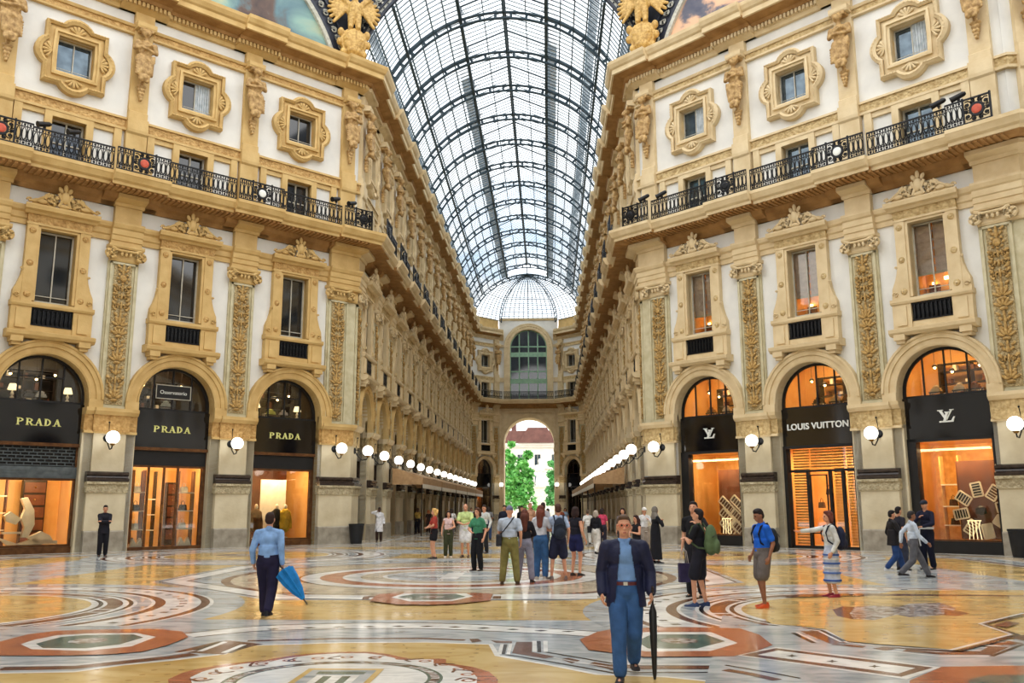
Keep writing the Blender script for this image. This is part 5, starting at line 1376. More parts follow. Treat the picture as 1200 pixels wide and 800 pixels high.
# third left shop: white folded figure
b = MB('shopwhite')
def P_(pts, y0=-.12, y1=.12): b.prism(pts, y0, y1)
P_([(-.1, .55), (.12, .55), (.3, 1.0), (.25, 1.5), (.0, 1.95), (-.2, 1.9), (-.05, 1.55), (-.15, 1.2), (-.02, .9)])
P_([(-.15, 1.2), (-.5, 1.45), (-.7, 1.3), (-.62, 1.12), (-.3, 1.0)]); P_([(.1, .55), (.55, .75), (.85, .6), (1.0, .35), (.4, .3)])
P_([(-.7, .75), (-.1, .75), (-.1, .68), (-.7, .68)]); P_([(-.9, .6), (-.1, .3), (-.5, .3)]); P_([(-.3, .3), (1.1, .3), (1.1, .42), (.3, .5)])
o = b.build('paper_sculpture', None, loc=at(OL, 11.75, -1.15), rz=OL.rz); tag(o, 'large folded white paper figure in the left shop window under the grey grille', 'sculpture')
shelf_unit(OL, 12.7, -1.9, .9, (.8, 1.4, 2.0), 'brown shelves behind the folded white figure')
for q, j in ((12.5, 0), (12.9, 1)): handbag(OL, q, -1.9, .82 + .6 * j, (230, 220, 200), 'pale handbag on the %s of the brown shelves behind the folded figure' % ('lower board' if j == 0 else 'middle board'))
# first left shop: white panel, two coats on stands
b = MB('shopwhite'); b.box(-.6, .6, 0, .04, .3, 2.75); o = b.build('white_panel', None, loc=at(OL, 1.95, -1.5), rz=OL.rz); tag(o, 'tall white back panel in the shop window with the two coats', 'panel')
def mannequin(loc, rz, c, label, arms=True):
    t = thing('mannequin', label, 'mannequin', loc, rz, 'dressed mannequins')
    b = MB(cloth(c, .7)); b.limb((0, 0, 1.05), (0, 0, 1.38), .2, .17, 12); b.limb((0, 0, .72), (0, 0, 1.1), .21, .18, 12)
    for q in (-1, 1): b.limb((q * .19, 0, 1.36), (q * .26, -.03, .98), .075, .055); b.limb((q * .26, -.03, .98), (q * .24, -.1, .72), .055, .05)
    link(remesh(b, .025, 2), 'coat', t)
    b = MB('shopwhite'); b.lathe([(.15, .3), (.15, .33), (.02, .35), (.02, .75)], 10); b.ball((0, 0, 1.6), (.08, .09, .12)); b.tube([(0, 0, 1.4), (0, 0, 1.5)], .04); sub(b, 'stand', t, True)
mannequin(at(OL, 1.65, -.95), OL.rz, (214, 176, 60), 'mannequin in a mustard coat in the left shop window nearest the arcade')
mannequin(at(OL, 2.0, -1.05), OL.rz, (40, 38, 36), 'mannequin in a black coat beside the mustard one')
mannequin(at(OL, 3.0, -.95), OL.rz, (120, 84, 50), 'mannequin in a brown and white coat at the left of the same window')
# right first shop: brown panel, six tilted strips, gold legs
for s, lab in ((2.55, 'diagonal strips'), (12.35, 'flower-like frames')):
    b = MB('warmdk'); b.box(-.85, .95, 0, .05, .46, 3.1); o = b.build('brown_panel', None, loc=at(OR, s, -1.5), rz=OR.rz); tag(o, 'tall brown back panel behind the %s display' % lab, 'panel', 'brown display panels')
def strips(s, label, lst, part):
    t = thing('window_display', label, 'display', at(OR, s, -1.25, 0), OR.rz)
    for cx, cz, ang, w, h, fill, bars in lst:
        R = Matrix.Rotation(-ang, 3, 'Y'); b = MB('shopwhite', fill)
        def bx(x0, x1, y0, y1, z0, z1):
            pts = [R @ Vector((x, y, z)) + Vector((cx, 0, cz)) for x, y, z in [(x0, y0, z0), (x1, y0, z0), (x1, y1, z0), (x0, y1, z0), (x0, y0, z1), (x1, y0, z1), (x1, y1, z1), (x0, y1, z1)]]
            b.add(pts, [(0, 3, 2, 1), (4, 5, 6, 7), (0, 1, 5, 4), (1, 2, 6, 5), (2, 3, 7, 6), (3, 0, 4, 7)])
        for x in (-w / 2, w / 2): bx(x - .025, x + .025, -.05, 0, -h / 2, h / 2)
        for z in (-h / 2, h / 2): bx(-w / 2, w / 2, -.05, 0, z - .025, z + .025)
        for k in range(bars): xx = -w / 2 + (k + 1) * w / (bars + 1); bx(xx - .012, xx + .012, -.035, -.02, -h / 2, h / 2)
        b.m(1); bx(-w / 2, w / 2, -.02, .0, -h / 2, h / 2)
        sub(b, part, t)
strips(2.5, 'six diagonal white-rimmed strips in the right window nearest the arcade', [(cx, cz, -.75, .78, .3, 'warmdk', 5) for cx, cz in [(-.25, 1.62), (.32, 1.66), (-.25, 1.12), (.3, 1.12), (-.25, .72), (.3, .66)]], 'diagonal_strip')
strips(12.35, 'eight white-rimmed frames set like flower petals in the outermost right window', [(.7 * cos(a), 1.42 + .7 * sin(a), a, .46, .32, 'blackm' if j in (0, 6, 7) else 'shopwhite' if j in (4, 3) else 'warmdk', 4) for j, a in [(j, radians(100 - j * 45)) for j in range(8)]], 'petal_board')
def goldlegs(s, label):
    t = thing('golden_stand', label, 'stand', at(OR, s, -1.1), OR.rz, 'golden display stands'); b = MB('creamglow')  # legs and bar glow by emission though the stand is no lamp
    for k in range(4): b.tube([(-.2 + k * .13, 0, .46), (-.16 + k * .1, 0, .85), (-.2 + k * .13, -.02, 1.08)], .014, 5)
    sub(b, 'legs', t, True); b = MB('creamglow'); b.box(-.22, .22, -.03, .03, 1.06, 1.09); sub(b, 'top_bar', t)
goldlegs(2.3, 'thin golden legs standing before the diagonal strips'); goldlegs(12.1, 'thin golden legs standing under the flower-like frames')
b = MB('darkbrown'); b.ball((0, 0, 1.42), (.16, .08, .16)); b.box(-.14, .14, -.1, .1, 1.3, 1.5); o = b.build('dark_handbag', None, True, loc=at(OR, 12.35, -1.1), rz=OR.rz); tag(o, 'dark bag in the middle of the flower-like frames', 'handbag')
shelf_unit(OR, 11.25, -1.7, .62, (.9, 1.55, 2.3), 'amber-lit shelves left of the flower-like frames', 'wood', .4, 3.3)
for j, z in enumerate((.92, 1.57)): handbag(OR, 11.25, -1.7, z, (70, 44, 30), 'dark brown bag on the %s amber-lit shelf' % ('lower', 'middle')[j], .26)
for j, (x_, c_) in enumerate(((6.55, (120, 60, 30)), (6.9, (90, 50, 30)))): handbag(OR, x_, -1.2, 1.5 + .5 * j, c_, 'brown bag behind the entrance door glass, %s' % ('lower', 'upper')[j], .24)
for fr, s_, w_, lab in ((OL, 1.2, .5, 'dark wardrobe deep in the left shop nearest the arcade'), (OL, 7.9, .5, 'dark cabinet deep behind the shop entrance, outer side'), (OL, 5.9, .4, 'dark cabinet deep behind the shop entrance, arcade side'), (OL, 11.1, .8, 'dark cabinet deep in the shop under the grey grille'), (OL, 12.9, .7, 'dark bookcase behind the folded white figure'), (OR, 7.6, .5, 'dark cabinet deep behind the slatted entrance'), (OR, 1.2, .25, 'dark post-like cabinet at the left of the strips window')):
    t = thing('cabinet', lab, 'cabinet', at(fr, s_, -2.7), fr.rz, 'dark cabinets in the shops')
    b = MB('darkbrown'); b.box(-w_ / 2, w_ / 2, 0, .3, .05, 2.6); sub(b, 'carcass', t)
    for k in range(5):
        b = MB('warmdk'); z_ = .3 + k * .46; b.box(-w_ / 2 + .04, w_ / 2 - .04, -.02, 0, z_, z_ + .38); dr = sub(b, 'drawer', t); b = MB('brass'); b.ball((0, -.05, z_ + .2), .035, 6, 4); sub(b, 'knob', dr)
# lamps and goods behind the arched upper panes
def tlamp(fr, s, z, label, on=True, k=1):
    t = thing('table_lamp', label, 'lamp', at(fr, s, -1.0, z), fr.rz, 'table lamps behind the arched panes')
    b = MB('shopwhite'); b.lathe([(.07, 0), (.07, .02), (.03, .06), (.06, .15), (.02, .24), (.015, .3)], 8); sub(b, 'base', t, True)
    b = MB('creamglow'); b.lathe([(.17, .28), (.11, .5)], 12); sub(b, 'lamp_shade', t, True)
tlamp(OL, 10.75, 5.45, 'small cream lamp at the right of the farthest left arched pane'); tlamp(OL, 12.6, 5.45, 'small cream lamp at the left of the farthest left arched pane')
tlamp(OL, 1.25, 5.45, 'small cream lamp at the right of the arched pane nearest the arcade'); tlamp(OL, 3.2, 5.5, 'small cream lamp at the left of the arched pane nearest the arcade')
for fr, lst in ((OL, [(2.4, (220, 220, 120)), (1.8, (200, 190, 190)), (11.6, (210, 210, 214)), (12.0, (90, 90, 96)), (7.0, (200, 210, 210))]), (OR, [(1.7, (180, 120, 60)), (2.5, (240, 220, 190)), (6.7, (60, 36, 24)), (7.4, (230, 190, 130)), (7.9, (120, 70, 40)), (11.2, (240, 210, 160)), (12.0, (250, 230, 200)), (12.5, (150, 90, 50))])):
    for s, c_ in lst:
        t = thing('display_table', 'table of folded goods behind the %s arched panes, %s from the arcade' % (SIDE[fr.side], ORD[sorted(q_[0] for q_ in lst).index(s)]), 'table', at(fr, s, -1.2, 5.22), fr.rz, 'display tables behind the arched panes')
        b = MB('darkbrown')
        for x in (-.18, .18):
            for y in (-.1, .1): b.box(x - .015, x + .015, y - .015, y + .015, 0, .3)
        b.box(-.22, .22, -.13, .13, .28, .32); sub(b, 'table_frame', t)
        b = MB(cloth(c_)); b.box(-.18, .18, -.1, .1, .32, .4); b.box(-.15, .15, -.09, .09, .4, .46); b.ball((.0, 0, .5), (.12, .08, .07)); sub(b, 'folded_goods', t)
for fr in (OL, OR):
    for i, s_ in enumerate(OB):
        for k, (dx, zz, dd_) in enumerate(((-.7, 6.45, -1.5), (.0, 6.2, -1.2), (.75, 6.4, -1.7))):
            t = thing('ceiling_lamp', 'small hanging lamp behind the %s arched pane of the %s octagon wall, %s' % (ORD[i], SIDE[fr.side], ('first', 'middle', 'last')[k]), 'lamp', at(fr, s_ + dx, dd_, zz), fr.rz, 'hanging lamps behind the arched panes')
            b = MB('darkbrown'); b.tube([(0, 0, .1), (0, 0, 7.28 - zz)], .01, 4); b.lathe([(.1, .02), (.09, .08), (.02, .14)], 8); sub(b, 'shade', t)
            b = MB('bulb'); b.ball((0, 0, 0), .045, 8, 6); sub(b, 'bulb', t)
        t = thing('display_rack', 'dark rack with pale goods behind the %s arched pane of the %s octagon wall' % (ORD[i], SIDE[fr.side]), 'rack', at(fr, s_ + .1, -2.6, 5.22), fr.rz, 'dark racks behind the arched panes')
        b = MB('darkbrown'); b.box(-1.1, -1.04, -.1, .3, 0, 1.5); b.box(1.04, 1.1, -.1, .3, 0, 1.5); b.box(-.03, .03, -.1, .3, 0, 1.5)
        for z_ in (.3, .75, 1.2, 1.5): b.box(-1.1, 1.1, -.1, .3, z_ - .03, z_)
        sub(b, 'rack_frame', t); b = MB('shopwhite', 'warmdk')
        for k in range(10): b.m(k % 2).box(-.98 + .2 * k, -.86 + .2 * k, -.05, .2, (.3, .75, 1.2)[k % 3], (.3, .75, 1.2)[k % 3] + .12 + .05 * (k % 4))
        sub(b, 'folded_goods', t)
# framed notice in the middle left arch
t = thing('framed_sign', 'thin-framed notice behind the arched pane over the shop entrance', 'sign', at(OL, 7.0, -.5, 6.05), OL.rz)
b = MB('lgrey'); [b.box(*a) for a in ((-.7, .7, -.02, 0, .25, .28), (-.7, .7, -.02, 0, -.28, -.25), (-.7, -.67, -.02, 0, -.28, .28), (.67, .7, -.02, 0, -.28, .28))]; sub(b, 'frame_rim', t)
b = MB('blackm'); b.box(-.67, .67, 0, .02, -.25, .25); sub(b, 'board', t)
o = link(text_mesh('Osservatorio', .2, 'lwhite', .004), 'lettering', t, (0, -.01, -.02))

# ------------------------------------------------------------------ globe lamps
def lamp_meshes():
    g = MB('globe'); g.ball((0, -.62, 0), .24, 20, 14); 
    k = MB('iron', 'brass')
    k.tube([(0, -.02, .0), (0, -.14, -.22), (0, -.36, -.42), (0, -.56, -.4), (0, -.62, -.28)], .025, 6)
    k.tube([(0, -.02, .05), (0, -.2, .02), (0, -.3, -.12), (0, -.2, -.22), (0, -.12, -.12)], .018, 6)
    k.tube([(0, -.04, 0), (.02, -.1, .3), (0, -.14, .55)], .014, 5); k.ball((0, -.14, .58), .035)
    k.m(1).lathe([(.13, -.3), (.07, -.25), (.05, -.22)], 10) if False else None
    k.m(0).loft([[(r * cos(2 * pi * i / 10), y, r * sin(2 * pi * i / 10)) for i in range(10)] for r, y in ((.15, .1), (.15, -.02), (.07, -.07))])
    k.m(1).loft([[(.11 * f * cos(2 * pi * i / 10), -.62 + .11 * f * sin(2 * pi * i / 10), z) for i in range(10)] for f, z in ((.5, -.3), (1, -.22), (.8, -.18))])
    return g.mesh('globe', True), k.mesh('bracket', True)
LG, LB = lamp_meshes()
def lamp(fr, s, label, group, dz=0):
    t = thing('wall_lamp', label, 'wall lamp', fr.loc(s, -.1, 4.1 + dz), fr.rz, group); link(LG, 'globe', t); link(LB, 'bracket', t)
for fr in (OL, OR):
    for i, s in enumerate([-.15] + [4.7, 9.52] + ([14.2] if fr.side > 0 else [])):
        lamp(fr, s, 'white globe lamp on the %s octagon wall, %s' % (SIDE[fr.side], ['on the corner pier beside the arcade', 'between the first and second shop', 'between the second and third shop', 'on the outer corner pier'][i]), 'globe lamps of the octagon')
for fr in (AL, AR):
    for i, s in enumerate([1.5] + AP + [61.4]): lamp(fr, s, 'white globe lamp on the %s arcade wall, %s in the row from the octagon' % (SIDE[fr.side], ORD[i]), 'globe lamps of the %s arcade wall' % SIDE[fr.side])
for q in (-1, 1):
    t = thing('wall_lamp', 'white globe lamp beside the tall archway at the arcade end, %s side' % SIDE[q], 'wall lamp', (q * 3.2, 65.5, 4.1), 0, 'globe lamps at the arcade end'); link(LG, 'globe', t); link(LB, 'bracket', t)

# ------------------------------------------------------------------ cafe awnings and bins
for q in (-1, 1):
    for k in range(5):
        y0 = 10.5 + k * 9.2; y1 = y0 + 8.9
        t = thing('awning', 'brown cafe awning with white scalloped edge on the %s arcade side, %s from the octagon' % (SIDE[q], ORD[k]), 'awning', (q * 6.4, (y0 + y1) / 2, 0), 0, 'cafe awnings')
        L_ = (y1 - y0) / 2; xi, xo = 0, -q * 1.7
        b = MB('awn'  if 'awn' in M else 'warmdk'); b.loft([[(x, y, z) for y in (-L_, L_)] for x, z in ((xi, 3.75), (xo * .5, 3.5), (xo, 3.2), (xo, 2.8), (xo + .03 * q, 2.8), (xo + .03 * q, 3.15), (xo * .5, 3.42), (xi, 3.67))], cap=False, closed=False); b.quad((xi, -L_, 3.75), (xo, -L_, 3.2), (xo, -L_, 2.8), (xi, -L_, 2.8)); sub(b, 'canopy', t)
        b = MB('shopwhite'); n_ = int(2 * L_ / .3)
        for j in range(n_):
            yy = -L_ + j * .3
            b.loft([[(xo + dx, yy + a, z) for a, z in ((0, 2.84), (.3, 2.84), (.3, 2.7), (.22, 2.62), (.15, 2.59), (.08, 2.62), (0, 2.7))] for dx in (-.01, .01)])
        sub(b, 'scalloped_valance', t)
        for yy in (-L_ + .2, L_ - .2):
            b = MB('darkbrown'); b.tube([(xo * .96, yy, 0), (xo * .96, yy, 2.84)], .04); sub(b, 'post', t)
def bin_(loc, label):
    t = thing('litter_bin', label, 'bin', loc, 0, 'black litter bins')
    b = MB('rubber'); b.lathe([(.24, 0), (.26, .04), (.33, .78), (.35, .8), (.35, .86), (.3, .86), (.28, .6), (.0, .58)], 16); sub(b, 'bin_body', t, True)
bin_((-6.2, .55, 0), 'black litter bin at the foot of the left corner pier'); bin_((16.75, -10.35, 0), 'black litter bin at the right edge of the picture beside the outer pier'); 

# ------------------------------------------------------------------ glazed barrel vault
Z0, RV = 21.3, 7.02; Y0, Y1 = .95, 61.9; HX = 2.35
a_h = acos(HX / RV)                       # angle where the raised lantern starts
a_b = math.asin(1.2 / RV)
ce = bpy.data.objects.new('ceiling', None); COL.objects.link(ce); ce['kind'] = 'structure'; ce['label'] = 'glazed iron barrel vault over the long arcade'
def arcpts(r, a0, a1, n): return [(r * cos(a0 + (a1 - a0) * i / n), Z0 + r * sin(a0 + (a1 - a0) * i / n)) for i in range(n + 1)]
b = MB('roofpane')
for a0, a1 in ((a_b, a_h), (pi - a_h, pi - a_b)):
    p = arcpts(RV + .12, a0, a1, 12)
    for (x0, z0), (x1, z1) in zip(p, p[1:]): b.quad((x0, Y0, z0), (x1, Y0, z1), (x1, Y1, z1), (x0, Y1, z0))
zl = Z0 + RV * sin(a_h); ZL, ZR = zl + .75, zl + 1.75
for q in (-1, 1): b.quad((q * (HX + .15), Y0, ZL), (0, Y0, ZR), (0, Y1, ZR), (q * (HX + .15), Y1, ZL))
b.build('roof_glazing', ce)
b = MB('bars'); nb = int((Y1 - Y0) / .43)
def arcbar(y, r, a0, a1, w, h, n):
    p = arcpts(r, a0, a1, n); p2 = arcpts(r + h, a0, a1, n)
    b.loft([[(x0, y - w, z0), (x0, y + w, z0), (x1, y + w, z1), (x1, y - w, z1)] for (x0, z0), (x1, z1) in zip(p, p2)])
for i in range(nb + 1):
    y = Y0 + i * (Y1 - Y0) / nb
    for a0, a1 in ((a_b, a_h), (pi - a_h, pi - a_b)): arcbar(y, RV + .05, a0, a1, .022, .05, 9)
    for q in (-1, 1):
        b.loft([[(x, y - .022, z), (x, y + .022, z), (x, y + .022, z + .05), (x, y - .022, z + .05)] for x, z in ((q * (HX + .15), ZL - .06), (0, ZR - .06))])
for a in [a_b + (a_h - a_b) * k / 9 for k in range(1, 9)]:
    w = .05
    for aa in (a, pi - a):
        x, z = (RV + .02) * cos(aa), Z0 + (RV + .02) * sin(aa); b.box(x - w * .7, x + w * .7, Y0, Y1, z - w, z + w)
for q in (-1, 1): b.box(q * 1.2 - .03, q * 1.2 + .03, Y0, Y1, (ZL + ZR) / 2 - .06, (ZL + ZR) / 2)
b.build('glazing_bars', ce)
b = MB('steel')
for aa in (a_h, pi - a_h): 
    x, z = (RV - .02) * cos(aa), Z0 + (RV - .02) * sin(aa); b.box(x - .09, x + .09, Y0, Y1, z - .14, z + .1)
for aa in ((a_b + a_h) / 2 + .02, pi - (a_b + a_h) / 2 - .02):
    x, z = (RV - .08) * cos(aa), Z0 + (RV - .08) * sin(aa); b.box(x - .07, x + .07, Y0, Y1, z - .07, z + .07)
b.box(-.06, .06, Y0, Y1, ZR - .14, ZR); b.box(-.05, .05, Y0, Y1, Z0 + RV - .1, Z0 + RV + .02)
for q in (-1, 1): b.box(q * (HX + .1) - .04, q * (HX + .1) + .04, Y0, Y1, ZL - .1, ZL)
b.build('purlins', ce)
b = MB('bars')
for q in (-1, 1):
    for k in range(2): b.box(q * HX + q * .06, q * HX + q * .09, Y0, Y1, zl + .28 + k * .2, zl + .3 + k * .2)
b.build('lantern_louvres', ce)
def rib_mesh():
    b = MB('steel'); R1, R0 = RV, RV - .44
    for r, h in ((R0, .09), (R1 - .09, .09)):
        p = arcpts(r, a_b * .7, pi - a_b * .7, 40); p2 = arcpts(r + h, a_b * .7, pi - a_b * .7, 40)
        b.loft([[(x0, -.08, z0), (x0, .08, z0), (x1, .08, z1), (x1, -.08, z1)] for (x0, z0), (x1, z1) in zip(p, p2)])
    n = 23
    for i in range(n + 1):
        a = a_b * .7 + (pi - a_b * 1.4) * i / n
        d = Vector((cos(a), 0, sin(a))); t = Vector((-sin(a), 0, cos(a)))
        o = Vector((0, 0, Z0)); w = .075
        P = [o + d * R0 - t * w, o + d * R1 - t * w, o + d * R1 + t * w, o + d * R0 + t * w]
        b.add([p + Vector((0, s_ * .04, 0)) for s_ in (-1, 1) for p in P], [(0, 1, 2, 3), (7, 6, 5, 4), (0, 4, 5, 1), (1, 5, 6, 2), (2, 6, 7, 3), (3, 7, 4, 0)])
    # lantern gable with its corner scrolls
    for q in (-1, 1):
        b.tube([(q * HX, 0, zl), (q * HX, 0, ZL)], .06, 4); b.tube([(q * HX, 0, ZL), (0, 0, ZR)], .06, 4)
        for r in (.15, .28, .42): b.tube([(q * (HX - r), 0, zl + .06 + r * .0 + .32), (q * (HX - r * .6), 0, zl + .5), (q * (HX - .03), 0, zl + .3 - r * .4)], .02, 4)
    return b.mesh('rib')
RIB = rib_mesh()
for k in range(14):
    o = link(RIB, 'roof_rib', ce, (0, 5.7 + 4.32 * k, 0))
# half dome over the far end
def efoot(q): return (q * 3.45, 65.7, 23.6)
apex = (0, Y1, Z0 + RV - .1)
def earc(p0, n=14, push=.55):
    """curved rib from foot to apex"""
    out = []
    for i in range(n + 1):
        a = pi / 2 * i / n
        out.append((apex[0] + (p0[0] - apex[0]) * cos(a), apex[1] + (p0[1] - apex[1]) * cos(a), p0[2] + (apex[2] - p0[2]) * sin(a)))
    return out
A0 = [(x, Y1, z) for x, z in arcpts(RV + .1, pi - a_b * 1.9, pi / 2, 14)]; A1 = earc(efoot(-1)); A2 = earc(efoot(1)); A3 = [(x, Y1, z) for x, z in arcpts(RV + .1, a_b * 1.9, pi / 2, 14)]
b = MB('roofpane'); bb = MB('bars')
for P, Q in ((A0, A1), (A1, A2), (A2, A3)):
    for i in range(14):
        if i < 13: b.quad(P[i], Q[i], Q[i + 1], P[i + 1])
        else: b.add([P[i], Q[i], P[i + 1]], [(0, 1, 2)])
    N = 12 if P is A1 else 7
    for j in range(1, N):
        f = j / N
        bb.tube([tuple(Vector(P[i]).lerp(Vector(Q[i]), f)) for i in range(15)], .04, 4)
    for i in range(0, 13):
        for h in (0, .5):
            p = Vector(P[i]).lerp(Vector(P[i + 1]), h); q_ = Vector(Q[i]).lerp(Vector(Q[i + 1]), h); bb.tube([p, q_], .04, 4)
b.build('end_glazing', ce); bb.build('end_glazing_bars', ce)
for P in (A1, A2):
    b = MB('steel'); lo = [(x * .93, y - .25, z - .3) for x, y, z in P]; b.tube(P, .06, 5); b.tube(lo, .06, 5)
    for i in range(0, 15): b.tube([P[i], lo[i]], .045, 4)
    b.build('roof_rib', ce)
b = MB('steel'); mid = [tuple(Vector(p).lerp(Vector(q_), .5)) for p, q_ in zip(A1, A2)]; b.tube(mid, .06, 5)
for P, Q in ((A0, A1), (A1, A2), (A2, A3)): b.tube([P[5], Q[5]], .05, 5)
b.build('end_purlins', ce)
b = MB('ochre')  # upstand carrying the half dome
for (x0, y0, x1, y1) in ((-6.9, 62.3, -3.6, 65.75), (3.6, 65.75, 6.9, 62.3)):
    b.add([(x0, y0, 22.3), (x1, y1, 22.3), (x1, y1, 23.7), (x0, y0, 23.7)], [(0, 1, 2, 3)])
struct(b.build(sname('trim')))

# ------------------------------------------------------------------ lace-edged front arch, lunettes, eagles
b = MB('lacedark', 'lacelight')
yF = .9
for r0, r1, d, m in ((RV - .02, RV + .1, .1, 0), (RV + .1, RV + .28, -.02, 1), (RV + .28, RV + .36, .08, 0), (RV + .36, RV + 1.0, -.04, 0), (RV + 1.0, RV + 1.12, .1, 0)):
    b.m(m); rr = []
    for i in range(61):
        a = .12 + (pi - .24) * i / 60
        rr.append([(r * cos(a), yF - dd, Z0 + r * sin(a)) for r, dd in ((r0, -.1), (r0, d), (r1, d), (r1, -.1))])
    b.loft(rr)
b.m(1)
for i in range(64):
    a = .2 + (pi - .4) * (i + .5) / 64; c_ = RV + .66
    cx, cz = c_ * cos(a), Z0 + c_ * sin(a)
    for q in (-1, 1):
        b.tube([(cx + .17 * q * cos(t + a) * (1 - t / 12), yF - .06, cz + .17 * sin(t + a) * (1 - t / 12)) for t in [j * .7 for j in range(12)]], .028, 4, False)
    b.ball((cx, yF - .06, cz), (.07, .04, .07), 6, 4)
    for rr_ in (RV + .4, RV + .94): b.ball((rr_ * cos(a), yF - .06, Z0 + rr_ * sin(a)), (.07, .03, .07), 5, 3)
    a2 = .2 + (pi - .4) * i / 64; b.m(0).ball(((RV + .19) * cos(a2), yF - .03, Z0 + (RV + .19) * sin(a2)), (.05, .03, .05), 5, 3); b.m(1)
o = b.build('lace_arch', None); o.name = 'wall_arch_front'; struct(o, 'pale openwork iron arch at the mouth of the vault')
for fr in (OL, OR):
    x = fr.sg; sd = SIDE[fr.side]; cs, zc, r = 7.0, 20.2, 7.0; dd = .55
    a0 = math.asin((22.2 - zc) / r); pts = [(x * cs + r * cos(a0 + (pi - 2 * a0) * i / 40), zc + r * sin(a0 + (pi - 2 * a0) * i / 40)) for i in range(41)]
    b = MB('paintL' if fr.side < 0 else 'paintR'); b.add([(px_, dd, pz) for px_, pz in pts], [tuple(range(len(pts)))])
    t = b.build('wall_painting_' + sd, None, loc=fr.loc(0), rz=fr.rz); struct(t, 'painted lunette above the %s octagon wall' % sd)
    b = MB('lacelight', 'lacedark'); rings = []
    for i in range(41):
        a = a0 * .7 + (pi - 2 * a0 * .7) * i / 40
        rings.append([(x * cs + rr * cos(a), yy, zc + rr * sin(a)) for rr, yy in ((r - .02, dd), (r - .02, .4), (r + .14, .36), (r + .22, .42), (r + .22, dd))])
    b.loft(rings)
    b.m(1); rings = []
    for i in range(41):
        a = a0 * .7 + (pi - 2 * a0 * .7) * i / 40
        rings.append([(x * cs + rr * cos(a), yy, zc + rr * sin(a)) for rr, yy in ((r + .2, dd), (r + .2, .4), (r + .34, .4), (r + .34, dd))])
    b.loft(rings); 
    b.m(0)
    for i in range(44):
        a = .35 + (pi - .7) * (i + .5) / 44; c_ = r + .66; cx, cz = x * cs + c_ * cos(a), zc + c_ * sin(a)
        for q in (-1, 1): b.tube([(cx + .17 * q * cos(t_ + a) * (1 - t_ / 12), .42, cz + .17 * sin(t_ + a) * (1 - t_ / 12)) for t_ in [j * .7 for j in range(12)]], .028, 4, False)
    rings = []
    for i in range(41):
        a = a0 * .7 + (pi - 2 * a0 * .7) * i / 40
        rings.append([(x * cs + rr * cos(a), yy, zc + rr * sin(a)) for rr, yy in ((r + .95, dd), (r + .95, .38), (r + 1.05, .38), (r + 1.05, dd))])
    b.m(1).loft(rings)
    t = b.build(sname('trim'), None, True, loc=fr.loc(0), rz=fr.rz); struct(t)
    b = MB('lacedark')
    L_, R_ = sorted((x * -.86, x * 14.8))
    out = [(L_, 22.2), (L_, 30), (R_, 30), (R_, 22.2)]
    P = [(x * cs + (r + .3) * cos(a), zc + (r + .3) * sin(a)) for a in [a0 * .8 + (pi - 1.6 * a0) * i / 40 for i in range(41)]]
    for (x0, z0), (x1, z1) in zip(P, P[1:]): b.quad((x0, .5, z0), (x1, .5, z1), (x1, .5, 30), (x0, .5, 30))
    b.quad((R_, .5, 22.2), (P[0][0], .5, 22.2), (P[0][0], .5, 30), (R_, .5, 30)); b.quad((L_, .5, 22.2), (P[-1][0], .5, 22.2), (P[-1][0], .5, 30), (L_, .5, 30))
    t = b.build('wall_pendentive_' + sd, None, loc=fr.loc(0), rz=fr.rz); struct(t)
    # a relief crowd of painted rocks/people is plain paint; gilded scrolls sit on the cornice
def eagle():
    b = MB('gilt'); B = b.ball; L = b.limb
    B((0, -.3, 1.9), (.3, .26, .5), 12, 9); B((0, -.42, 2.5), (.16, .17, .22), 10, 8); L((0, -.5, 2.5), (0, -.68, 2.42), .06, .03)
    for q in (-1, 1):
        for k in range(8):
            a = radians(40 + 16 * k); r = 1.02 - .03 * k
            L((q * .22, -.22, 2.15 - .05 * k), (q * (.3 + r * sin(a) * .85), -.2 + .03 * k, 2.05 - r * cos(a) * .95 + .1 * 0), .12, .075, 8)
        L((q * .2, -.25, 2.1), (q * .85, -.22, 2.9), .14, .1)
        L((q * .14, -.34, 1.6), (q * .17, -.36, .9), .17, .1)
        B((q * .17, -.42, 1.05), (.1, .14, .07))
    me1 = remesh(b, .035, 1)
    b = MB('gilt'); B = b.ball
    ringp = [(.42, .5), (.5, .35), (.46, .1), (.36, -.1), (.2, -.3)]
    b.loft([[(x, y, z) for x, z in [(.0 + .44 * cos(t), .55 + .5 * sin(t)) for t in [2 * pi * i / 20 for i in range(20)]]] for y in (-.05, -.3)])
    b.loft([[(k * .36 * cos(t), y, .55 + k * .42 * sin(t)) for t in [2 * pi * i / 20 for i in range(20)]] for k, y in ((1, -.25), (1, -.38), (.7, -.45), (.2, -.48))])
    for q in (-1, 1):
        B((q * .44, -.25, .85), (.12, .12, .16)); B((q * .48, -.25, .5), (.1, .12, .14)); B((q * .34, -.25, .15), (.12, .12, .14))
    b.limb((0, -.2, .2), (0, -.15, -.12), .3, .1)
    b.box(-.02, .02, -.5, -.4, .2, .9); b.box(-.3, .3, -.48, -.4, .53, .57)
    me2 = remesh(b, .03, 1); me2.transform(Matrix.Scale(1.42, 4)); me1.transform(Matrix.Translation((0, 0, .3)) @ Matrix.Scale(1.12, 4)); return me1, me2
EG, SH = eagle()
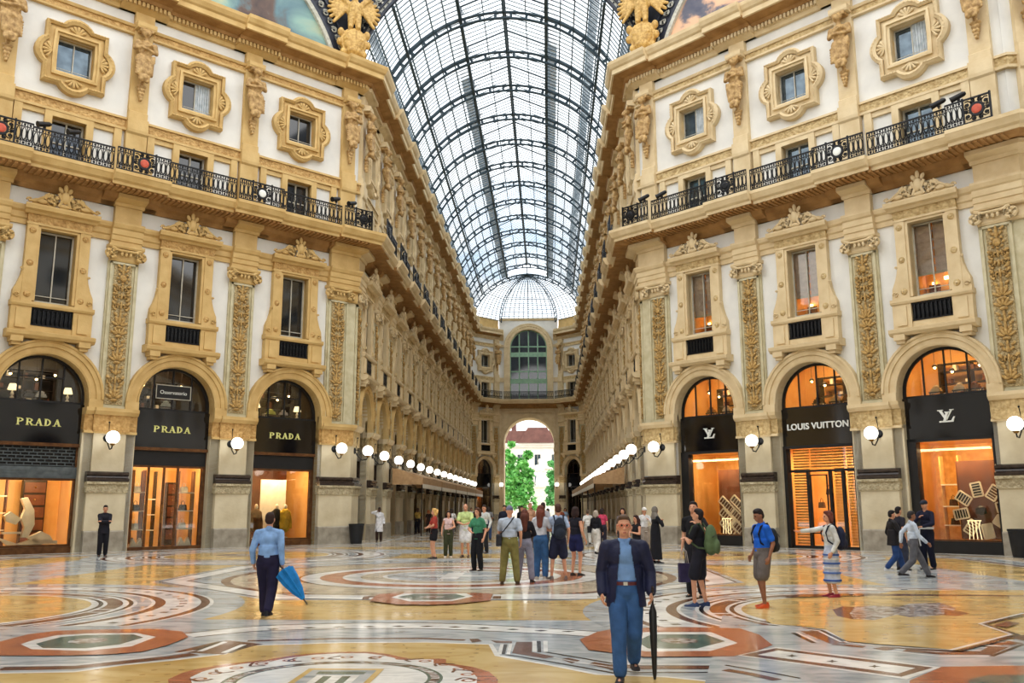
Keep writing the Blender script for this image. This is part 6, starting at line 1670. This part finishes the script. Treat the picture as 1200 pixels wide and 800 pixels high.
for q in (-1, 1):
    t = thing('eagle_sculpture', 'gilded spread eagle over a round shield at the %s mouth of the vault' % SIDE[q], 'sculpture', (q * 7.02, .3, 22.7), -q * pi / 8, 'gilded eagles'); t.scale = (1, 1, 1); link(EG, 'eagle', t); link(SH, 'shield', t)
    b = MB('lacedark'); b.loft([[(q * 7.05 - q * w, yy, z), (q * 7.05 + q * w, yy + .4 , z), (q * 7.05 + q * w, 1.5, z), (q * 7.05 - q * w, 1.5, z)] for w, yy, z in ((.3, .62, 22.3), (.36, .62, 24.2), (.4, .62, 26.5), (.45, .62, 30))])
    struct(b.build('wall_corner_' + SIDE[q], None))
# ------------------------------------------------------------------ the rest of the crossing: side arms, the near half of the octagon
class GFr:
    side = -1; sg = 1; k = 'G'
    def __init__(self, x, y, deg, side=-1): self.x, self.y, self.rz, self.side = x, y, radians(deg), side
    def loc(self, s, d=0, z=0): return (self.x + s * cos(self.rz) + d * sin(self.rz), self.y + s * sin(self.rz) - d * cos(self.rz), z)
FX, FY, FS = 17.842, -10.592, -23.59
OBn = [3.18, 8.04, 12.86]
def sidewall(nm, fr, bays, L, hw, m0, m1, pil, tone='tan'):
    wall('wall_' + nm, fr, bays, 0, L, hw, 7.0)
    bands(fr, 0, L, m0, m1, pil, tone)
    b = MB('blackm'); b.quad((0, .95, 0), (L, .95, 0), (L, .95, 21), (0, .95, 21)); struct(b.build('wall_%s_dark_inside' % nm, None, loc=fr.loc(0), rz=fr.rz))  # added black sheet keeps sky out of the openings, stands for unlit rooms
def rep(L, a=2.76, st=4.32): return [a + st * k for k in range(int((L - a) / st) + 1) if a + st * k < L - 1.5]
R3 = rep(26)
SR = GFr(FX, FY, 0, 1); SL = GFr(-FX - 26, FY, 0)
sidewall('side_arm_right', SR, R3, 26, 1.22, T22, 0, [.65] + [x + 2.16 for x in R3])
sidewall('side_arm_left', SL, [26 - x for x in R3][::-1], 26, 1.22, 0, T22, [25.35] + [26 - x - 2.16 for x in R3], 'ochre')
sidewall('side_arm_right_near', GFr(FX + 26, FS, 180, 1), [26 - x for x in R3][::-1], 26, 1.22, 0, T22, [25.35] + [26 - x - 2.16 for x in R3])
sidewall('side_arm_left_near', GFr(-FX, FS, 180), R3, 26, 1.22, T22, 0, [.65] + [x + 2.16 for x in R3], 'ochre')
sidewall('octagon_near_right', GFr(FX, FS, 225, 1), OBn, 16.04, 1.5, T22, T22, [.6, 5.6, 10.45, 15.4])
sidewall('octagon_near_left', GFr(-6.5, -34.93, 135), OBn, 16.04, 1.5, T22, T22, [.6, 5.6, 10.45, 15.4], 'ochre')
R4 = rep(17)
sidewall('near_arm_right', GFr(6.5, -34.93, -90, 1), R4, 17, 1.22, T22, 0, [.65])
sidewall('near_arm_left', GFr(-6.5, -34.93 - 17, 90), [17 - x for x in R4][::-1], 17, 1.22, 0, T22, [16.35], 'ochre')
for q in (-1, 1):
    b = MB('ochre'); b.quad((q * (FX + 26), FS, 0), (q * (FX + 26), FY, 0), (q * (FX + 26), FY, 22), (q * (FX + 26), FS, 22)); struct(b.build('wall_side_arm_end_' + SIDE[q]))
# first pier and figure of the right side arm, seen at the edge of the picture
ms, c = pilaster_meshes(0, 1.54, T22, 0, 0, 1.44, 'tan', cc=.75)
make_pilaster(ms, c, 'carved pilaster turning into the right side arm at the edge of the picture', 'corner pilasters', SR.loc(0), 0)
statue(SR, .75, 1, 'stone figure at the very corner of the right side arm')
t = place_set(QWT, nm(), 'four-lobed window just inside the right side arm', SR, 2.76); link(QG, 'glass', t)
railing(SR, .6, 1.0, 'black scrollwork railing turning into the right side arm', 'iron railings of the octagon balcony', 1.3, 'redcrest')
for k_ in range(3): railing(SR, 2.3 + 1.5 * k_, 1.5, 'long black baluster panel of the right side arm, %s from its corner' % ORD[k_], 'iron railings of the octagon balcony', 1.1)
lamp(SR, .75, 'white globe lamp on the corner of the right side arm', 'globe lamps of the octagon')
# ------------------------------------------------------------------ the marble floor
f_, (cx_, cy_, cz_) = CAMP['f'], CAMP['c']
def basis():
    y, p, r = CAMP['yaw'], CAMP['pit'], CAMP['roll']
    fw = Vector((sin(y) * cos(p), cos(y) * cos(p), sin(p))); rt = Vector((cos(y), -sin(y), 0)); up = rt.cross(fw)
    return fw, rt * cos(r) + up * sin(r), -rt * sin(r) + up * cos(r)
FW, RT, UP = basis()
def gp(x, y, x0=0, y0=0, s=1):
    """where a point of the photographed pavement lies on the floor"""
    x, y = x0 + x / s, y0 + y / s
    v = FW + RT * ((x - 600) / f_) + UP * ((400 - y) / f_); t = -cz_ / v.z
    return (cx_ + v.x * t, cy_ + v.y * t)
A_, B_, C_, D_, N_ = (0, 620, 3), (300, 620, 3), (600, 620, 3), (850, 620, 3.4286), (550, 700, 6)
FM = ['f_blue', 'f_yel', 'f_white', 'f_brown', 'f_orange', 'f_green', 'f_black', 'f_beige', 'f_mot']
fb = MB(*FM); IX = {k[2:]: i for i, k in enumerate(FM)}; _z = [0.0]
def lay(m): fb.m(IX[m]); _z[0] += .00008; return _z[0]
def poly(m, pts, z=None):
    z = lay(m) if z is None else z
    fb.add([(x, y, z) for x, y in pts], [tuple(range(len(pts)))])
def rng(m, c, r0, r1, a0=0, a1=360, n=72, z=None):
    z = lay(m) if z is None else z
    n = max(3, int(n * abs(a1 - a0) / 360))
    P = []
    for i in range(n + 1):
        a = radians(a0 + (a1 - a0) * i / n)
        P.append([(c[0] + r * cos(a), c[1] + r * sin(a), z) for r in (r0, r1)])
    fb.loft(P, cap=False, closed=False)
def smooth(pts, k=4):
    out = []; n = len(pts)
    for i in range(n - 1):
        p0, p1, p2, p3 = [Vector(pts[max(0, min(n - 1, j))]) for j in (i - 1, i, i + 1, i + 2)]
        for j in range(k):
            t = j / k
            out.append(tuple(.5 * ((2 * p1) + (p2 - p0) * t + (2 * p0 - 5 * p1 + 4 * p2 - p3) * t * t + (3 * p1 - p0 - 3 * p2 + p3) * t ** 3)))
    return out + [tuple(pts[-1])]
def strip_(m, pts, w, sm=False, z=None):
    pts = [Vector(p) for p in (smooth(pts) if sm else pts)]; z = lay(m) if z is None else z; P = []
    for i, p in enumerate(pts):
        t = (pts[min(i + 1, len(pts) - 1)] - pts[max(i - 1, 0)]).normalized(); nrm = Vector((-t.y, t.x)) * w / 2
        P.append([(p.x + nrm.x, p.y + nrm.y, z), (p.x - nrm.x, p.y - nrm.y, z)])
    fb.loft(P, cap=False, closed=False)
def T(pts, F): return [gp(x, y, *F) for x, y in pts]
OC = (0, -17.1)
def octa(c, r, rot=22.5): return [(c[0] + r / cos(pi / 8) * cos(radians(rot + 45 * i)), c[1] + r / cos(pi / 8) * sin(radians(rot + 45 * i))) for i in range(8)]
def octring(m, r0, r1, c=OC):
    z = lay(m); a, b = octa(c, r0), octa(c, r1); a.append(a[0]); b.append(b[0])
    fb.loft([[(p[0], p[1], z), (q[0], q[1], z)] for p, q in zip(a, b)], cap=False, closed=False)
# whole ground, then the arcade stripes
poly('beige', [(-24, -46), (24, -46), (24, 70), (-24, 70)])
z = lay('blue')
for k in range(14):
    y = 1.35 + 4.32 * k; fb.add([(-6.4, y - .5, z), (6.4, y - .5, z), (6.4, y + .5, z), (-6.4, y + .5, z)], [(0, 1, 2, 3)])
z = lay('white')
for k in range(14):
    y = 1.35 + 4.32 * k
    for d in (-.56, .56): fb.add([(-6.4, y + d - .06, z), (6.4, y + d - .06, z), (6.4, y + d + .06, z), (-6.4, y + d + .06, z)], [(0, 1, 2, 3)])
    for d in (-5.4, 5.4): fb.add([(d - .1, y, z), (d + .1, y, z), (d + .1, y + 4.32, z), (d - .1, y + 4.32, z)], [(0, 1, 2, 3)])
for k in range(13):
    c = (0, 3.5 + 4.32 * k)
    rng('brown', c, 1.5, 1.75); rng('yel', c, 0, 1.5); rng('white', c, 1.2, 1.3); rng('brown', c, 0, .5)
    for q in (-1, 1): poly('brown', [(q * 3.6 + 1 * cos(a), c[1] + 1.2 * sin(a)) for a in (0, pi / 2, pi, 3 * pi / 2)]); poly('yel', [(q * 3.6 + .7 * cos(a), c[1] + .85 * sin(a)) for a in (0, pi / 2, pi, 3 * pi / 2)])
# octagon field
poly('blue', octa(OC, 17.3)); octring('white', 17.0, 17.2); octring('brown', 16.6, 16.75); octring('beige', 15.6, 16.5); octring('white', 15.5, 15.6); octring('yel', 12.2, 14.4); octring('brown', 14.5, 14.7); octring('white', 14.4, 14.5)
octring('yel', 6.3, 8.98)
octring('white', 5.65, 6.1); octring('black', 6.12, 6.17); octring('black', 5.58, 5.63)
# centre emblem
for r0, r1, m in ((4.9, 5.1, 'brown'), (3.5, 4.9, 'beige'), (3.42, 3.5, 'black'), (3.0, 3.42, 'white'), (2.5, 3.0, 'orange'), (2.1, 2.5, 'white'), (1.6, 2.1, 'beige'), (1.5, 1.6, 'white'), (0, 1.5, 'blue')): rng(m, (0, -17.9), r0, r1)
poly('white', [(-.2, -18.9), (.2, -18.9), (.2, -16.9), (-.2, -16.9)]); poly('white', [(-1, -18.1), (1, -18.1), (1, -17.7), (-1, -17.7)])
# four round fields in the diagonals
for cx, cy in ((-7.65, -25.3), (7.75, -25.2), (-7.7, -9.2), (7.7, -9.2)):
    c = (cx, cy)
    for r0, r1, m in ((4.3, 5.02, 'blue'), (4.46, 4.52, 'white'), (4.32, 4.46, 'brown'), (3.76, 4.32, 'white'), (3.6, 3.76, 'brown'), (3.54, 3.6, 'white'), (3.3, 3.54, 'blue'), (3.26, 3.32, 'white'), (3.19, 3.26, 'black'), (3.1, 3.19, 'white'), (2.86, 3.1, 'brown'), (2.8, 2.86, 'white'), (2.73, 2.8, 'black'), (2.62, 2.73, 'white'), (0, 2.62, 'yel')): rng(m, c, r0, r1)
    z = lay('black')
    for i in range(60): a = 6 * i; rng('black', c, 3.98, 4.1, a, a + 1.7, 240, z)
    z = lay('white')
    for i in range(8): rng('white', c, 2.86, 3.1, 45 * i, 45 * i + 2, 240, z); rng('white', c, 2.86, 3.1, 45 * i + 7, 45 * i + 9, 240, z)
    # crest in the middle of each
    poly('brown', [(c[0] - .15 + 1.05 * cos(a) * (1 + .12 * cos(3 * a)), c[1] + .3 + .72 * sin(a)) for a in [2 * pi * i / 24 for i in range(24)]])
    poly('mot', [(c[0] - .1 + .72 * cos(a) * (1 + .1 * cos(5 * a)), c[1] + .3 + .52 * sin(a) * (1 + .1 * sin(4 * a))) for a in [2 * pi * i / 24 for i in range(24)]])
# near round field around the arms medallion
poly('blue', T([(-220, 735), (60, 735), (600, 731), (667, 743), (720, 735), (900, 742), (1060, 770), (1260, 790), (1260, 860), (-220, 860)], (0, 0, 1)))
def arcband(F=(0, 0, 1)):
    up = [(214, 744), (300, 735), (400, 731.8), (500, 731.3), (567, 733.5), (640, 737.5), (722, 743)]; lo = [(228, 748), (300, 741), (400, 738), (500, 737.8), (567, 740.5), (640, 744), (688, 747)]
    z = lay('white'); u, l = smooth(T(up, F)), smooth(T(lo, F)); n = min(len(u), len(l))
    fb.loft([[(a[0], a[1], z), (b[0], b[1], z)] for a, b in zip(u, l)], cap=False, closed=False)
    strip_('black', T(up, F), .05, True); strip_('black', T(lo, F), .05, True)
    z = lay('black')
    for x_, y_ in ((320, 738.4), (363, 736.8), (397, 736), (432, 735.4), (467, 735), (500, 735.2), (533, 736), (567, 737.2), (601, 738.8), (634, 740.2), (666, 741.2)):
        p = gp(x_, y_); poly('black', [(p[0] - .09, p[1]), (p[0], p[1] - .07), (p[0] + .09, p[1]), (p[0], p[1] + .07)], z)
arcband()
F1 = (0, 0, 1)
# far white band left of the middle medallion
poly('white', T([(150, 232), (400, 236), (385, 250), (155, 246)], B_)); poly('white', T([(835, 232), (1200, 230), (1200, 248), (826, 250)], B_)); poly('brown', T([(378, 240), (402, 237), (395, 250), (372, 250)], B_)); poly('brown', T([(835, 238), (862, 238), (860, 248), (830, 248)], B_))
# yellow ground under the arms medallion with its brown and white border
Yb = [(-60, 800), (0, 790.5), (87, 789), (143, 781), (200, 775.5), (262, 768), (288, 758), (400, 754.5), (500, 754), (575, 756.5), (583, 770), (640, 780), (700, 792), (780, 795), (860, 803), (960, 830), (960, 868), (-60, 868)]
poly('yel', T(Yb, F1))
strip_('white', T(Yb[:-2], F1), .06)
strip_('brown', T([(0, 785.5), (87, 784), (143, 778), (200, 772), (228, 768)], F1), .2); strip_('brown', T([(232, 767), (275, 756), (287, 754)], F1), .62); strip_('brown', T([(290, 752.5), (400, 749.6), (500, 749.6), (545, 751.5)], F1), .1)
strip_('white', T([(0, 782), (87, 781), (143, 775), (200, 768.5), (230, 763.5), (262, 753)], F1), .05)
strip_('black', T([(231, 763.8), (260, 753.2)], F1), .1); strip_('white', T([(234, 764.8), (264, 753.6)], F1), .07)
strip_('black', T([(266, 767), (290, 757)], F1), .1); strip_('white', T([(262, 766.6), (286, 756.6)], F1), .07)
poly('brown', T([(330, 322), (445, 322), (440, 395), (600, 428), (530, 440), (300, 402)], N_))
for dx, m_, w_ in ((442, 'white', 30), (520, 'white', 30)): poly(m_, T([(dx, 315), (dx + w_, 315), (dx + w_ + 2, 395), (dx + 2, 392)], N_))
poly('black', T([(474, 316), (502, 318), (506, 396), (480, 395)], N_))
for dx in (208, 268): poly('white', T([(dx + 10, 338), (dx + 34, 338), (dx + 18, 412), (dx - 8, 410)], N_))
poly('black', T([(243, 340), (268, 340), (250, 411), (226, 410)], N_))
poly('brown', T([(0, 302), (60, 300), (90, 318), (20, 328)], N_)); poly('brown', T([(150, 312), (300, 318), (300, 332), (190, 330)], N_))
for Pq in ([(640, 445), (700, 436), (780, 455), (720, 475)], [(830, 480), (880, 465), (1020, 490), (1020, 525)]): poly('brown', T(Pq, N_))
strip_('white', T([(590, 435), (780, 470), (1020, 505)], N_), .03); strip_('black', T([(260, 413), (560, 462), (1020, 545)], N_), .045); strip_('black', T([(540, 395), (800, 440), (1020, 478)], N_), .045)
strip_('brown', T([(345, 483), (450, 492), (700, 492), (840, 510)], C_), .2); strip_('black', T([(345, 500), (450, 510), (720, 510), (830, 522)], C_), .045); strip_('white', T([(345, 480), (450, 482), (700, 482), (800, 496)], C_), .05)
for Pq in ([(870, 520), (900, 512), (965, 522), (930, 535)], ): poly('brown', T(Pq, C_))
# arms medallion
Mo = [(0, 474), (60, 461), (130, 450), (200, 442), (300, 437), (400, 437), (470, 446), (530, 460), (565, 464), (640, 461), (668, 463), (668, 477), (760, 490), (820, 508), (850, 535), (850, 600)]
Ml = [(600, 600), (590, 535), (640, 512), (680, 500), (800, 480), (900, 470), (930, 464)]
mo = T(Ml, A_) + T(Mo, B_)
poly('orange', mo)
def shrink(pts, k):
    c = Vector((sum(p[0] for p in pts) / len(pts), sum(p[1] for p in pts) / len(pts)))
    return [tuple(c + (Vector(p) - c) * k) for p in pts]
poly('white', shrink(mo, .88))
cm = (.25, -30.55)
rng('green', cm, .86, 1.0); rng('mot', cm, .89, .97); 
for k in range(26):
    a = 2 * pi * k / 26; r = 1.24; fbx = (cm[0] + r * cos(a), cm[1] + r * sin(a)); rng('orange', fbx, .04, .07, n=10); 
for k in range(18):
    a = 2 * pi * k / 18; strip_('brown', [(cm[0] + 1.12 * cos(a), cm[1] + 1.12 * sin(a)), (cm[0] + 1.2 * cos(a + .1), cm[1] + 1.2 * sin(a + .1)), (cm[0] + 1.34 * cos(a), cm[1] + 1.34 * sin(a))], .03, True)
poly('yel', [(-.12, -31.2), (.62, -31.2), (.62, -30.0), (-.12, -30.0)]); poly('blue', [(-.06, -31.2), (.56, -31.2), (.56, -30.08), (-.06, -30.08)]); poly('green', [(.02, -30.3), (.48, -30.3), (.48, -30.16), (.02, -30.16)]); poly('white', [(.05, -31.2), (.45, -31.2), (.45, -30.35), (.05, -30.35)])
poly('green', [(.12, -31.2), (.2, -31.2), (.2, -30.4), (.12, -30.4)]); poly('green', [(.3, -31.2), (.38, -31.2), (.38, -30.4), (.3, -30.4)])
# border and boxes of the near right field
poly('blue', T([(-10, 350), (150, 392), (300, 400), (480, 462), (620, 480), (860, 505), (1060, 505), (1180, 440), (1300, 440), (1300, 700), (-100, 700)], D_))
poly('yel', T([(160, 372), (190, 388), (300, 396), (400, 408), (490, 458), (620, 470), (760, 480), (930, 494), (1040, 465), (1150, 430), (1030, 386), (1200, 340), (1200, 250), (700, 250), (400, 300)], D_))
poly('brown', T([(240, 270), (500, 265), (1010, 268), (1200, 272), (1200, 276), (1000, 274), (500, 272), (245, 279)], D_))
poly('mot', T([(500, 318), (600, 312), (700, 318), (740, 305), (860, 300), (930, 322), (900, 350), (740, 360), (690, 350), (600, 372), (520, 368), (470, 340)], D_))
poly('brown', T([(432, 330), (470, 315), (520, 318), (500, 345), (520, 370), (450, 355)], D_)); poly('brown', T([(880, 330), (940, 334), (985, 345), (930, 356), (880, 352)], D_))
strip_('black', T([(1200, 352), (1040, 387), (1180, 432), (935, 497)], D_), .06); strip_('white', T([(1200, 343), (1022, 386), (1150, 430), (905, 494), (760, 486), (600, 475), (485, 462), (400, 412), (280, 398), (175, 388)], D_), .05)
poly('brown', T([(300, 417), (375, 417), (490, 466), (420, 468)], D_)); strip_('black', T([(272, 424), (358, 466)], D_), .06); strip_('black', T([(388, 414), (475, 457)], D_), .06); strip_('white', T([(285, 421), (372, 463)], D_), .04); strip_('white', T([(380, 418), (466, 461)], D_), .04)
strip_('brown', T([(430, 470), (560, 482)], D_), .14); poly('brown', T([(590, 487), (640, 481), (692, 490), (640, 497)], D_)); strip_('brown', T([(720, 495), (860, 508), (1040, 508)], D_), .17); poly('brown', T([(1000, 513), (1060, 480), (1140, 482), (1070, 515)], D_)); strip_('white', T([(560, 492), (700, 502), (860, 520), (1060, 520)], D_), .05); strip_('black', T([(1070, 520), (1200, 470)], D_), .05)
for Pq in ([(1078, 392), (1130, 376), (1185, 384), (1130, 402)], [(1090, 470), (1140, 458), (1200, 466), (1150, 475)], [(1150, 445), (1200, 432), (1240, 440), (1200, 456)]): poly('brown', T(Pq, D_))
poly('white', T([(40, 515), (200, 482), (868, 564), (730, 614)], D_)); poly('brown', T([(62, 515), (205, 487), (838, 566), (708, 604)], D_)); poly('white', T([(130, 514), (212, 496), (764, 568), (698, 590)], D_))
for x_, y_ in ((268, 518), (430, 540), (600, 561)): poly('black', T([(x_ - 26, y_), (x_ - 6, y_ - 2), (x_, y_ - 6), (x_ + 6, y_ - 2), (x_ + 26, y_ + 1), (x_ + 6, y_ + 3), (x_, y_ + 6), (x_ - 6, y_ + 3)], D_))
poly('orange', T([(742, 619), (870, 563), (1200, 558), (1300, 600), (1300, 680), (742, 660)], D_)); poly('green', T([(980, 612), (1060, 596), (1300, 596), (1300, 640), (980, 640)], D_))
strip_('brown', T([(0, 575), (100, 592), (210, 617)], D_), .12); strip_('black', T([(0, 556), (200, 590), (300, 610)], D_), .04)
# eight-sided green fields
def greenoct(o, w, g, F):
    poly('orange', T(o, F)); poly('white', T(w, F)); poly('green', T(g, F))
greenoct([(-120, 425), (0, 402), (100, 376), (200, 364), (300, 360), (540, 357), (640, 366), (662, 386), (590, 415), (500, 438), (380, 448), (250, 452), (0, 452), (-120, 448)], [(72, 412), (120, 396), (200, 380), (300, 374), (480, 372), (548, 386), (460, 420), (300, 436), (110, 430)], [(125, 410), (215, 386), (300, 379), (470, 377), (504, 388), (420, 413), (300, 427), (150, 426)], A_)
greenoct([(238, 395), (300, 368), (360, 356), (580, 350), (800, 355), (870, 378), (916, 415), (860, 437), (780, 455), (470, 457), (270, 432)], [(350, 400), (400, 378), (470, 369), (700, 369), (794, 408), (700, 436), (470, 438), (380, 425)], [(436, 402), (490, 377), (680, 377), (750, 402), (650, 428), (480, 428)], C_)
greenoct([(398, 257), (430, 232), (560, 226), (700, 226), (832, 231), (824, 255), (700, 268), (620, 271), (500, 270)], [(475, 245), (520, 230), (740, 230), (764, 241), (690, 258), (540, 259)], [(498, 243), (560, 232), (700, 232), (738, 242), (680, 254), (550, 254)], B_)
for F, (x_, y_) in ((A_, (310, 400)), (C_, (590, 400)), (B_, (620, 243))):
    p = gp(x_, y_, *F); rng('mot', p, 0, .22, n=16)
strip_('black', T([(240, 382), (600, 362), (1100, 350)], (550 - 240 / 6 + 0, 700, 6)), .02) if False else None
struct(fb.build('floor'))
pb = MB('f_beige'); pb.box(-90, 90, 70, 400, -.3, -.02); pb.box(-90, 90, -120, -46, -.3, -.01); struct(pb.build('ground_outside'))

# ------------------------------------------------------------------ the square beyond the far arch
def tree(loc, w, h, z0, label, mat, seed, n=900):
    rnd = random.Random(seed); t = thing('tree', label, 'tree', loc, 0, 'trees of the square beyond the arch')
    b = MB('bark'); b.tube([(0, 0, 0), (.1, 0, z0), (0, .1, z0 + h * .6)], [.3, .24, .1], 8)
    for k in range(6):
        a = k * 1.05; b.tube([(0, 0, z0 + .4 * k), (w * .3 * cos(a), w * .3 * sin(a), z0 + 1 + .7 * k)], [.12, .04], 5)
    sub(b, 'trunk', t, True)
    b = MB(mat); cl = [(w * .34 * cos(k * 2.4), w * .34 * sin(k * 2.4), z0 + h * (.12 + .8 * k / 13), w * (.36 - .2 * k / 13)) for k in range(14)]
    for i in range(n):
        c = cl[rnd.randrange(14)]; d = Vector((rnd.gauss(0, 1), rnd.gauss(0, 1), rnd.gauss(0, 1))).normalized() * c[3] * (.6 + .5 * rnd.random())
        p = Vector(c[:3]) + d; s_ = .22 + .2 * rnd.random(); u = Vector((rnd.gauss(0, 1), rnd.gauss(0, 1), rnd.gauss(0, .6))).normalized(); v = u.cross(Vector((rnd.gauss(0, 1), rnd.gauss(0, 1), 1))).normalized()
        b.add([p - u * s_, p - v * s_ * .6, p + u * s_, p + v * s_ * .6], [(0, 1, 2, 3)])
    sub(b, 'foliage', t)
tree((-1.7, 84, 0), 3.5, 8.2, 1.0, 'green leafy tree in the square at the left of the far arch', 'leaf', 1, 2600)
tree((3.3, 88, 0), 2.3, 7.6, 1.0, 'paler green tree in the square at the right of the far arch', 'leaf2', 2, 1900)
tree((-4.3, 96, 0), 3.0, 10.5, 1.2, 'taller tree behind the left one beyond the far arch', 'leaf', 5, 1400)
M['pale'] = stone('pale_stone_facade', (236, 232, 224), (220, 214, 204), .4, .7); M['redroof'] = stone('red_brown_roof', (118, 80, 72), (98, 66, 60), 1, .8)
t = thing('building', 'pale three-storey building with red-brown roof across the square', 'building', (0, 150, 0))
b = MB('pale'); b.box(-26, 26, 0, 12, 0, 14.6)
for z_ in (5.2, 9.4, 13.9): b.box(-26.3, 26.3, -.5, 0, z_, z_ + .4)
b.box(-26.5, 26.5, -.9, .5, 14.3, 14.8); sub(b, 'wall', t)
b = MB('redroof'); b.prism([(-27, 14.8), (27, 14.8), (24, 17.4), (-24, 17.4)], -1, 12); b.prism([(-4, 14.8), (4, 14.8), (2, 18), (-2, 18)], -1.4, 8); b.box(-5.6, -4.6, 3, 4, 17, 19.2); sub(b, 'roof', t)
for r_ in range(3):
    for k in range(13):
        b = MB('skypane' if r_ else 'darkbrown'); x_ = -21.6 + k * 3.6; b.box(x_ - .6, x_ + .6, -.12, .1, 1.2 + r_ * 4.5, 3.6 + r_ * 4.4); wn = sub(b, 'window', t); b = MB('lgrey'); b.box(x_ - .04, x_ + .04, -.16, -.1, 1.2 + r_ * 4.5, 3.6 + r_ * 4.4); sub(b, 'window_bar', wn)
# white statue on a stepped plinth
t = thing('monument', 'white marble statue on a tall plinth in the square', 'monument', (.9, 104, 0))
b = MB('shopwhite'); b.box(-2.2, 2.2, -2.2, 2.2, 0, .5); b.box(-1.6, 1.6, -1.6, 1.6, .5, 1.0); b.loft([[(x * k, y * k, z) for x, y in ((-1, -1), (1, -1), (1, 1), (-1, 1))] for k, z in ((1.2, 1), (.95, 1.4), (.85, 4.4), (1.05, 4.6), (1.05, 4.9))]); sub(b, 'plinth', t)
b = MB('shopwhite'); b.limb((0, 0, 5.2), (0, 0, 6.8), .75, .5, 12); b.limb((0, 0, 6.6), (0, 0, 7.8), .55, .5); b.ball((0, -.1, 8.75), (.3, .34, .42)); b.limb((0, 0, 8.1), (0, 0, 8.5), .2, .2); b.ball((0, -.25, 8.4), (.2, .2, .35))
for q in (-1, 1): b.limb((q * .5, 0, 8.0), (q * .62, -.2, 7.2), .2, .16); b.limb((q * .62, -.2, 7.2), (-q * .05, -.55, 7.3), .16, .12)
link(remesh(b, .09, 1), 'figure', t)
for q in (-1, 1):
    t2 = thing('monument_figure', 'smaller white figure at the %s foot of the marble statue' % SIDE[q], 'statue', (.9 + q * 1.9, 102.4, .5), 0, 'figures round the monument'); b = MB('shopwhite'); b.box(-.5, .5, -.5, .5, 0, 1.4); sub(b, 'plinth', t2)
    b = MB('shopwhite'); b.limb((0, 0, 1.5), (0, 0, 2.6), .34, .28); b.ball((0, 0, 3.1), (.16, .18, .22)); link(remesh(b, .06, 1), 'figure', t2)
# ------------------------------------------------------------------ sky, camera, real size
w = bpy.data.worlds.new('sky'); SC.world = w; w.use_nodes = True; t = w.node_tree; bg = t.nodes['Background']
tc = t.nodes.new('ShaderNodeTexCoord'); n = t.nodes.new('ShaderNodeTexNoise'); n.inputs['Scale'].default_value = 2.2; n.inputs['Detail'].default_value = 7; n.inputs['Roughness'].default_value = .6
mp = t.nodes.new('ShaderNodeMapping'); mp.inputs['Scale'].default_value = (1, 1, 2.4); mp.inputs['Location'].default_value = (.6, .2, 0)
t.links.new(tc.outputs['Generated'], mp.inputs['Vector']); t.links.new(mp.outputs[0], n.inputs['Vector'])
r = t.nodes.new('ShaderNodeValToRGB'); e = r.color_ramp.elements
e[0].position = .32; e[0].color = (.40, .60, .85, 1); e[1].position = .45; e[1].color = (1, 1, 1, 1)
t.links.new(n.outputs['Fac'], r.inputs['Fac']); t.links.new(r.outputs['Color'], bg.inputs['Color'])
bg.inputs['Strength'].default_value = SKY
sun = bpy.data.lights.new('sun', 'SUN'); sun.energy = SUN; sun.angle = radians(50); sun.color = (1, .96, .9)
so = bpy.data.objects.new('sun', sun); COL.objects.link(so); so.rotation_euler = (radians(38), 0, radians(-8))
cam = bpy.data.cameras.new('camera'); co = bpy.data.objects.new('camera', cam); COL.objects.link(co)
cam.sensor_width = 36; cam.lens = CAMP['f'] / 1200 * 36; cam.clip_end = 2000; cam.clip_start = .05
co.matrix_world = Matrix(((RT.x, UP.x, -FW.x, cx_), (RT.y, UP.y, -FW.y, cy_), (RT.z, UP.z, -FW.z, cz_), (0, 0, 0, 1)))
SC.camera = co
# everything above is laid out in units of 1.12 m: bring it to metres
KS = 1.12
for me in list(bpy.data.meshes):
    if me.users: me.transform(Matrix.Scale(KS, 4))
for o in bpy.data.objects: o.location = o.location * KS
for l in bpy.data.lights:
    if l.type == 'AREA': l.size *= KS; l.size_y *= KS; l.energy *= KS * KS
for me in list(bpy.data.meshes):
    if not me.users: bpy.data.meshes.remove(me)
SC.view_settings.view_transform = 'Standard'; SC.view_settings.look = 'None'; SC.view_settings.gamma = 1; SC.view_settings.use_curve_mapping = False
SC.view_settings.exposure = EXPO
SC.cycles.use_denoising = True; SC.cycles.max_bounces = 7; SC.cycles.diffuse_bounces = 4; SC.cycles.glossy_bounces = 4; SC.cycles.transparent_max_bounces = 16; SC.cycles.transmission_bounces = 4
SC.cycles.sample_clamp_indirect = 6; SC.cycles.caustics_reflective = False; SC.cycles.caustics_refractive = False
